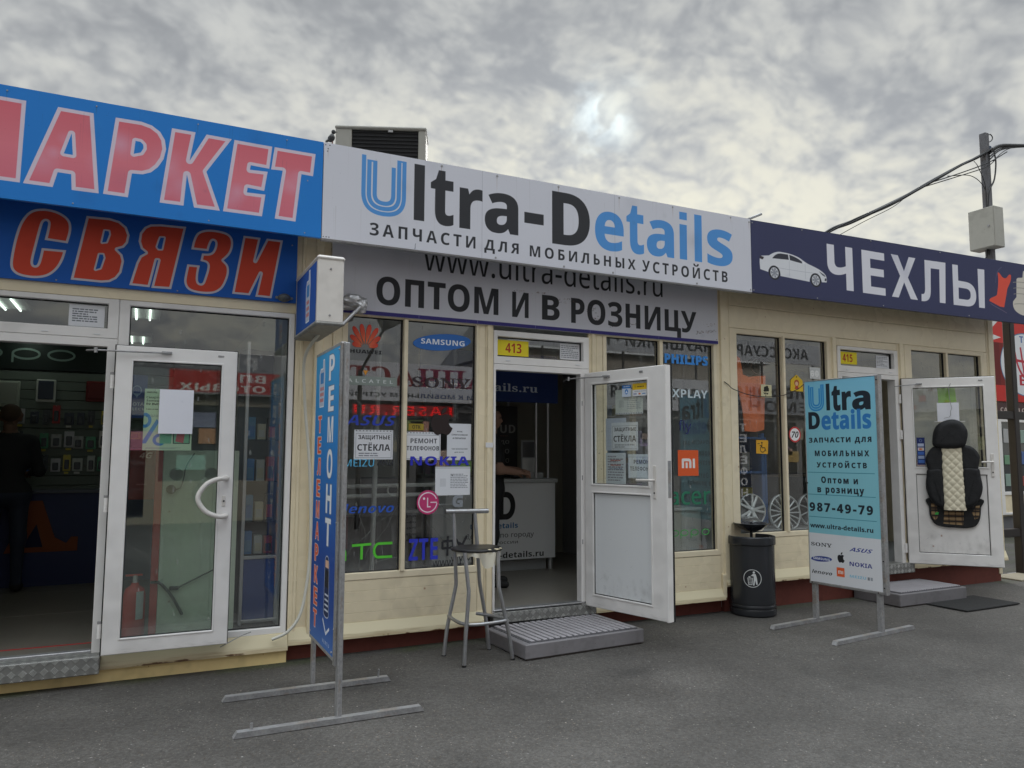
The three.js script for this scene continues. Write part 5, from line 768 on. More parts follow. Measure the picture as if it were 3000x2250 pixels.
// ------------------------------------------------------------------ stickers: part of the windows they are stuck to
function sticker(win, label, x0, x1, y0, y1, draw, o = {}) {
  const m = o.solid ? printMat(paint(x1 - x0, y1 - y0, 640, draw, o.solid), 0.45) : clearPrint(paint(x1 - x0, y1 - y0, 640, draw));
  const q = part('sticker', sheet(x0, x1, y0, y1, o.z ?? -0.0355), m, win, label); if (o.pts) q.geometry = o.pts; return q;
}
const winOf = (k, n) => k.children.filter((c) => c.name === 'window')[n];
{
  const w = winOf(K2, 0), full = (str, col, q) => (P) => P.text(str, 0.002, P.w, 0.002, P.h, col, q);
  const word = (label, str, x0, x1, y0, y1, col, q) => sticker(w, label, x0, x1, y0, y1, (P) => P.text(str, 0, x1 - x0, 0.001, y1 - y0 - 0.001, col, q));
  sticker(w, 'red flower of eight petals', 1.41, 1.675, 2.275, 2.540, (P) => {
    const cx = 0.128, cy = 0.045;
    for (let i = 0; i < 8; i++) { const a = Math.PI * (0.05 + (i + 0.5) / 8 * 0.9), L = (i === 0 || i === 7) ? 0.105 : i === 1 || i === 6 ? 0.150 : 0.19, W = 0.023; P.c.save(); P.c.translate(P.X(cx), P.Y(cy)); P.c.rotate(Math.PI / 2 - a); P.c.beginPath(); P.c.moveTo(0, -0.03 * P.sx); P.c.bezierCurveTo(-W * P.sx, -0.6 * L * P.sx, -W * 1.2 * P.sx, -L * P.sx, 0, -L * P.sx * 1.02); P.c.bezierCurveTo(W * 1.2 * P.sx, -L * P.sx, W * P.sx, -0.6 * L * P.sx, 0, -0.03 * P.sx); const g = P.c.createLinearGradient(0, 0, 0, -L * P.sx); g.addColorStop(0, '#f08a5a'); g.addColorStop(1, '#d94434'); P.c.fillStyle = g; P.c.fill(); P.c.restore(); }
    P.text('HUAWEI', 0.01, 0.26, 0.004, 0.033, '#2c2c30');
  });
  sticker(w, 'tilted blue oval with white lettering', 1.92, 2.436, 2.330, 2.492, (P) => { P.oval(0.258, 0.081, 0.252, 0.068, '#3470bf', null, 0, 0.10); P.text('SAMSUNG', 0.074, 0.454, 0.058, 0.103, '#eef1f7'); });
  sticker(w, 'grey strip with spaced white letters', 1.394, 1.800, 2.031, 2.100, (P) => { P.text('ALCATEL', 0.012, 0.372, 0.02, 0.048, '#dfe3e3', { sp: 0.35, w: 'normal' }); }, { solid: '#8c9690' });
  sticker(w, 'small orange triangle', 1.523, 1.568, 2.106, 2.150, (P) => P.poly([[0.002, 0.042], [0.043, 0.042], [0.022, 0.002]], '#e59a34'));
  word('black serif lettering', 'SONY', 1.924, 2.428, 2.034, 2.121, '#33262c', { f: 'serif', w: 'bold' });
  word('dark blue slanted lettering', 'ASUS', 1.398, 1.800, 1.717, 1.801, '#3046b4', { italic: true });
  sticker(w, 'dark bitten apple', 2.082, 2.277, 1.652, 1.886, (P) => appleMark(P, 0.002, 0.193, 0.002, 0.232, '#2b1d1c'));
  word('pale blue thin lettering', 'MEIZU', 1.394, 1.627, 1.402, 1.460, '#66c8f4', { w: 'normal' }); word('small black characters', 'ИНН', 1.65, 1.78, 1.41, 1.455, 'rgba(60,62,70,0.7)', {});
  word('dark blue block lettering', 'NOKIA', 1.920, 2.425, 1.409, 1.485, '#2f35c0', {});
  sticker(w, 'round pink sticker with a white ring and letter', 1.977, 2.166, 1.020, 1.216, (P) => { P.oval(0.0945, 0.098, 0.093, 0.096, '#c93a74'); P.path((q) => { q.arc(0.0945, 0.098, 0.076, 0.35, 6.2, true); }, null, '#f2e3ea', 0.009); P.rect(0.115, 0.17, 0.093, 0.102, '#f2e3ea'); P.path((q) => { q.m(0.092, 0.135); q.l(0.092, 0.063); q.l(0.118, 0.063); }, null, '#f2e3ea', 0.010, 'miter'); P.oval(0.062, 0.128, 0.010, 0.010, '#f2e3ea'); });
  word('pale worn letter', 'G', 2.282, 2.372, 1.075, 1.170, '#8d9298', { fat: 8 });
  word('dark blue slanted lettering', 'lenovo', 1.396, 1.795, 1.046, 1.122, '#2d5cc0', { italic: true });
  sticker(w, 'bright green lettering', 1.394, 1.790, 0.696, 0.824, (P) => { const c = '#5fd23c', lw = 0.020; P.path((q) => { q.m(-0.05, 0.12); q.l(-0.05, 0.0); q.m(-0.05, 0.07); q.b(-0.02, 0.095, 0.02, 0.10, 0.024, 0.06); q.l(0.024, 0.0); q.m(0.075, 0.111); q.l(0.225, 0.116); q.m(0.150, 0.112); q.l(0.150, 0.004); q.m(0.392, 0.117); q.l(0.285, 0.117); q.b(0.235, 0.115, 0.235, 0.012, 0.285, 0.014); q.l(0.392, 0.014); }, null, c, lw); });
  word('dark blue block lettering at the bottom', 'ZTE', 1.918, 2.162, 0.669, 0.840, '#2f3cc8', {});
  sticker(w, 'black brush characters', 2.19, 2.425, 0.69, 0.85, (P) => { P.path((q) => { q.m(0.01, 0.115); q.l(0.10, 0.118); q.l(0.10, 0.065); q.l(0.01, 0.06); q.l(0.01, 0.115); q.m(0.055, 0.155); q.l(0.052, 0.0); q.m(0.125, 0.13); q.l(0.165, 0.06); q.m(0.22, 0.15); q.l(0.15, 0.03); q.m(0.15, 0.10); q.l(0.21, 0.06); }, null, '#26262b', 0.018); });
  sticker(w, 'black phone numbers', 1.885, 2.0, 0.79, 1.03, (P) => { ['27-29', '-40', '49-79', '92-41', '95-'].forEach((k, i) => P.text(k, 0.012, 0.09, 0.215 - i * 0.047, 0.232 - i * 0.047, '#28282e', { f: 'serif' })); });
  word('thin grey web address', 'www.u', 2.116, 2.36, 0.612, 0.66, '#3a3c42', { w: 'normal' });
  sticker(w, 'small faded yellow label', 1.902, 2.028, 1.690, 1.742, (P) => { P.rect(0, 0.2, 0, 0.1, '#a08a2c'); P.text('ОТК', 0.03, 0.10, 0.01, 0.042, '#3b3412'); }, {});
  sticker(w, 'white cracks in the glass', 1.394, 2.46, 0.610, 1.25, (P) => {
    const go = (x, y, a, l, wd) => { let pts = [[x, y]]; for (let i = 0; i < 9; i++) { a += rr(-0.35, 0.35); x += Math.cos(a) * l / 9; y += Math.sin(a) * l / 9; pts.push([x, y]); if (rnd() < 0.16 && l > 0.2) go(x, y, a + rr(-1.1, 1.1), l * 0.5, wd * 0.7); } P.poly(pts, null, 'rgba(205,208,205,0.55)', wd, true); };
    go(0.10, 0.52, -1.1, 0.5, 0.0022); go(0.32, 0.50, -2.0, 0.55, 0.002); go(0.18, 0.10, 1.2, 0.5, 0.002); go(0.25, 0.06, 0.3, 0.3, 0.003); go(0.9, 0.3, 1.9, 0.4, 0.0018); go(0.40, 0.46, -2.4, 0.3, 0.0018); go(0.95, 0.1, 2.6, 0.4, 0.0018); go(0.1, 0.3, 0.6, 0.35, 0.0016);
  }, { z: -0.0425 });
  const v = winOf(K2, 1), word2 = (label, str, x0, x1, y0, y1, col, q) => sticker(v, label, x0, x1, y0, y1, (P) => P.text(str, 0, x1 - x0, 0.001, y1 - y0 - 0.001, col, q));
  word2('bright blue lettering', 'PHILIPS', 4.413, 4.930, 2.367, 2.458, '#4a9df2', { fat: 6 }); word2('white rounded lettering', 'EXPLAY', 4.428, 4.922, 2.045, 2.126, '#d3e2e8', {}); word2('dark blue thin lettering', 'fly', 4.565, 4.716, 1.700, 1.834, '#28306c', { w: 'normal' });
  sticker(v, 'square orange sticker', 4.550, 4.793, 1.305, 1.547, (P) => miMark(P, 0, 0.243, 0, 0.242), { solid: '#e8602c' });
  word2('dark green slanted lettering', 'acer', 4.443, 4.930, 1.034, 1.160, '#2f7a5c', { italic: true, w: 'normal', fat: 3 });
  sticker(v, 'thin green rounded lettering', 4.443, 4.924, 0.725, 0.815, (P) => { const c = '#52b85c'; for (const [x, s] of [[0.06, 0], [0.17, 1], [0.29, 1], [0.42, 0]]) { P.oval(x, 0.05, 0.042, 0.026, null, c, 0.008); if (s) P.rect(x - 0.046, x - 0.038, 0.0, 0.05, c); } });
  const u = winOf(K3, 0);
  sticker(u, 'pale card with a black rose', 5.606, 5.750, 2.085, 2.215, (P) => { P.oval(0.072, 0.088, 0.03, 0.026, '#23281f'); for (let i = 0; i < 8; i++) P.oval(0.072 + 0.022 * Math.cos(i), 0.088 + 0.02 * Math.sin(i * 1.7), 0.015, 0.012, '#1c2019'); P.path((q) => { q.m(0.072, 0.07); q.b(0.06, 0.04, 0.07, 0.03, 0.06, 0.012); }, null, '#23281f', 0.006); P.poly([[0.066, 0.045], [0.03, 0.05], [0.05, 0.03]], '#23281f'); P.poly([[0.066, 0.04], [0.10, 0.05], [0.09, 0.028]], '#23281f'); }, { solid: '#d3cda6' });
  sticker(u, 'yellow house shaped sign with a red drawing', 6.007, 6.192, 2.165, 2.336, (P) => { P.poly([[0.002, 0.0], [0.183, 0.0], [0.178, 0.115], [0.10, 0.17], [0.085, 0.17], [0.008, 0.115]], '#e8c02e'); P.oval(0.093, 0.085, 0.035, 0.035, '#b65a30'); P.oval(0.093, 0.078, 0.022, 0.022, '#e9bf96'); P.poly([[0.06, 0.022], [0.125, 0.022], [0.11, 0.055], [0.075, 0.055]], '#c04c34'); P.oval(0.092, 0.150, 0.008, 0.008, '#3b3312'); });
  sticker(u, 'round speed sign number 70', 5.968, 6.138, 1.632, 1.798, (P) => { P.oval(0.085, 0.083, 0.083, 0.081, '#c63a3a'); P.oval(0.085, 0.083, 0.067, 0.065, '#eceded'); P.text('70', 0.035, 0.137, 0.05, 0.116, '#1d1d20', { italic: true }); });
  sticker(u, 'yellow wheelchair sticker', 5.522, 5.685, 1.514, 1.654, (P) => { P.poly([[0.0, 0.005], [0.155, 0.0], [0.163, 0.138], [0.004, 0.14]], '#dca52a'); P.oval(0.078, 0.112, 0.010, 0.010, '#221d12'); P.path((q) => { q.m(0.078, 0.098); q.l(0.078, 0.062); q.l(0.115, 0.062); q.l(0.13, 0.028); q.m(0.05, 0.085); q.l(0.08, 0.082); }, null, '#221d12', 0.009); P.path((q) => { q.arc(0.085, 0.048, 0.030, 1.9, 6.1, true); }, null, '#221d12', 0.008); P.rect(0.02, 0.05, 0.10, 0.106, '#221d12'); });
  sticker(u, 'white card with two faces', 6.285, 6.446, 2.303, 2.432, (P) => { P.rect(0.004, 0.157, 0.004, 0.125, 'rgba(225,228,228,0.85)'); for (const x of [0.045, 0.11]) { P.oval(x, 0.06, 0.028, 0.034, '#f0f2f1'); P.path((q) => { q.m(x - 0.014, 0.066); q.l(x - 0.004, 0.068); q.m(x + 0.005, 0.068); q.l(x + 0.015, 0.066); q.m(x - 0.008, 0.045); q.l(x + 0.008, 0.045); }, null, '#7d8484', 0.003); } });
}
// ------------------------------------------------------------------ things standing on the asphalt
{ // bar stool with a torn seat
  const s = thing('bar_stool', 'grey steel bar stool with a torn black seat beside the window', 'stool', [2.30, 0, 0.46]);
  const r = 0.0145;
  part('leg', tube([[2.088, 0.0, 0.31], [2.115, 0.22, 0.31], [2.176, 0.50, 0.312], [2.180, 0.56, 0.31], [2.172, 0.80, 0.30], [2.165, 1.052, 0.285]], r, 60, 12, 0.3), steel, s);
  part('leg', tube([[2.468, 0.0, 0.288], [2.440, 0.22, 0.292], [2.385, 0.49, 0.30], [2.376, 0.55, 0.30], [2.358, 0.80, 0.30], [2.340, 1.052, 0.285]], r, 60, 12, 0.3), steel, s);
  part('leg', tube([[2.120, 0.0, 0.632], [2.132, 0.22, 0.628], [2.155, 0.50, 0.62], [2.153, 0.56, 0.615], [2.134, 0.792, 0.59]], r, 50, 12, 0.3), steel, s);
  part('leg', tube([[2.516, 0.0, 0.604], [2.474, 0.22, 0.612], [2.400, 0.51, 0.615], [2.395, 0.56, 0.612], [2.398, 0.792, 0.59]], r, 50, 12, 0.3), steel, s);
  for (const [x, z] of [[2.088, 0.31], [2.468, 0.288], [2.12, 0.632], [2.516, 0.604]]) part('foot_cap', cyl([x, 0.002, z], [x, 0.016, z], 0.0165), black, s);
  part('back_rail', new THREE.TubeGeometry(new THREE.LineCurve3(V(2.098, 1.066, 0.285), V(2.452, 1.062, 0.285)), 2, 0.0185, 14), steel, s);
  part('foot_rest', tube([[2.117, 0.30, 0.325], [2.112, 0.295, 0.46], [2.13, 0.290, 0.58], [2.20, 0.288, 0.632], [2.33, 0.289, 0.636], [2.44, 0.292, 0.622], [2.462, 0.293, 0.608]], 0.0125, 60, 10), steel, s);
  part('foot_rest', tube([[2.33, 0.305, 0.36], [2.40, 0.303, 0.46], [2.462, 0.300, 0.60]], 0.0125, 30, 10), steel, s);
  const cush = lathe([[0, 0.788], [0.17, 0.786], [0.186, 0.790], [0.192, 0.798], [0.190, 0.806], [0.176, 0.812], [0.12, 0.815], [0.0, 0.812]], 48), p = cush.attributes.position;
  for (let i = 0; i < p.count; i++) { const x = p.getX(i), z = p.getZ(i); p.setY(i, p.getY(i) + 0.008 * (fbm(x * 14 + 4, z * 14, 5, 3) - 0.5)); p.setXYZ(i, x * 1.02, p.getY(i), z * 0.95); }
  cush.translate(2.285, 0, 0.455); cush.computeVertexNormals(); part('seat', cush, std([0.014, 0.014, 0.015], 0.4), s);
  const foam = std([0.62, 0.55, 0.38], 0.95), crumb = (x, y, z, a, b, c, sd) => { const g = new THREE.IcosahedronGeometry(1, 2), q = g.attributes.position; for (let i = 0; i < q.count; i++) { const v = V(q.getX(i), q.getY(i), q.getZ(i)), k = 0.6 + 0.8 * fbm(v.x * 2 + sd, v.y * 2 + v.z * 2, sd, 3); q.setXYZ(i, v.x * a * k + x, v.y * b * k + y, v.z * c * k + z); } g.computeVertexNormals(); return g; };
  for (const [x, y, z, a, b, c, k] of [[2.37, 0.806, 0.60, 0.035, 0.006, 0.018, 1], [2.31, 0.808, 0.62, 0.02, 0.005, 0.012, 2], [2.43, 0.806, 0.56, 0.015, 0.005, 0.015, 5]]) part('foam', crumb(x, y, z, a, b, c, k), foam, s);
  // the lining that hangs torn from under the seat
  const rag = new THREE.PlaneGeometry(1, 1, 30, 8), q = rag.attributes.position, lining = std([0.74, 0.70, 0.58], 0.95, 0, { side: THREE.DoubleSide });
  for (let i = 0; i < q.count; i++) { const u = q.getX(i) + 0.5, v = 0.5 - q.getY(i), a = -1.2 + u * 2.7, len = (0.030 + 0.085 * sm(u, 0.42, 0.5) * (1 - sm(u, 0.90, 0.98))) * (0.45 + 1.1 * fbm(u * 13, 2, 9, 3)), rad = 0.178 - 0.006 * v + 0.01 * Math.sin(u * 23) * v; q.setXYZ(i, 2.285 + Math.sin(a - 0.2) * rad, 0.786 - v * len, 0.455 + Math.cos(a - 0.2) * rad + 0.008 * Math.sin(u * 40)); }
  rag.computeVertexNormals(); part('torn_lining', rag, lining, s);
}
{ // litter bin with an ashtray on a stem
  const cx = 5.285, cz = 0.12, s = thing('litter_bin', 'black cylindrical litter bin with an ashtray dish and white litter pictogram', 'bin', [cx, 0, cz]);
  const enamel = std([0.032, 0.034, 0.039], 0.36, 0.1, { roughnessMap: rough }), at = (g) => { g.translate(cx, 0, cz); return g; };
  part('body', at(lathe([[0, 0.012], [0.205, 0.012], [0.213, 0.022], [0.213, 0.070], [0.207, 0.074], [0.207, 0.080], [0.213, 0.084], [0.213, 0.106], [0.207, 0.110], [0.207, 0.116], [0.211, 0.122], [0.209, 0.14], [0.2085, 0.658], [0.205, 0.66]], 56)), enamel, s);
  part('base_ring', at(lathe([[0.175, 0.0], [0.200, 0.0], [0.203, 0.014], [0.17, 0.014]], 48)), black, s);
  part('rim', at(lathe([[0.202, 0.655], [0.218, 0.662], [0.221, 0.672], [0.221, 0.728], [0.217, 0.738], [0.207, 0.741], [0.198, 0.735], [0.192, 0.60], [0.05, 0.58], [0, 0.58]], 56)), enamel, s);
  part('stem', cyl([cx, 0.58, cz], [cx, 0.865, cz], 0.014), enamel, s);
  part('cross_bar', bx(cx - 0.20, cx + 0.20, 0.69, 0.703, cz - 0.012, cz + 0.012, 0.003), enamel, s);
  part('ashtray', at(lathe([[0.015, 0.770], [0.045, 0.774], [0.10, 0.800], [0.145, 0.834], [0.164, 0.848], [0.166, 0.856], [0.158, 0.858], [0.14, 0.846], [0.09, 0.812], [0.015, 0.800]], 48)), enamel, s);
  // pictogram wrapped on the front of the drum
  const t = paint(0.21, 0.17, 900, (P) => { const W = '#d6d9da'; P.oval(0.105, 0.085, 0.079, 0.079, null, W, 0.006); P.oval(0.118, 0.140, 0.010, 0.011, W); P.path((q) => { q.m(0.108, 0.127); q.l(0.132, 0.127); q.b(0.142, 0.11, 0.146, 0.08, 0.150, 0.03); q.l(0.137, 0.03); q.l(0.128, 0.07); q.l(0.121, 0.022); q.l(0.108, 0.022); q.l(0.116, 0.08); q.l(0.115, 0.105); q.l(0.085, 0.108); q.l(0.083, 0.100); q.z(); }, W); P.path((q) => { q.m(0.062, 0.088); q.l(0.108, 0.088); q.l(0.100, 0.028); q.l(0.070, 0.028); q.z(); }, null, W, 0.005); for (let i = 0; i < 4; i++) { P.path((q) => { q.m(0.070 + i * 0.010, 0.088); q.l(0.074 + i * 0.008, 0.028); q.m(0.064 + i * 0.002, 0.075 - i * 0.014); q.l(0.106 - i * 0.002, 0.075 - i * 0.014); }, null, W, 0.0022); } P.poly([[0.068, 0.095], [0.088, 0.092], [0.086, 0.102], [0.072, 0.105]], W); });
  const g = new THREE.CylinderGeometry(0.2105, 0.2105, 0.17, 20, 1, true, -0.4988, 0.9976); g.rotateY(-0.745); g.translate(cx, 0.365, cz); part('pictogram', g, clearPrint(t, 0.4), s);
}
function platform(label, x, z, w, d, h, turn, ribsN, tone) {
  const s = thing('step_platform', label, 'step', [x, 0, z], { turn });
  const paintG = std([0.20 * tone, 0.20 * tone, 0.22 * tone], 0.5, 0, { map: rep(dirtTex, 1.3) }), rubber = std([0.36 * tone, 0.36 * tone, 0.40 * tone], 0.6, 0, { map: rep(dirtTex, 2) });
  part('box', bx(-w / 2, w / 2, 0.012, h, -d / 2, d / 2, 0.006), paintG, s);
  part('skirt', bx(-w / 2 + 0.015, w / 2 - 0.015, 0.0, 0.02, -d / 2 + 0.015, d / 2 - 0.012, 0.002), std([0.06, 0.05, 0.045], 0.9), s);
  part('mat_base', bx(-w / 2 + 0.05, w / 2 - 0.04, h, h + 0.006, -d / 2 + 0.03, d / 2 - 0.03, 0.001), std([0.12, 0.12, 0.13], 0.8), s);
  const x0 = -w / 2 + 0.055, x1 = w / 2 - 0.045, st = (x1 - x0) / ribsN;
  for (let i = 0; i < ribsN; i++) part('rib', bx(x0 + i * st + st * 0.16, x0 + (i + 1) * st - st * 0.16, h + 0.006, h + 0.017, -d / 2 + 0.032, d / 2 - 0.032, 0.004), rubber, s);
  return s;
}
platform('grey metal step with ribbed rubber mat in front of door 413', 3.107, 0.335, 1.10, 0.63, 0.118, 0.065, 18, 1.1);
platform('grey metal step with ribbed mat before the far open door', 7.34, 0.24, 1.06, 0.54, 0.132, 0.02, 26, 0.95);
solo('door_mat', (() => { const g = bx(-0.44, 0.44, 0.004, 0.018, -0.24, 0.24, 0.004); g.rotateY(0.03); g.translate(7.66, 0, 0.675); return g; })(), std([0.018, 0.018, 0.018], 0.95, 0, { bumpMap: rep(roughTex, 14), bumpScale: 0.004 }), 'flat black mat on the asphalt in front of the far step', 'mat');
solo('paving_slab', (() => { const g = bx(-0.45, 0.35, 0.0, 0.035, -0.16, 0.22, 0.006); g.translate(9.95, 0, -0.12); return g; })(), std([0.30, 0.28, 0.22], 0.85, 0, { map: rep(dirtTex, 1) }), 'pale stone slab at the foot of the dark post', 'slab');
// ------------------------------------------------------------------ car seat cover hung on the far door
{
  const s = thing('seat_cover', 'black car seat cover with a cream quilted strip, hung on the far open door', 'seat cover', onLeaf(LEAF3, 0.455, 0.73, 0.02), { turn: LEAF3.t });
  const L = (pts) => pts.map(([a, b]) => [a - 0.455, b - 0.73]);
  const cloth = std([0.011, 0.012, 0.015], 0.7, 0, { map: rep(galvTex, 6), bumpMap: rep(roughTex, 5), bumpScale: 0.006 }), puff = (pts, d, b, z) => { const sh = new THREE.Shape(new THREE.CatmullRomCurve3(L(pts).map(([x, y]) => V(x, y, 0)), true, 'catmullrom', 0.5).getPoints(60).map((v) => new THREE.Vector2(v.x, v.y))); const g = new THREE.ExtrudeGeometry(sh, { depth: d, bevelEnabled: true, bevelThickness: b, bevelSize: b * 1.1, bevelOffset: -b * 1.1, bevelSegments: 6, curveSegments: 4 }); g.translate(0, 0, z + b); return g; };
  part('headrest', puff([[0.285, 1.60], [0.275, 1.72], [0.31, 1.82], [0.38, 1.875], [0.47, 1.895], [0.55, 1.865], [0.602, 1.78], [0.598, 1.68], [0.56, 1.60], [0.44, 1.575]], 0.02, 0.055, 0.012), cloth, s);
  part('backrest', puff([[0.30, 1.62], [0.58, 1.62], [0.60, 1.40], [0.60, 1.10], [0.62, 0.95], [0.30, 0.95], [0.29, 1.10], [0.30, 1.40]], 0.01, 0.035, 0.006), cloth, s);
  part('bolster', puff([[0.30, 1.61], [0.245, 1.57], [0.200, 1.48], [0.208, 1.40], [0.235, 1.33], [0.345, 1.34], [0.38, 1.50], [0.37, 1.61]], 0.012, 0.034, 0.016), cloth, s, 'upper left side bolster');
  part('bolster', puff([[0.58, 1.62], [0.655, 1.59], [0.708, 1.51], [0.700, 1.42], [0.672, 1.35], [0.55, 1.36], [0.53, 1.52], [0.53, 1.61]], 0.012, 0.034, 0.016), cloth, s, 'upper right side bolster');
  part('bolster', puff([[0.35, 1.36], [0.222, 1.36], [0.200, 1.28], [0.190, 1.17], [0.215, 1.06], [0.27, 0.98], [0.355, 0.96], [0.365, 1.15]], 0.014, 0.038, 0.012), cloth, s, 'lower left side bolster');
  part('bolster', puff([[0.545, 1.37], [0.685, 1.375], [0.710, 1.28], [0.722, 1.16], [0.690, 1.05], [0.63, 0.98], [0.54, 0.97], [0.535, 1.15]], 0.014, 0.038, 0.012), cloth, s, 'lower right side bolster');
  part('apron', puff([[0.225, 1.05], [0.70, 1.05], [0.705, 0.95], [0.685, 0.82], [0.62, 0.745], [0.45, 0.735], [0.29, 0.755], [0.228, 0.83], [0.215, 0.94]], 0.004, 0.010, 0.001), cloth, s, 'flat lower flap with tartan lining');
  const tartan = paint(0.2, 0.2, 500, (P) => { P.rect(0, 0.2, 0, 0.2, '#8a6f4e'); for (let i = 0; i < 5; i++) { P.rect(0, 0.2, i * 0.045, i * 0.045 + 0.016, 'rgba(25,22,22,0.8)'); P.rect(i * 0.05, i * 0.05 + 0.010, 0, 0.2, 'rgba(40,30,28,0.55)'); P.rect(0, 0.2, i * 0.045 + 0.028, i * 0.045 + 0.032, 'rgba(220,200,160,0.6)'); } });
  const patch = (pts, z) => { const q = L(pts), g = new THREE.ShapeGeometry(poly(q)), p = g.attributes.position; g.translate(0, 0, z); g.setAttribute('uv', new THREE.Float32BufferAttribute([...Array(p.count).keys()].flatMap((i) => [p.getX(i) * 4 + 0.5, p.getY(i) * 4 + 0.2]), 2)); return g; };
  const tm = printMat(tartan, 0.8); tartan.wrapS = tartan.wrapT = THREE.RepeatWrapping;
  part('lining', patch([[0.345, 0.775], [0.53, 0.765], [0.54, 0.91], [0.36, 0.92]], 0.0285), tm, s); part('lining', patch([[0.235, 0.86], [0.27, 0.80], [0.30, 0.86], [0.285, 0.97], [0.235, 1.0]], 0.0285), tm, s); part('lining', patch([[0.64, 0.83], [0.68, 0.85], [0.692, 0.98], [0.655, 0.97], [0.62, 0.90]], 0.0285), tm, s);
  part('tag', patch([[0.265, 0.868], [0.30, 0.872], [0.306, 0.896], [0.274, 0.892]], 0.031), std([0.05, 0.5, 0.08], 0.6), s, 'bright green tag');
  // quilted strip: a padded sheet with stitched diamonds
  const nu = 40, nv = 130, g = new THREE.PlaneGeometry(1, 1, nu, nv), p = g.attributes.position;
  for (let i = 0; i < p.count; i++) {
    const u = p.getX(i) + 0.5, v = p.getY(i) + 0.5, y = lerp(0.925, 1.588, v), w = lerp(0.106, 0.110, v) + 0.004 * Math.sin(v * 6), cx = lerp(0.456, 0.444, v), x = cx + (u - 0.5) * 2 * w, a = (x * 12.5 + y * 11.5), b = (x * 12.5 - y * 11.5), f = (t) => Math.pow(Math.abs(Math.sin(Math.PI * t)), 0.55);
    p.setXYZ(i, x - 0.455, y - 0.73, 0.100 + 0.009 * f(a) * f(b) - 0.03 * Math.pow(Math.abs(u - 0.5) * 2, 6));
  }
  g.computeVertexNormals(); part('quilted_strip', g, std([0.72, 0.66, 0.50], 0.55), s, 'cream quilted strip');
  part('hanger', tube([[-0.06, 1.18, 0.04], [0.0, 1.20, 0.03], [0.009, 1.26, 0.03], [0.02, 1.29, 0.03], [0.009, 1.36, 0.03], [0.0, 1.50, 0.03], [0.02, 1.56, 0.034]], 0.003, 40, 5), galv, s);
}
solo('tape_strip', (() => { const g = bx(0.31, 0.60, 1.872, 1.878, 0.02, 0.022, 0.0005); return g; })(), whitePaint, 'thin white strip of tape behind the head of the seat cover', 'tape', { at: [LEAF3.x, 0, LEAF3.z], local: true, turn: LEAF3.t });
// ------------------------------------------------------------------ goods in the window of the right kiosk
function hubcap(label, x, y, z, r, spokes, dark) {
  const s = thing('hubcap', label, 'hubcap', [x, y - r, z]);
  const m = std([0.78, 0.79, 0.81], 0.25, 0.45), at = (g) => { g.rotateX(Math.PI / 2 - 0.12); g.rotateY(-0.1); g.translate(x, y, z); return g; };
  part('dish', at(lathe([[0, -0.03], [r * 0.7, -0.03], [r * 0.93, 0.0], [r * 0.93, 0.012], [0.02, -0.012], [0, -0.012]], 40)), dark ? std([0.02, 0.02, 0.022], 0.4) : std([0.10, 0.10, 0.11], 0.4, 0.3), s);
  part('rim', at(lathe([[r * 0.90, 0.0], [r * 0.93, 0.022], [r * 0.97, 0.026], [r, 0.012], [r * 0.99, -0.015], [r * 0.92, -0.012]], 56)), m, s);
  part('hub', at(lathe([[0, 0.030], [r * 0.12, 0.029], [r * 0.17, 0.020], [r * 0.18, -0.01]], 24)), dark ? std([0.03, 0.03, 0.03], 0.4) : m, s);
  for (let i = 0; i < (dark ? spokes : spokes * 2); i++) { const a = dark ? (i / spokes) * Math.PI * 2 : (Math.floor(i / 2) / spokes) * Math.PI * 2 + (i % 2 ? 0.2 : -0.2), g = bx(r * 0.14, r * 0.93, 0.004, 0.026, -r * (dark ? 0.035 : 0.075), r * (dark ? 0.035 : 0.075), 0.006); g.rotateY(a); part('spoke', at(g), m, s); }
}
hubcap('silver five spoke hubcap, leftmost of those in the window behind the bin', 5.64, 0.945, -0.25, 0.165, 5, false);
hubcap('black and silver hubcap with many thin spokes, behind the window bar', 6.10, 0.90, -0.26, 0.20, 17, true);
hubcap('dark hubcap half hidden by the sign board, rightmost in the window', 6.50, 0.92, -0.27, 0.18, 9, true);
solo('chrome_bowl', (() => { const g = lathe([[0, 0.085], [0.04, 0.082], [0.09, 0.06], [0.125, 0.02], [0.13, 0.0], [0.125, 0.0]], 40); g.rotateX(0.35); g.translate(5.545, 0.80, -0.15); return g; })(), std([0.75, 0.75, 0.76], 0.2, 0.9), 'shiny chrome cover lying in front of the leftmost hubcap', 'hubcap');
part('shelf', bx(5.20, 6.56, 0.715, 0.74, -0.55, -0.06), inGrey, K3);
{ // orange vest on a hanger
  const s = thing('orange_vest', 'bright orange vest hanging behind the window of the right kiosk', 'vest', [5.53, 1.74, -0.12]), m = ([x, y]) => [x * 0.961, 1.5 + (y - 1.5) * 0.961];
  const sh = [[5.50, 2.46], [5.56, 2.56], [5.63, 2.52], [5.68, 2.35], [5.76, 2.33], [5.90, 2.345], [5.985, 2.35], [5.97, 2.1], [5.955, 1.77], [5.82, 1.745], [5.69, 1.752], [5.66, 1.95], [5.60, 2.2]].map(m);
  const g = slab(sh, -0.135, -0.12, [], 0.003), p = g.attributes.position; for (let i = 0; i < p.count; i++) p.setZ(i, p.getZ(i) + 0.012 * Math.sin(p.getX(i) * 34)); g.computeVertexNormals();
  part('body', g, std([0.92, 0.22, 0.07], 0.7), s); part('pocket', slab(R4(5.76, 5.88, 2.02, 2.22).map(m), -0.108, -0.102, [], 0.001), std([0.80, 0.18, 0.07], 0.7), s);
}
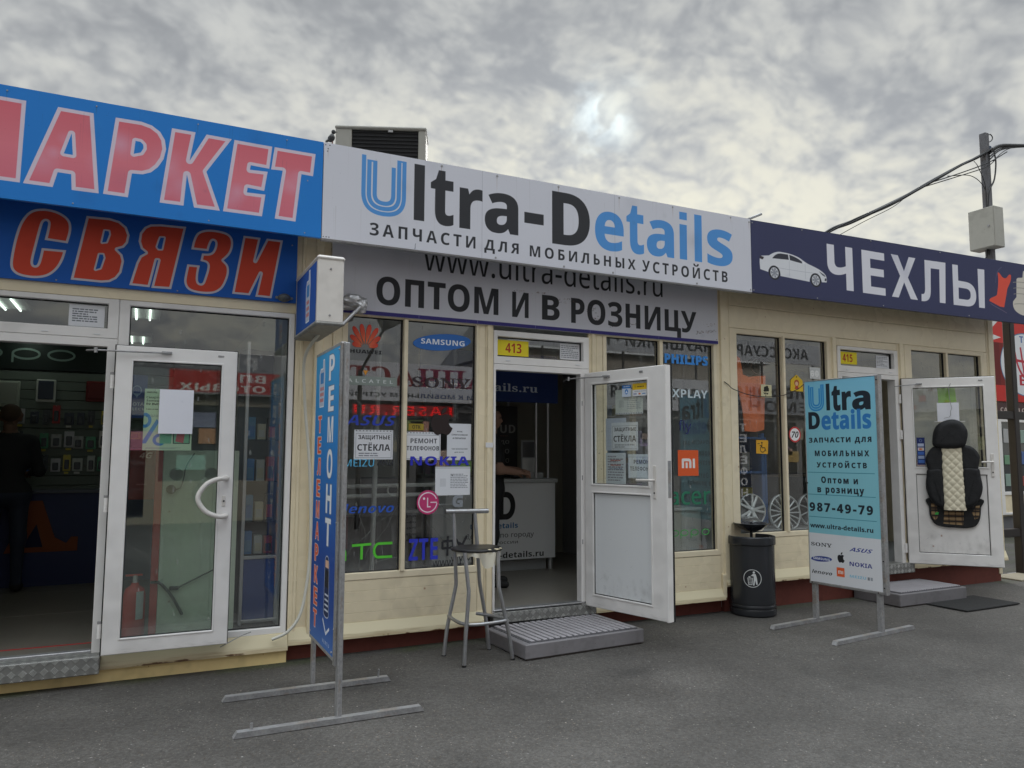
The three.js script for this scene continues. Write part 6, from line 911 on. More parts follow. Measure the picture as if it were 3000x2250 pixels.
{ const s = thing('wire_hanger', 'black clothes hanger with a wire coil at the top of the right kiosk window', 'hanger', [5.85, 2.36, -0.3]); part('frame', tube([[5.52, 2.35, -0.3], [5.68, 2.46, -0.3], [5.84, 2.535, -0.3], [6.0, 2.49, -0.3], [6.25, 2.43, -0.3], [6.5, 2.40, -0.3]], 0.010, 50, 6), black, s); const t = new THREE.TorusGeometry(0.085, 0.006, 8, 40); t.scale(1.1, 0.95, 1); t.translate(5.82, 2.43, -0.29); part('coil', t, std([0.10, 0.05, 0.04], 0.5), s); part('hook', tube([[5.835, 2.53, -0.3], [5.837, 2.36, -0.295]], 0.006, 10, 6), black, s); }
{ const s = thing('phone_case', 'dark rounded phone case hung at the left edge of the right kiosk window', 'phone case', [5.53, 2.02, -0.3]); part('shell', bx(5.495, 5.575, 2.02, 2.20, -0.31, -0.296, 0.006), std([0.04, 0.05, 0.08], 0.4), s); part('camera_hole', bx(5.505, 5.53, 2.165, 2.185, -0.296, -0.292, 0.002), black, s); }
{ const s = thing('green_cloth', 'lime green cloth hanging behind the glass of the far open door', 'cloth', [8.0, 2.1, 0.5], { turn: LEAF3.t }); const o = onLeaf(LEAF3, 0, 0, -0.06); s.position.set(o[0], 0, o[2]); part('cloth', slab([[0.36, 2.25], [0.53, 2.245], [0.54, 2.09], [0.365, 2.085]], -0.006, 0.006, [], 0.002), std([0.40, 0.72, 0.12], 0.7), s); }
// ------------------------------------------------------------------ inside the right kiosk
{
  const s = thing('shelf_rack', 'blue framed rack of goods deep inside the right kiosk', 'rack', [6.3, 0.335, -1.2]);
  const blue = std([0.05, 0.16, 0.42], 0.5);
  for (const [x, z] of [[5.5, -0.75], [6.28, -0.75], [5.5, -1.3], [6.28, -1.3]]) part('upright', bx(x - 0.025, x + 0.025, 0.34, 1.75, z - 0.025, z + 0.025), blue, s);
  for (const y of [0.95, 1.3, 1.68]) part('shelf', bx(5.47, 6.31, y, y + 0.025, -1.32, -0.72), blue, s);
  part('side_sheet', bx(6.30, 6.33, 0.34, 1.7, -1.3, -0.72), blue, s);
  const hues = [[0.45, 0.06, 0.05], [0.5, 0.48, 0.44], [0.06, 0.1, 0.2], [0.35, 0.3, 0.06], [0.3, 0.31, 0.32], [0.05, 0.05, 0.05]];
  for (let i = 0; i < 8; i++) { const x = 5.55 + (i % 4) * 0.18, y = i < 4 ? 0.976 : 1.326, h = rr(0.12, 0.22); part('packet', bx(x, x + rr(0.10, 0.15), y, y + h, -1.0, -0.85, 0.004), std(hues[i % 6], 0.5), s); }
  const c = thing('long_counter', 'dark counter along the back of the right kiosk', 'counter', [7.4, 0.335, -2.4]); part('body', bx(6.3, 8.9, 0.34, 1.2, -2.8, -2.3), inDark, c); part('top', bx(6.28, 8.92, 1.2, 1.24, -2.82, -2.28), std([0.12, 0.09, 0.06], 0.5), c);
  const k = thing('patterned_rug', 'brown patterned rug rolled inside door 415', 'rug', [7.3, 0.336, -0.5]); part('roll', cyl([7.36, 0.337, -0.45], [7.36, 1.25, -0.5], 0.075, 0.075, 20), std([0.10, 0.07, 0.05], 0.9, 0, { bumpMap: rep(roughTex, 4), bumpScale: 0.01 }), k);
}
// ------------------------------------------------------------------ people: one surface from tapered capsules joined by a smooth minimum
function fieldMesh(bones, c, half, res, k) {
  const mc = new MarchingCubes(res, std([1, 1, 1]), false, false, 120000), S = mc.size, h = mc.halfsize; mc.isolation = 0;
  const near = bones.map(([a, b, r0, r1]) => { const ab = [b[0] - a[0], b[1] - a[1], b[2] - a[2]]; return [a, ab, ab[0] ** 2 + ab[1] ** 2 + ab[2] ** 2 + 1e-9, r0, r1]; });
  for (let z = 0; z < S; z++) for (let y = 0; y < S; y++) for (let x = 0; x < S; x++) {
    const px = c[0] + ((x - h) / h) * half, py = c[1] + ((y - h) / h) * half, pz = c[2] + ((z - h) / h) * half; let d = 1;
    for (const [a, ab, l2, r0, r1] of near) {
      const qx = px - a[0], qy = py - a[1], qz = pz - a[2]; let t = (qx * ab[0] + qy * ab[1] + qz * ab[2]) / l2; t = t < 0 ? 0 : t > 1 ? 1 : t;
      const e = Math.hypot(qx - ab[0] * t, qy - ab[1] * t, qz - ab[2] * t) - (r0 + (r1 - r0) * t), g = Math.max(k - Math.abs(d - e), 0) / k; d = Math.min(d, e) - g * g * k * 0.25;
    }
    mc.field[x + y * S + z * S * S] = -d;
  }
  mc.update();
  const n = mc.count, g = new THREE.BufferGeometry(), pos = new Float32Array(n * 3), nor = new Float32Array(n * 3);
  for (let i = 0; i < n * 3; i++) { pos[i] = c[i % 3] + mc.positionArray[i] * half; nor[i] = mc.normalArray[i]; }
  g.setAttribute('position', new THREE.BufferAttribute(pos, 3)); g.setAttribute('normal', new THREE.BufferAttribute(nor, 3)); return g;
}
function tinted(g, f) { const p = g.attributes.position, c = new Float32Array(p.count * 3); for (let i = 0; i < p.count; i++) c.set(f(p.getX(i), p.getY(i), p.getZ(i)), i * 3); g.setAttribute('color', new THREE.BufferAttribute(c, 3)); return g; }
const figure = new THREE.MeshStandardMaterial({ vertexColors: true, roughness: 0.8 });
function person(label, at, turn, o) {
  const s = thing('person', label, 'person', at, { turn }), hipY = 0.92, sh = 1.42, arms = o.arms;
  const body = [
    [[-0.07, hipY, 0], [0.07, hipY, 0], 0.135, 0.135], [[0, 0.98, 0.0], [0, 1.22, -0.005], 0.13, 0.14], [[-0.09, 1.24, 0], [0.09, 1.24, 0], 0.115, 0.115], [[-0.13, sh - 0.02, -0.01], [0.13, sh - 0.02, -0.01], 0.075, 0.075], [[-0.06, 1.33, 0], [0.06, 1.33, 0], 0.12, 0.12], [[0, 1.42, -0.01], [0, 1.53, 0.01], 0.062, 0.055],
    [[-0.10, 0.90, 0], [-0.115, 0.50, 0.01], 0.092, 0.062], [[-0.115, 0.50, 0.01], [-0.12, 0.10, -0.02], 0.062, 0.044], [[-0.12, 0.05, -0.03], [-0.135, 0.035, 0.14], 0.042, 0.034],
    [[0.10, 0.90, 0], [0.12, 0.50, 0.03], 0.092, 0.062], [[0.12, 0.50, 0.03], [0.125, 0.10, 0.0], 0.062, 0.044], [[0.125, 0.05, -0.01], [0.14, 0.035, 0.16], 0.042, 0.034],
  ];
  for (const a of arms) { body.push([a[0], a[1], 0.055, 0.045], [a[1], a[2], 0.042, 0.030]); }
  let geo = fieldMesh(body, [0, 0.80, 0], 0.88, 118, 0.05);
  const skin = o.skin ?? [0.42, 0.25, 0.18];
  geo = tinted(geo, (x, y, z) => { const arm = arms.some((a) => { const v = V(x, y, z), A = V(...a[1]), B = V(...a[2]), l = new THREE.Line3(A, B).closestPointToPoint(v, true, V(0, 0, 0)); return l.distanceTo(v) < 0.075 && o.bare; }); return y > 1.485 || arm ? skin : y < 0.075 ? [0.02, 0.02, 0.02] : y < 0.93 ? o.legs : o.top; });
  // head with brow, nose, chin and ears, and a hand at the end of each arm, joined into the same geometry
  const H = 1.635, head = fieldMesh([[[0, H + 0.035, -0.018], [0, H + 0.02, 0.012], 0.086, 0.082], [[0, H - 0.045, 0.03], [0, H - 0.075, 0.05], 0.055, 0.036], [[0, H - 0.005, 0.082], [0, H - 0.032, 0.104], 0.013, 0.016], [[-0.026, H - 0.062, 0.078], [0.026, H - 0.062, 0.078], 0.011, 0.011], [[-0.036, H + 0.018, 0.082], [0.036, H + 0.018, 0.082], 0.014, 0.014], [[-0.082, H - 0.03, -0.004], [-0.086, H + 0.015, -0.012], 0.010, 0.016], [[0.082, H - 0.03, -0.004], [0.086, H + 0.015, -0.012], 0.010, 0.016], [[0, H - 0.10, -0.01], [0, H - 0.15, -0.005], 0.055, 0.054]], [0, H, 0], 0.17, 56, 0.03);
  tinted(head, (x, y, z) => (Math.abs(Math.abs(x) - 0.034) < 0.010 && Math.abs(y - H + 0.002) < 0.006 && z > 0.06 ? [0.03, 0.02, 0.02] : y > H + 0.062 - 0.5 * Math.max(0, -z - 0.01) || z < -0.045 && y > H - 0.075 ? o.hair : skin));
  const all = [geo, head];
  for (const a of arms) {
    const w = V(...a[2]), d = V(...a[2]).sub(V(...a[1])).normalize(), up = Math.abs(d.y) > 0.8 ? V(0, 0, 1) : V(0, 1, 0), sd = V(0, 0, 0).crossVectors(d, up).normalize(), dn = V(0, 0, 0).crossVectors(sd, d).negate();
    const P = (f, q, r) => w.clone().addScaledVector(d, f).addScaledVector(sd, q).addScaledVector(dn, r).toArray(), bones = [[P(0, 0, 0), P(0.03, 0, 0), 0.026, 0.026], [P(0.035, -0.024, 0), P(0.095, -0.03, 0.004), 0.015, 0.013], [P(0.035, 0, 0), P(0.10, 0, 0.004), 0.017, 0.014], [P(0.035, 0.024, 0), P(0.09, 0.028, 0.004), 0.015, 0.013]];
    [[-0.034, 0.030, 0.95], [-0.011, 0.034, 1.0], [0.012, 0.031, 0.95], [0.033, 0.025, 0.85]].forEach(([q, l, m]) => bones.push([P(0.096, q, 0.004), P(0.096 + l * 1.2, q, 0.012), 0.0095, 0.009], [P(0.096 + l * 1.2, q, 0.012), P(0.096 + l * 1.8 * m, q, 0.034), 0.009, 0.0078]));
    bones.push([P(0.03, -0.03, 0.006), P(0.07, -0.058, 0.020), 0.013, 0.011], [P(0.07, -0.058, 0.020), P(0.10, -0.056, 0.034), 0.011, 0.0085]);
    all.push(tinted(fieldMesh(bones, P(0.075, 0, 0.012), 0.13, 52, 0.012), () => skin));
  }
  part('body', mergeGeometries(all), figure, s); return s;
}
// ------------------------------------------------------------------ inside the left kiosk
{
  const board = std([0.008, 0.016, 0.013], 0.6), slatM = std([0.17, 0.20, 0.17], 0.6);
  part('sign_board', bx(-3.15, 0.3, 2.37, 2.74, -3.66, -3.62), board, K1);
  part('board_lettering', sheet(-1.95, -0.66, 2.44, 2.60, -3.616), clearPrint(paint(1.29, 0.16, 400, (P) => { const c = '#7f938a'; for (const [x, d] of [[0.13, 0], [0.48, 1], [0.82, 1], [1.14, 0]]) { P.oval(x, 0.095, 0.12, 0.052, null, c, 0.022); if (d) P.rect(x - 0.131, x - 0.109, 0.0, 0.095, c); } })), K1);
  for (let i = 0; i < 13; i++) part('slat', bx(-3.15, 0.3, 1.06 + i * 0.1, 1.153 + i * 0.1, -3.66, -3.63, 0.003), slatM, K1);
  const ct = thing('shop_counter', 'navy blue counter with an orange triangle at the back of the left kiosk', 'counter', [-1, 0.2, -3.1]);
  part('front', bx(-3.0, 0.35, 0.2, 1.10, -3.35, -3.07), navy, ct); part('top', bx(-3.02, 0.37, 1.10, 1.13, -3.4, -3.04), std([0.08, 0.09, 0.12], 0.4), ct);
  part('printed_face', sheet(-1.25, -0.45, 0.25, 1.05, -3.0685), clearPrint(paint(0.8, 0.8, 300, (P) => { P.poly([[0.1, 0.28], [0.72, 0.28], [0.72, 0.42], [0.66, 0.42], [0.62, 0.36], [0.52, 0.42], [0.40, 0.78], [0.30, 0.78]], '#84441f'); P.poly([[0.25, 0.33], [0.42, 0.33], [0.36, 0.55]], '#0c1440'); }, null)), ct);
  // hanging packets in their rows
  const tones = [[0.62, 0.63, 0.58], [0.42, 0.44, 0.42], [0.66, 0.64, 0.54], [0.07, 0.08, 0.09], [0.50, 0.54, 0.50], [0.05, 0.06, 0.09], [0.58, 0.58, 0.60], [0.6, 0.5, 0.08], [0.08, 0.2, 0.5], [0.45, 0.05, 0.05], [0.1, 0.35, 0.2]].map((c) => std(c, 0.35));
  const toneName = ['white', 'grey', 'cream', 'black', 'pale green', 'dark blue', 'light grey', 'yellow', 'blue', 'red', 'green'];
  const pack = (x, y, w, h, k, row) => { const m = tones[k], s = thing('blister_pack', toneName[k] + ' accessory packet in the ' + row + ' row hung on the slatted wall', 'packet', [x, y, -3.6], { group: 'packets hung in rows on the slatted wall' }); part('card', bx(x - w / 2, x + w / 2, y, y + h, -3.602, -3.592, 0.002), m, s); part('blister', bx(x - w * 0.3, x + w * 0.3, y + h * 0.12, y + h * 0.7, -3.592, -3.572, 0.006), tones[3 + (Math.round(x * 37) & 1) * 2], s); if (rnd() < 0.5) part('price_tag', bx(x - w * 0.3, x + w * 0.25, y - 0.03, y - 0.008, -3.60, -3.597, 0.0005), tones[rnd() < 0.6 ? 0 : 7], s); part('hook', cyl([x, y + h * 0.95, -3.62], [x, y + h * 0.97, -3.5], 0.003, 0.003, 6), galv, s); };
  for (let r = 0; r < 3; r++) for (let i = 0; i < 11; i++) pack(-1.46 + i * 0.108 + rr(-0.012, 0.012), 1.80 - r * 0.25 + rr(-0.01, 0.01), rr(0.06, 0.098), rr(0.12, 0.19), Math.floor(rnd() * 11), ['top', 'middle', 'bottom'][r]);
  const cover = (name, label, x0, x1, y0, y1, m, m2) => { const s = thing(name, label, 'case', [(x0 + x1) / 2, y0, -3.6]); part('shell', bx(x0, x1, y0, y1, -3.60, -3.575, 0.008), m, s); part('insert', bx(x0 + 0.02, x1 - 0.02, y0 + 0.03, y1 - 0.015, -3.575, -3.565, 0.004), m2, s); };
  cover('flat_box', 'pale flat box of electronics at the left of the slatted wall', -1.65, -1.16, 1.97, 2.24, std([0.42, 0.45, 0.38], 0.5), std([0.36, 0.38, 0.33], 0.5));
  cover('tablet_case', 'dark tablet case in clear wrap at the top of the slatted wall', -1.02, -0.84, 2.03, 2.27, tones[0], tones[5]); cover('tablet_case', 'red tablet case at the right of the slatted wall', -0.56, -0.36, 2.05, 2.27, std([0.22, 0.02, 0.02], 0.5), std([0.16, 0.015, 0.015], 0.5));
  person('person in a dark jacket and jeans, seen from behind at the blue counter', [-1.12, 0.203, -2.78], Math.PI, { top: [0.012, 0.013, 0.015], legs: [0.02, 0.028, 0.05], skin: [0.16, 0.09, 0.06], hair: [0.07, 0.042, 0.026], arms: [[[-0.19, 1.40, 0], [-0.25, 1.12, 0.05], [-0.16, 1.10, 0.26]], [[0.19, 1.40, 0], [0.25, 1.12, 0.05], [0.14, 1.10, 0.26]]] });
  // ceiling lights: louvred boxes with two tubes
  const tubeM = new THREE.MeshStandardMaterial({ color: lin(0.9, 0.95, 0.9), emissive: lin(0.82, 1, 0.88), emissiveIntensity: 0.9, roughness: 0.5 });
  for (const [x, z, w] of [[-0.035, -1.63, 'nearer light with two glowing tubes on the ceiling, right side of the left kiosk'], [-0.085, -3.40, 'farther light with two glowing tubes on the ceiling, behind the glass door'], [-1.04, -1.63, 'nearer light with two glowing tubes seen through the transom above the doorway'], [-1.10, -3.40, 'farther light with two glowing tubes above the slatted wall']]) {
    const s = thing('ceiling_light', w, 'ceiling light', [x, 2.70, z]);
    part('housing', bx(x - 0.14, x + 0.14, 2.728, 2.76, z - 0.34, z + 0.34, 0.004), inWhite, s);
    for (const dx of [-0.055, 0.055]) part('tube_lamp', cyl([x + dx, 2.716, z - 0.28], [x + dx, 2.716, z + 0.28], 0.008), tubeM, s);
    const l = new THREE.RectAreaLight(new THREE.Color(0.86, 1, 0.9), 0.34, 0.16, 0.56); l.position.set(x, 2.700, z); l.lookAt(x, 0, z); scene.add(l); l.name = 'ceiling_light_glow';
  }
  // things just behind the glass
  const cab = thing('display_cabinet', 'pale green cabinet back with a round vent, behind the glass door', 'cabinet', [0.42, 0.2, -0.45]);
  part('back_sheet', bx(0.148, 0.66, 0.215, 1.52, -0.27, -0.25), std([0.66, 0.74, 0.64], 0.6, 0, { map: dirt }), cab); part('body', bx(0.15, 0.658, 0.215, 1.50, -0.66, -0.271), inGrey, cab);
  for (const [x, y] of [[0.235, 1.35], [0.47, 1.35]]) for (let i = -3; i <= 3; i++) { const r = 0.045, l = Math.sqrt(Math.max(0.0004, r * r - (i * 0.0125) ** 2)), g = bx(-l, l, -0.0032, 0.0032, -0.249, -0.246, 0.001); g.rotateZ(-0.75); g.translate(x + i * 0.0125 * 0.68, y + i * 0.0125 * 0.73, 0); part('vent_slot', g, black, cab); }
  part('red_edge', bx(0.098, 0.146, 0.215, 1.52, -0.30, -0.25), std([0.55, 0.05, 0.04], 0.5), cab);
  const cbl = thing('hanging_plug', 'black round plug dangling on its lead behind the glass door', 'plug', [0.2, 1.19, -0.235]); part('puck', cyl([0.205, 1.242, -0.245], [0.205, 1.242, -0.225], 0.032, 0.032, 24), std([0.05, 0.045, 0.03], 0.5), cbl); part('lead', tube([[0.23, 1.24, -0.235], [0.265, 1.255, -0.235], [0.285, 1.32, -0.235], [0.30, 1.41, -0.235], [0.35, 1.50, -0.235]], 0.004, 40, 6), black, cbl);
  const ad = thing('power_adapter', 'black power adapter with a lead across the cabinet back', 'adapter', [0.25, 0.53, -0.235]); part('brick', bx(0.222, 0.282, 0.535, 0.562, -0.248, -0.22, 0.005), black, ad); part('lead', tube([[0.28, 0.55, -0.235], [0.38, 0.60, -0.235], [0.52, 0.665, -0.235]], 0.0045, 20, 6), black, ad); part('hose', tube([[0.10, 0.60, -0.235], [0.16, 0.588, -0.235], [0.235, 0.50, -0.23], [0.312, 0.362, -0.235]], 0.010, 30, 8), std([0.04, 0.05, 0.045], 0.6), ad);
  const ex = thing('fire_extinguisher', 'red fire extinguisher low behind the glass door', 'fire extinguisher', [0.003, 0.203, -0.33]); const red = std([0.58, 0.05, 0.04], 0.35);
  part('cylinder', (() => { const g = lathe([[0, 0], [0.068, 0.0], [0.072, 0.01], [0.072, 0.30], [0.060, 0.345], [0.03, 0.365], [0.022, 0.385], [0, 0.385]], 32); g.translate(0.003, 0.205, -0.33); return g; })(), red, ex); part('valve', cyl([0.003, 0.585, -0.33], [0.003, 0.64, -0.33], 0.018, 0.014), alu, ex); part('lever', bx(-0.06, 0.05, 0.635, 0.648, -0.338, -0.322), red, ex); part('label_sheet', (() => { const g = new THREE.CylinderGeometry(0.0735, 0.0735, 0.19, 12, 1, true, 0.15, 0.75); g.translate(0.003, 0.44, -0.33); return g; })(), std([0.55, 0.60, 0.62], 0.5), ex);
  paper('red_banner', 'dull red banner with a white 4G behind the glass door', -0.07, 0.145, 1.16, 1.53, -0.52, (P) => { P.text('4G', 0.06, 0.15, 0.30, 0.345, '#c9a79f', { italic: true }); P.rect(0, 0.3, 0.24, 0.246, '#6b1d1a'); P.lines(0.05, 0.12, 0.10, 0.12, 1, '#a66', 0.5); P.wear(4, 0.2, '30,5,5'); }, { bg: '#7b2722', cat: 'banner' });
  paper('blue_poster', 'blue poster at the left edge of the glass door with a map pin mark', -0.10, 0.022, 1.755, 2.07, -0.42, (P) => { P.oval(0.055, 0.20, 0.028, 0.034, null, '#aebfe0', 0.007); P.poly([[0.035, 0.18], [0.075, 0.18], [0.055, 0.145]], '#aebfe0'); P.text('РАБОТА', -0.04, 0.105, 0.088, 0.112, '#b6c3e0'); P.text('ЗДЕСЬ', -0.01, 0.112, 0.05, 0.074, '#b6c3e0'); }, { bg: '#3c57a0', cat: 'poster' });
  paper('yellow_label', 'small faded yellow label under the blue poster', -0.10, -0.005, 1.60, 1.65, -0.43, (P) => { P.text('SIM', 0.02, 0.075, 0.010, 0.042, '#4a3c16'); }, { bg: '#a08c44', cat: 'label' });
  const sc = thing('glass_showcase', 'aluminium framed showcase with a blue lower panel behind the right glass', 'showcase', [0.85, 0.2, -0.6]);
  for (const x of [0.716, 0.972]) part('upright', bx(x - 0.013, x + 0.013, 0.22, 2.36, -0.376, -0.35), alu, sc); for (const y of [0.235, 0.705]) part('rail', bx(0.729, 0.959, y, y + 0.024, -0.376, -0.35), alu, sc);
  part('lower_panel', bx(0.73, 0.958, 0.26, 0.704, -0.37, -0.36), std([0.02, 0.06, 0.24], 0.35), sc); part('back', bx(0.70, 0.975, 0.22, 2.36, -0.86, -0.84), std([0.16, 0.18, 0.2], 0.6), sc); for (const y of [0.98, 1.28, 1.6, 1.95]) part('shelf', bx(0.72, 0.965, y, y + 0.008, -0.83, -0.38), glassIn, sc);
  const hues = [[0.06, 0.2, 0.45], [0.42, 0.42, 0.4], [0.3, 0.03, 0.03], [0.1, 0.25, 0.4], [0.45, 0.42, 0.32], [0.05, 0.05, 0.06]];
  let k = 0; for (const [y, lvl] of [[0.73, 'lowest shelf'], [0.988, 'second shelf'], [1.288, 'third shelf'], [1.608, 'top shelf']]) for (let i = 0; i < 3; i++) { const x = 0.735 + i * 0.076, h = rr(0.11, 0.2), s = thing('boxed_accessory', ['blue', 'white', 'red', 'pale blue', 'cream', 'black'][k % 6] + ' boxed accessory on the ' + lvl + ' of the showcase behind the right glass', 'box', [x + 0.03, y, -0.5], { group: 'boxed accessories in the glass showcase' }); part('carton', bx(x, x + 0.062, y, y + h, -0.55, -0.46, 0.003), std(hues[k++ % 6], 0.5), s); part('face_print', bx(x + 0.008, x + 0.054, y + 0.02, y + h * 0.6, -0.46, -0.457, 0.001), std(hues[(k + 2) % 6], 0.5), s); }
}
// ------------------------------------------------------------------ inside the middle kiosk
{
  part('partition', bx(2.6, 5.04, 0.227, 2.72, -3.12, -3.08), std([0.30, 0.29, 0.24], 0.7), K2);
  const ct = thing('shop_counter', 'light grey counter with dark lettering seen through the middle doorway', 'counter', [3.5, 0.227, -1.9]);
  part('front', bx(2.75, 4.212, 0.36, 1.19, -1.86, -1.80), std([0.74, 0.75, 0.76], 0.5), ct); part('top', bx(2.74, 4.23, 1.19, 1.235, -2.3, -1.77, 0.006), std([0.42, 0.43, 0.43], 0.35), ct); part('end_panel', bx(4.17, 4.21, 0.36, 1.19, -2.28, -1.861), inGrey, ct); part('plinth', bx(2.8, 4.15, 0.227, 0.36, -1.95, -1.90), inGrey, ct);
  for (const x of [2.9, 4.18]) part('leg', cyl([x, 0.227, -1.86], [x, 0.36, -1.86], 0.025), alu, ct);
  part('printed_face', sheet(2.76, 4.208, 0.37, 1.18, -1.798), clearPrint(paint(1.448, 0.81, 520, (P) => { const k = '#17181b'; P.text('U', 0.50, 0.72, 0.42, 0.725, k); P.path((q) => { q.m(0.76, 0.724); q.l(0.84, 0.724); q.b(0.99, 0.724, 0.99, 0.425, 0.84, 0.425); q.l(0.76, 0.425); q.z(); q.m(0.81, 0.665); q.l(0.83, 0.665); q.b(0.915, 0.665, 0.915, 0.485, 0.83, 0.485); q.l(0.81, 0.485); q.z(); }, k); P.text('Ultra-Details', 0.42, 0.985, 0.332, 0.392, '#3a76a8'); P.text('Доставка по городу', 0.36, 1.182, 0.218, 0.286, k, { w: 'normal' }); P.text('и по России', 0.52, 0.985, 0.165, 0.20, k, { w: 'normal' }); P.text('www.ultra-details.ru', 0.20, 1.304, 0.012, 0.078, k); })), ct);
  const fr = thing('counter_canopy', 'navy blue canopy board with white serif web address above the counter', 'canopy', [3.5, 2.07, -1.85]);
  part('board', bx(2.6, 4.25, 2.08, 2.62, -1.84, -1.80), std([0.022, 0.05, 0.20], 0.8), fr); part('printed_face', sheet(2.62, 4.24, 2.10, 2.60, -1.7985), clearPrint(paint(1.62, 0.5, 420, (P) => P.text('www.ultra-details.ru', -0.4, 1.37, 0.092, 0.185, '#d5dcec', { f: 'serif' }))), fr);
  for (const x of [3.985, 4.135]) part('post', cyl([x, 1.235, -1.83], [x, 2.08, -1.83], 0.014), alu, fr);
  const bd = thing('letter_board', 'dark board with pale stacked letters behind the counter', 'board', [3.75, 1.235, -2.35]); part('board', bx(3.0, 4.02, 1.235, 2.07, -2.4, -2.37), std([0.035, 0.033, 0.033], 0.6), bd); part('printed_face', sheet(3.55, 4.01, 1.25, 2.05, -2.3685), clearPrint(paint(0.46, 0.8, 420, (P) => { const c = '#8f8f8c'; P.text('UD', 0.24, 0.44, 0.50, 0.60, c); P.lines(0.24, 0.44, 0.46, 0.475, 1, '#8a6a62', 0.6); P.text('ДО', 0.24, 0.36, 0.36, 0.42, c); P.text('ПО', 0.24, 0.36, 0.26, 0.32, c); P.text('О', 0.31, 0.36, 0.15, 0.21, c); })), bd);
  const st = thing('leaflet_stand', 'clear stand with grey leaflets on the counter top', 'leaflet stand', [4.0, 1.235, -1.95]); part('back_sheet', bx(3.86, 4.04, 1.26, 1.66, -1.96, -1.95, 0.002), std([0.28, 0.29, 0.30], 0.4), st); part('leaflet', bx(3.865, 4.035, 1.25, 1.46, -1.945, -1.935, 0.001), std([0.5, 0.5, 0.49], 0.6), st); part('picture', bx(3.875, 4.025, 1.47, 1.645, -1.949, -1.944, 0.001), std([0.07, 0.07, 0.075], 0.5), st); part('tray', bx(3.87, 4.09, 1.236, 1.30, -1.93, -1.85), std([0.35, 0.36, 0.36], 0.4), st);
  const chb = thing('chair', 'white curved chair back behind the person in black', 'chair', [3.46, 0.227, -2.55]); { const g = new THREE.CylinderGeometry(0.21, 0.15, 0.30, 20, 6, true, -0.9, 1.8), p = g.attributes.position; g.rotateY(0.3); g.translate(3.50, 1.42, -2.28); part('backrest', g, std([0.62, 0.60, 0.54], 0.5, 0, { side: THREE.DoubleSide }), chb); part('column', cyl([3.50, 0.83, -2.55], [3.50, 1.28, -2.50], 0.02), alu, chb); part('seat', cyl([3.50, 0.80, -2.62], [3.50, 0.84, -2.62], 0.17, 0.18, 28), std([0.6, 0.58, 0.52], 0.5), chb); part('base', cyl([3.50, 0.228, -2.62], [3.50, 0.81, -2.62], 0.03), alu, chb); part('foot_disc', cyl([3.50, 0.228, -2.62], [3.50, 0.25, -2.62], 0.17, 0.15, 28), alu, chb); }
  person('person in black with short sleeves, half hidden by the frame of the middle door', [3.105, 0.227, -1.12], 1.25, { bare: true, skin: [0.26, 0.15, 0.105], top: [0.008, 0.008, 0.009], legs: [0.008, 0.008, 0.010], hair: [0.03, 0.02, 0.015], arms: [[[-0.18, 1.40, 0], [-0.21, 1.13, 0.06], [-0.12, 1.10, 0.25]], [[0.18, 1.40, 0], [0.21, 1.13, 0.08], [0.10, 1.12, 0.26]]] });
  { const q = thing('card_terminal', 'small black card terminal on the counter top', 'terminal', [3.78, 1.236, -1.93]); part('body', bx(3.72, 3.83, 1.236, 1.31, -1.97, -1.89, 0.015), black, q); part('keypad', bx(3.735, 3.815, 1.311, 1.325, -1.95, -1.90, 0.004), inDark, q); }
  { const q = thing('paper_stack', 'white papers on the counter in front of the person in black', 'papers', [3.42, 1.236, -1.86]); part('sheet', bx(3.34, 3.52, 1.236, 1.246, -1.95, -1.80, 0.001), whitePaint, q); const u = bx(-0.07, 0.07, 0, 0.20, -0.001, 0.001, 0.0005); u.rotateX(-0.2); u.translate(3.40, 1.247, -1.86); part('upright_sheet', u, whitePaint, q); }
  { const q = thing('goods_shelves', 'aluminium shelves of boxed goods behind the counter', 'shelves', [3.4, 0.227, -2.9]); for (const x of [3.02, 3.6, 4.12]) part('upright', bx(x - 0.012, x + 0.012, 0.23, 2.3, -2.86, -2.83), alu, q); for (const y of [1.25, 1.52, 1.79]) { part('shelf', bx(3.0, 4.14, y, y + 0.015, -3.06, -2.83), alu, q); for (let i = 0; i < 8; i++) { const x = 3.05 + i * 0.133; part('carton', bx(x, x + rr(0.06, 0.11), y + 0.015, y + rr(0.09, 0.22), -3.0, -2.88, 0.003), std([rr(0.1, 0.6), rr(0.12, 0.5), rr(0.15, 0.55)], 0.5), q); } } }
  // seen through the left window
  part('partition', bx(1.05, 2.58, 0.227, 2.72, -2.42, -2.38), std([0.34, 0.34, 0.31], 0.7), K2);
  const pp = thing('heating_pipes', 'white heating pipes along the inside of the middle window', 'pipes', [1.9, 0.9, -0.8]); for (const y of [1.215, 1.13]) part('pipe', cyl([1.40, y, -0.85], [2.52, y + 0.01, -0.85], 0.018), inWhite, pp); part('riser', cyl([1.84, 0.228, -0.82], [1.88, 2.71, -0.82], 0.022), inWhite, pp); { const t = new THREE.TorusGeometry(0.05, 0.008, 8, 28); t.translate(2.02, 1.18, -0.80); part('valve_wheel', t, inWhite, pp); }
  const wb = thing('work_bench', 'cluttered grey workbench behind the middle window', 'bench', [1.8, 0.227, -1.7]); part('top', bx(1.1, 2.5, 0.92, 0.95, -2.3, -1.5), std([0.35, 0.35, 0.34], 0.5), wb); part('side', bx(1.12, 1.16, 0.228, 0.92, -2.3, -1.52), inGrey, wb); part('side', bx(2.44, 2.48, 0.228, 0.92, -2.3, -1.52), inGrey, wb); part('back', bx(1.16, 2.44, 0.228, 0.92, -2.3, -2.27), inDark, wb);
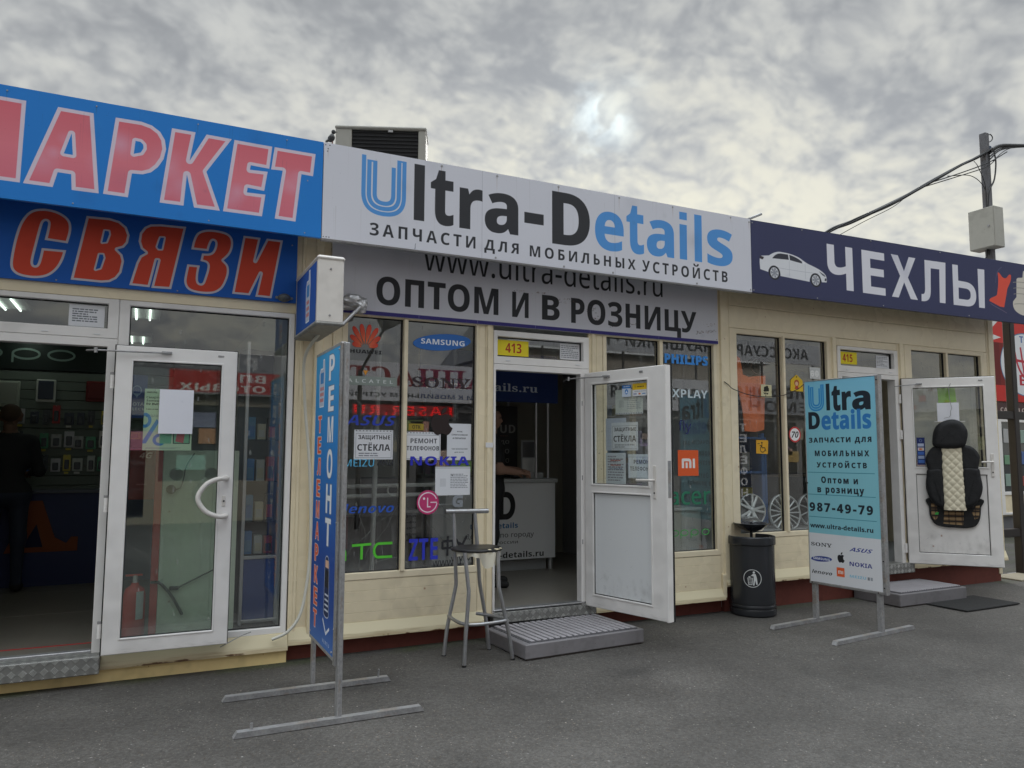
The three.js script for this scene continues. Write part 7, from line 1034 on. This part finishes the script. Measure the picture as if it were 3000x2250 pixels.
  const kb = thing('dark_cabinet', 'black cabinet standing at the right of the workbench', 'cabinet', [2.15, 0.227, -1.2]); part('body', bx(1.9, 2.12, 0.228, 1.28, -1.45, -0.95), std([0.02, 0.02, 0.022], 0.5), kb); part('door', bx(1.905, 2.115, 0.26, 1.26, -0.949, -0.935), std([0.03, 0.03, 0.032], 0.45), kb);
  const fold = thing('red_folder', 'dull red folder lying low behind the middle window', 'folder', [1.5, 0.9, -0.7]); part('cover', bx(1.43, 1.6, 0.70, 0.98, -0.72, -0.70), std([0.12, 0.02, 0.025], 0.6), fold); part('pages', bx(1.435, 1.595, 0.71, 0.97, -0.738, -0.722), inWhite, fold);
  // behind the right window
  const gc = thing('white_cabinet', 'low white cabinet behind the orange sticker window', 'cabinet', [4.85, 0.227, -0.5]); part('body', bx(4.62, 5.03, 0.228, 0.96, -0.75, -0.3), std([0.5, 0.53, 0.5], 0.5, 0, { map: dirt }), gc); part('top', bx(4.6, 5.035, 0.96, 0.985, -0.77, -0.28), inWhite, gc);
  const rk = thing('goods_rack', 'grey rack of small goods behind the right window of the middle kiosk', 'rack', [4.6, 0.227, -1.3]); for (const x of [4.3, 5.0]) part('upright', bx(x - 0.015, x + 0.015, 0.23, 2.1, -1.4, -1.36), alu, rk); for (const y of [1.0, 1.3, 1.6, 1.9]) { part('shelf', bx(4.3, 5.0, y, y + 0.02, -1.4, -1.1), inGrey, rk); for (let i = 0; i < 5; i++) { const x = 4.34 + i * 0.13; part('carton', bx(x, x + rr(0.07, 0.11), y + 0.02, y + rr(0.1, 0.2), -1.35, -1.18, 0.003), std([rr(0.1, 0.5), rr(0.1, 0.45), rr(0.1, 0.4)], 0.5), rk); } }
}
// ------------------------------------------------------------------ far right: dark post, rails and the kiosk beyond
{
  const s = thing('canopy_post', 'dark brown square post with two cross rails at the right edge', 'post', [10.11, 0, -0.25]);
  part('shaft', bx(10.055, 10.155, 0.0, 3.60, -0.30, -0.20, 0.008), darkBrown, s); part('rail', bx(9.40, 11.4, 1.975, 2.075, -0.29, -0.21, 0.005), darkBrown, s); part('rail', bx(9.40, 11.4, 0.49, 0.59, -0.29, -0.21, 0.005), darkBrown, s); part('base_plate', bx(9.98, 10.24, 0.0, 0.02, -0.37, -0.13, 0.004), galv, s);
  const k = thing('far_kiosk', 'small white framed kiosk with red and white sign beyond the dark post', 'kiosk', [16.5, 0, -4.5]);
  part('wall', bx(13.4, 20, 0.40, 4.0, -6.5, -3.02), std([0.42, 0.40, 0.33], 0.6, 0, { map: dirt }), k); part('base_wall', bx(13.4, 20, 0, 0.40, -6.5, -3.06), std([0.14, 0.14, 0.15], 0.8), k);
  const w = part('window', frame(14.24, 17.5, 0.43, 2.24, [[14.34, 15.6, 0.85, 2.14], [15.7, 17.4, 0.85, 2.14], [14.34, 15.6, 0.47, 0.79], [15.7, 17.4, 0.47, 0.79]], -3.05, -2.99), pvc, k); for (const [a, b] of [[14.34, 15.6], [15.7, 17.4]]) { part('pane', pane(a, b, 0.85, 2.14, -3.012), new THREE.MeshStandardMaterial({ color: lin(0.05, 0.055, 0.055), roughness: 0.05 }), w); part('panel', bx(a, b, 0.47, 0.79, -3.018, -3.008), cream, w); }
  const goods = [[0.25, 0.35, 0.3], [0.06, 0.12, 0.3], [0.35, 0.06, 0.05], [0.4, 0.4, 0.4], [0.15, 0.3, 0.18]]; for (let i = 0; i < 12; i++) part('display_item', bx(14.4 + (i % 4) * 0.26, 14.56 + (i % 4) * 0.26, 0.95 + Math.floor(i / 4) * 0.4, 1.12 + Math.floor(i / 4) * 0.4 + 0.1 * hash(i, 1, 1), -3.011, -2.998, 0.004), std(goods[i % 5], 0.5), w);
  const sg = thing('far_sign', 'red and white sign with round emblem above the far kiosk', 'sign', [16, 2.25, -2.95]);
  part('panel', bx(13.4, 19, 2.52, 4.1, -3.0, -2.96), std([0.45, 0.05, 0.05], 0.5), sg); part('lower_panel', bx(14.1, 19, 2.25, 2.5, -3.0, -2.97), std([0.06, 0.02, 0.02], 0.5), sg);
  part('printed_face', sheet(13.4, 17.4, 2.52, 4.1, -2.958), printMat(paint(4, 1.58, 250, (P) => { P.rect(0, 4, 1.1, 1.58, '#c63a34'); P.poly([[0.6, 1.25], [1.05, 1.58], [0.6, 1.58]], '#d8d8d6'); P.poly([[0.6, 1.10], [1.02, 1.2], [0.6, 1.28]], '#d8d8d6'); P.rect(0, 0.95, 0.30, 1.1, '#6a1c1a'); P.rect(0, 4, 0, 0.30, '#c2302a'); P.rect(1.15, 4, 0.30, 1.12, '#d5d6d8'); P.oval(1.75, 0.72, 0.78, 0.60, '#dcdde0', '#4d7fa0', 0.02); P.path((q) => { q.m(1.42, 0.95); q.b(1.5, 0.4, 1.9, 0.35, 2.1, 0.45); q.m(1.35, 0.8); q.l(2.1, 0.75); q.m(1.6, 1.05); q.l(1.7, 0.4); }, null, '#b93444', 0.05); P.text('ТОЧКА', 1.58, 2.4, 1.14, 1.27, '#5872a8'); P.text('ЕТ', 1.52, 2.0, 0.32, 0.52, '#b93444'); }, '#7b2420'), 0.5), sg);
  part('lettering', sheet(14.2, 15.6, 2.27, 2.48, -2.968), clearPrint(paint(1.4, 0.21, 250, (P) => P.text('САЛОН СВЯЗИ', 0.1, 1.3, 0.06, 0.14, '#c9b9b0', { mirror: false }))), sg);
}
// ------------------------------------------------------------------ across the lane, behind the camera: seen mirrored in the glass
function across(label, x0, x1, signLabel, drawSign, bg, wallC) {
  const z = 12.3, k = thing('opposite_kiosk', label, 'kiosk', [(x0 + x1) / 2, 0, z + 1.5]);
  part('wall', frame(x0, x1, 0, 3.0, [[x0 + 0.4, x0 + (x1 - x0) * 0.48, 0.9, 2.55], [x0 + (x1 - x0) * 0.68, x1 - 0.4, 0.9, 2.55], [x0 + (x1 - x0) * 0.51, x0 + (x1 - x0) * 0.65, 0.15, 2.3]], z, z + 0.08), std(wallC, 0.5), k);
  part('body', bx(x0, x1, 0, 3.5, z + 0.9, z + 3), inDark, k); part('roof', bx(x0 - 0.05, x1 + 0.05, 3.5, 3.58, z - 0.3, z + 3), roofGrey, k);
  for (const [a, b] of [[x0 + 0.4, x0 + (x1 - x0) * 0.48], [x0 + (x1 - x0) * 0.68, x1 - 0.4]]) part('pane', pane(a, b, 0.9, 2.55, z + 0.03), new THREE.MeshStandardMaterial({ color: lin(0.06, 0.065, 0.07), roughness: 0.08 }), k);
  for (let i = 0; i < 9; i++) { const x = x0 + 0.5 + rnd() * (x1 - x0 - 1.4), y = rr(0.95, 2.1); part('poster', bx(x, x + rr(0.25, 0.7), y, y + rr(0.2, 0.42), z - 0.008, z - 0.003, 0.001), std([rr(0.15, 0.75), rr(0.1, 0.6), rr(0.1, 0.6)], 0.6), k); }
  const s = thing('opposite_sign', signLabel, 'sign', [(x0 + x1) / 2, 2.78, z - 0.3]); part('panel', bx(x0 + 0.02, x1 - 0.02, 2.78, 3.72, z - 0.3, z - 0.26), signWhite, s);
  const g = sheet(-(x1 - x0) / 2 + 0.03, (x1 - x0) / 2 - 0.03, 2.79, 3.71, 0); g.rotateY(Math.PI); g.translate((x0 + x1) / 2, 0, z - 0.3015); part('printed_face', g, printMat(paint(x1 - x0 - 0.06, 0.92, 180, drawSign, bg), 0.5), s); return k;
}
across('dull yellow kiosk across the lane, reflected in the left window', -5.5, 3.1, 'grey sign with red panel across the lane, mirrored in the glass door', (P) => { P.text('РЕМОНТ · ТЕЛЕФОНОВ', 0.8, 7.6, 0.55, 0.85, '#b8b8ba'); P.rect(0.3, 2.6, 0.03, 0.5, '#b3312c'); P.text('ВПЛ', 0.6, 1.5, 0.28, 0.46, '#e3dcd8'); P.text('ОТОВЫХ', 0.6, 2.4, 0.06, 0.22, '#e3dcd8'); for (let i = 0; i < 26; i++) { const x = rr(4.2, 8.2), y = rr(0.05, 0.8), q = rr(0.12, 0.26); P.rect(x, x + q, y, y + q * 0.8, ['#7d2a30', '#46474d', '#8b8d92', '#5a1f24'][i % 4]); P.rect(x + 0.02, x + q - 0.02, y + 0.02, y + q * 0.8 - 0.02, ['#54555c', '#a8a9ad', '#47484e', '#93353a'][i % 4]); } }, '#8a8b90', [0.30, 0.27, 0.21]);
across('grey kiosk across the lane with a red lit text line, reflected in the middle window', 3.2, 9.0, 'white sign with large dark red letters across the lane, mirrored in the middle window', (P) => { P.text('ЗАПЧАСТИ', 0.5, 5.3, 0.36, 0.82, '#8c2a30', { f: 'serif' }); P.text('ЗАПЧАСТИ К МОБИЛЬНЫМ УСТРОЙСТВАМ', 0.3, 5.5, 0.08, 0.22, '#24252a'); }, '#d3d4da', [0.14, 0.14, 0.145]);
across('pale kiosk across the lane, reflected in the right part of the middle kiosk', 9.1, 15.2, 'white sign with black letters across the lane, mirrored right of the middle door', (P) => { P.text('ПОЛИГРАФИЯ · РЕМОНТ', 0.4, 5.7, 0.3, 0.66, '#2a2b30'); }, '#cfd1d6', [0.24, 0.24, 0.23]);
across('white kiosk across the lane, reflected in the right kiosk window', 15.3, 23.0, 'grey sign with dark letters across the lane, mirrored in the right kiosk window', (P) => { P.text('ТЕЛЕФОНОВ', 3.0, 7.4, 0.5, 0.84, '#3a3b42'); P.text('РЕМОНТ', 3.2, 6.8, 0.06, 0.4, '#3a3b42'); }, '#8f949b', [0.22, 0.22, 0.22]);
{ // lettering on a frame above the roofs, and a gable behind it
  const s = thing('roof_lettering', 'long white board of dark letters above the roofs across the lane', 'sign', [14.5, 3.58, 12.1]); part('board', bx(9.2, 19.9, 4.42, 5.08, 12.06, 12.10), signWhite, s); for (const x of [9.6, 12.2, 14.8, 17.4, 19.6]) part('strut', bx(x - 0.03, x + 0.03, 3.58, 4.42, 12.07, 12.11), darkBrown, s);
  const g = sheet(-5.33, 5.33, 4.43, 5.07, 0); g.rotateY(Math.PI); g.translate(14.55, 0, 12.058); part('printed_face', g, printMat(paint(10.66, 0.64, 150, (P) => P.text('АКСЕССУАРЫ · НАУШНИКИ · РЕМОНТ', 0.5, 10.3, 0.15, 0.50, '#2b2c31'), '#b9bcc2'), 0.5), s);
  const h = thing('gabled_hall', 'pale hall with a low gabled roof behind the kiosks across the lane', 'building', [17, 0, 22]); part('wall', bx(12.5, 24, 0, 5.4, 19, 27), std([0.42, 0.40, 0.36], 0.7, 0, { map: dirt }), h); part('roof', along([[18.6, 5.4], [27.4, 5.4], [23, 7.0]], 12.2, 24.3), std([0.45, 0.45, 0.44], 0.6), h); for (let i = 0; i < 5; i++) part('window', bx(13.2 + i * 2.1, 14.4 + i * 2.1, 3.2, 4.6, 18.94, 18.99), inDark, h);
  for (const [x, c, str, l] of [[4.1, '#9b2f2a', 'ЧЕХЛЫ', 'red upright banner at the left of the kiosk with the lit text line'], [10.0, '#3a3c60', 'СТЁКЛА', 'dark blue upright banner by the pale kiosk across the lane'], [16.6, '#24252b', 'ТЕЛЕФОН', 'black upright banner with white letters across the lane']]) { const b = thing('upright_banner', l, 'banner', [x, 0.1, 12.1]); part('board', bx(x - 0.3, x + 0.3, 0.1, 2.6, 12.12, 12.15), whitePaint, b); const q = sheet(-0.29, 0.29, 0.11, 2.59, 0); q.rotateY(Math.PI); q.translate(x, 0, 12.1185); part('printed_face', q, printMat(paint(0.58, 2.48, 110, (P) => [...str].forEach((k, i) => P.text(k, 0.15, 0.43, 2.12 - i * 0.33, 2.36 - i * 0.33, '#dadbde')), c), 0.5), b); }
  const cab = thing('overhead_wires', 'dark overhead wires across the lane', 'wires', [8, 5, 11]); for (let i = 0; i < 3; i++) part('wire', tube([[-6, 5.6 + i * 0.2, 11.2], [2, 5.0 + i * 0.16, 11.1], [9, 4.7 + i * 0.2, 11.1], [16, 5.4 + i * 0.25, 11.2], [24, 6.2 + i * 0.3, 11.2]], 0.018, 60, 5), black, cab);
}
{
  const s = thing('led_ticker', 'red lit text line on the kiosk across the lane', 'led sign', [5.8, 2.42, 12.2]); part('case', bx(4.35, 7.25, 2.38, 2.76, 12.2, 12.29), black, s);
  const t = paint(2.7, 0.28, 200, (P) => { P.rect(0, 3, 0, 1, '#000'); P.text('LASER.RU', 0.05, 2.65, 0.02, 0.26, '#ff2a2a', { sp: 0.1 }); for (let i = 0; i < 7; i++) P.rect(0, 3, i * 0.04, i * 0.04 + 0.02, '#000'); });
  const g = sheet(-1.35, 1.35, 2.43, 2.71, 0); g.rotateY(Math.PI); g.translate(5.8, 0, 12.198); part('lit_text', g, new THREE.MeshStandardMaterial({ color: 0x000000, emissive: lin(1, 0.06, 0.06), emissiveMap: t, emissiveIntensity: 1.3 }), s);
  const p = new THREE.RectAreaLight(new THREE.Color(1, 0.06, 0.06), 0.15, 2.6, 0.26); p.position.set(5.8, 2.57, 12.18); p.lookAt(5.8, 2.57, 0); p.name = 'led_glow'; scene.add(p);
  const l = thing('street_lamp', 'dark lamp on a slanting arm across the lane, reflected beside the red flower', 'street lamp', [3.95, 0, 9.4]); part('post', cyl([3.95, 0, 9.4], [3.95, 3.2, 9.4], 0.05, 0.045), darkBrown, l); part('arm', cyl([3.95, 3.15, 9.4], [4.45, 4.15, 9.35], 0.03), darkBrown, l); const h = bx(-0.2, 0.2, -0.16, 0.16, -0.28, 0.28, 0.03); h.rotateZ(0.5); h.translate(4.55, 4.28, 9.3); part('lamp_head', h, darkBrown, l);
}
renderer.render(scene, camera);
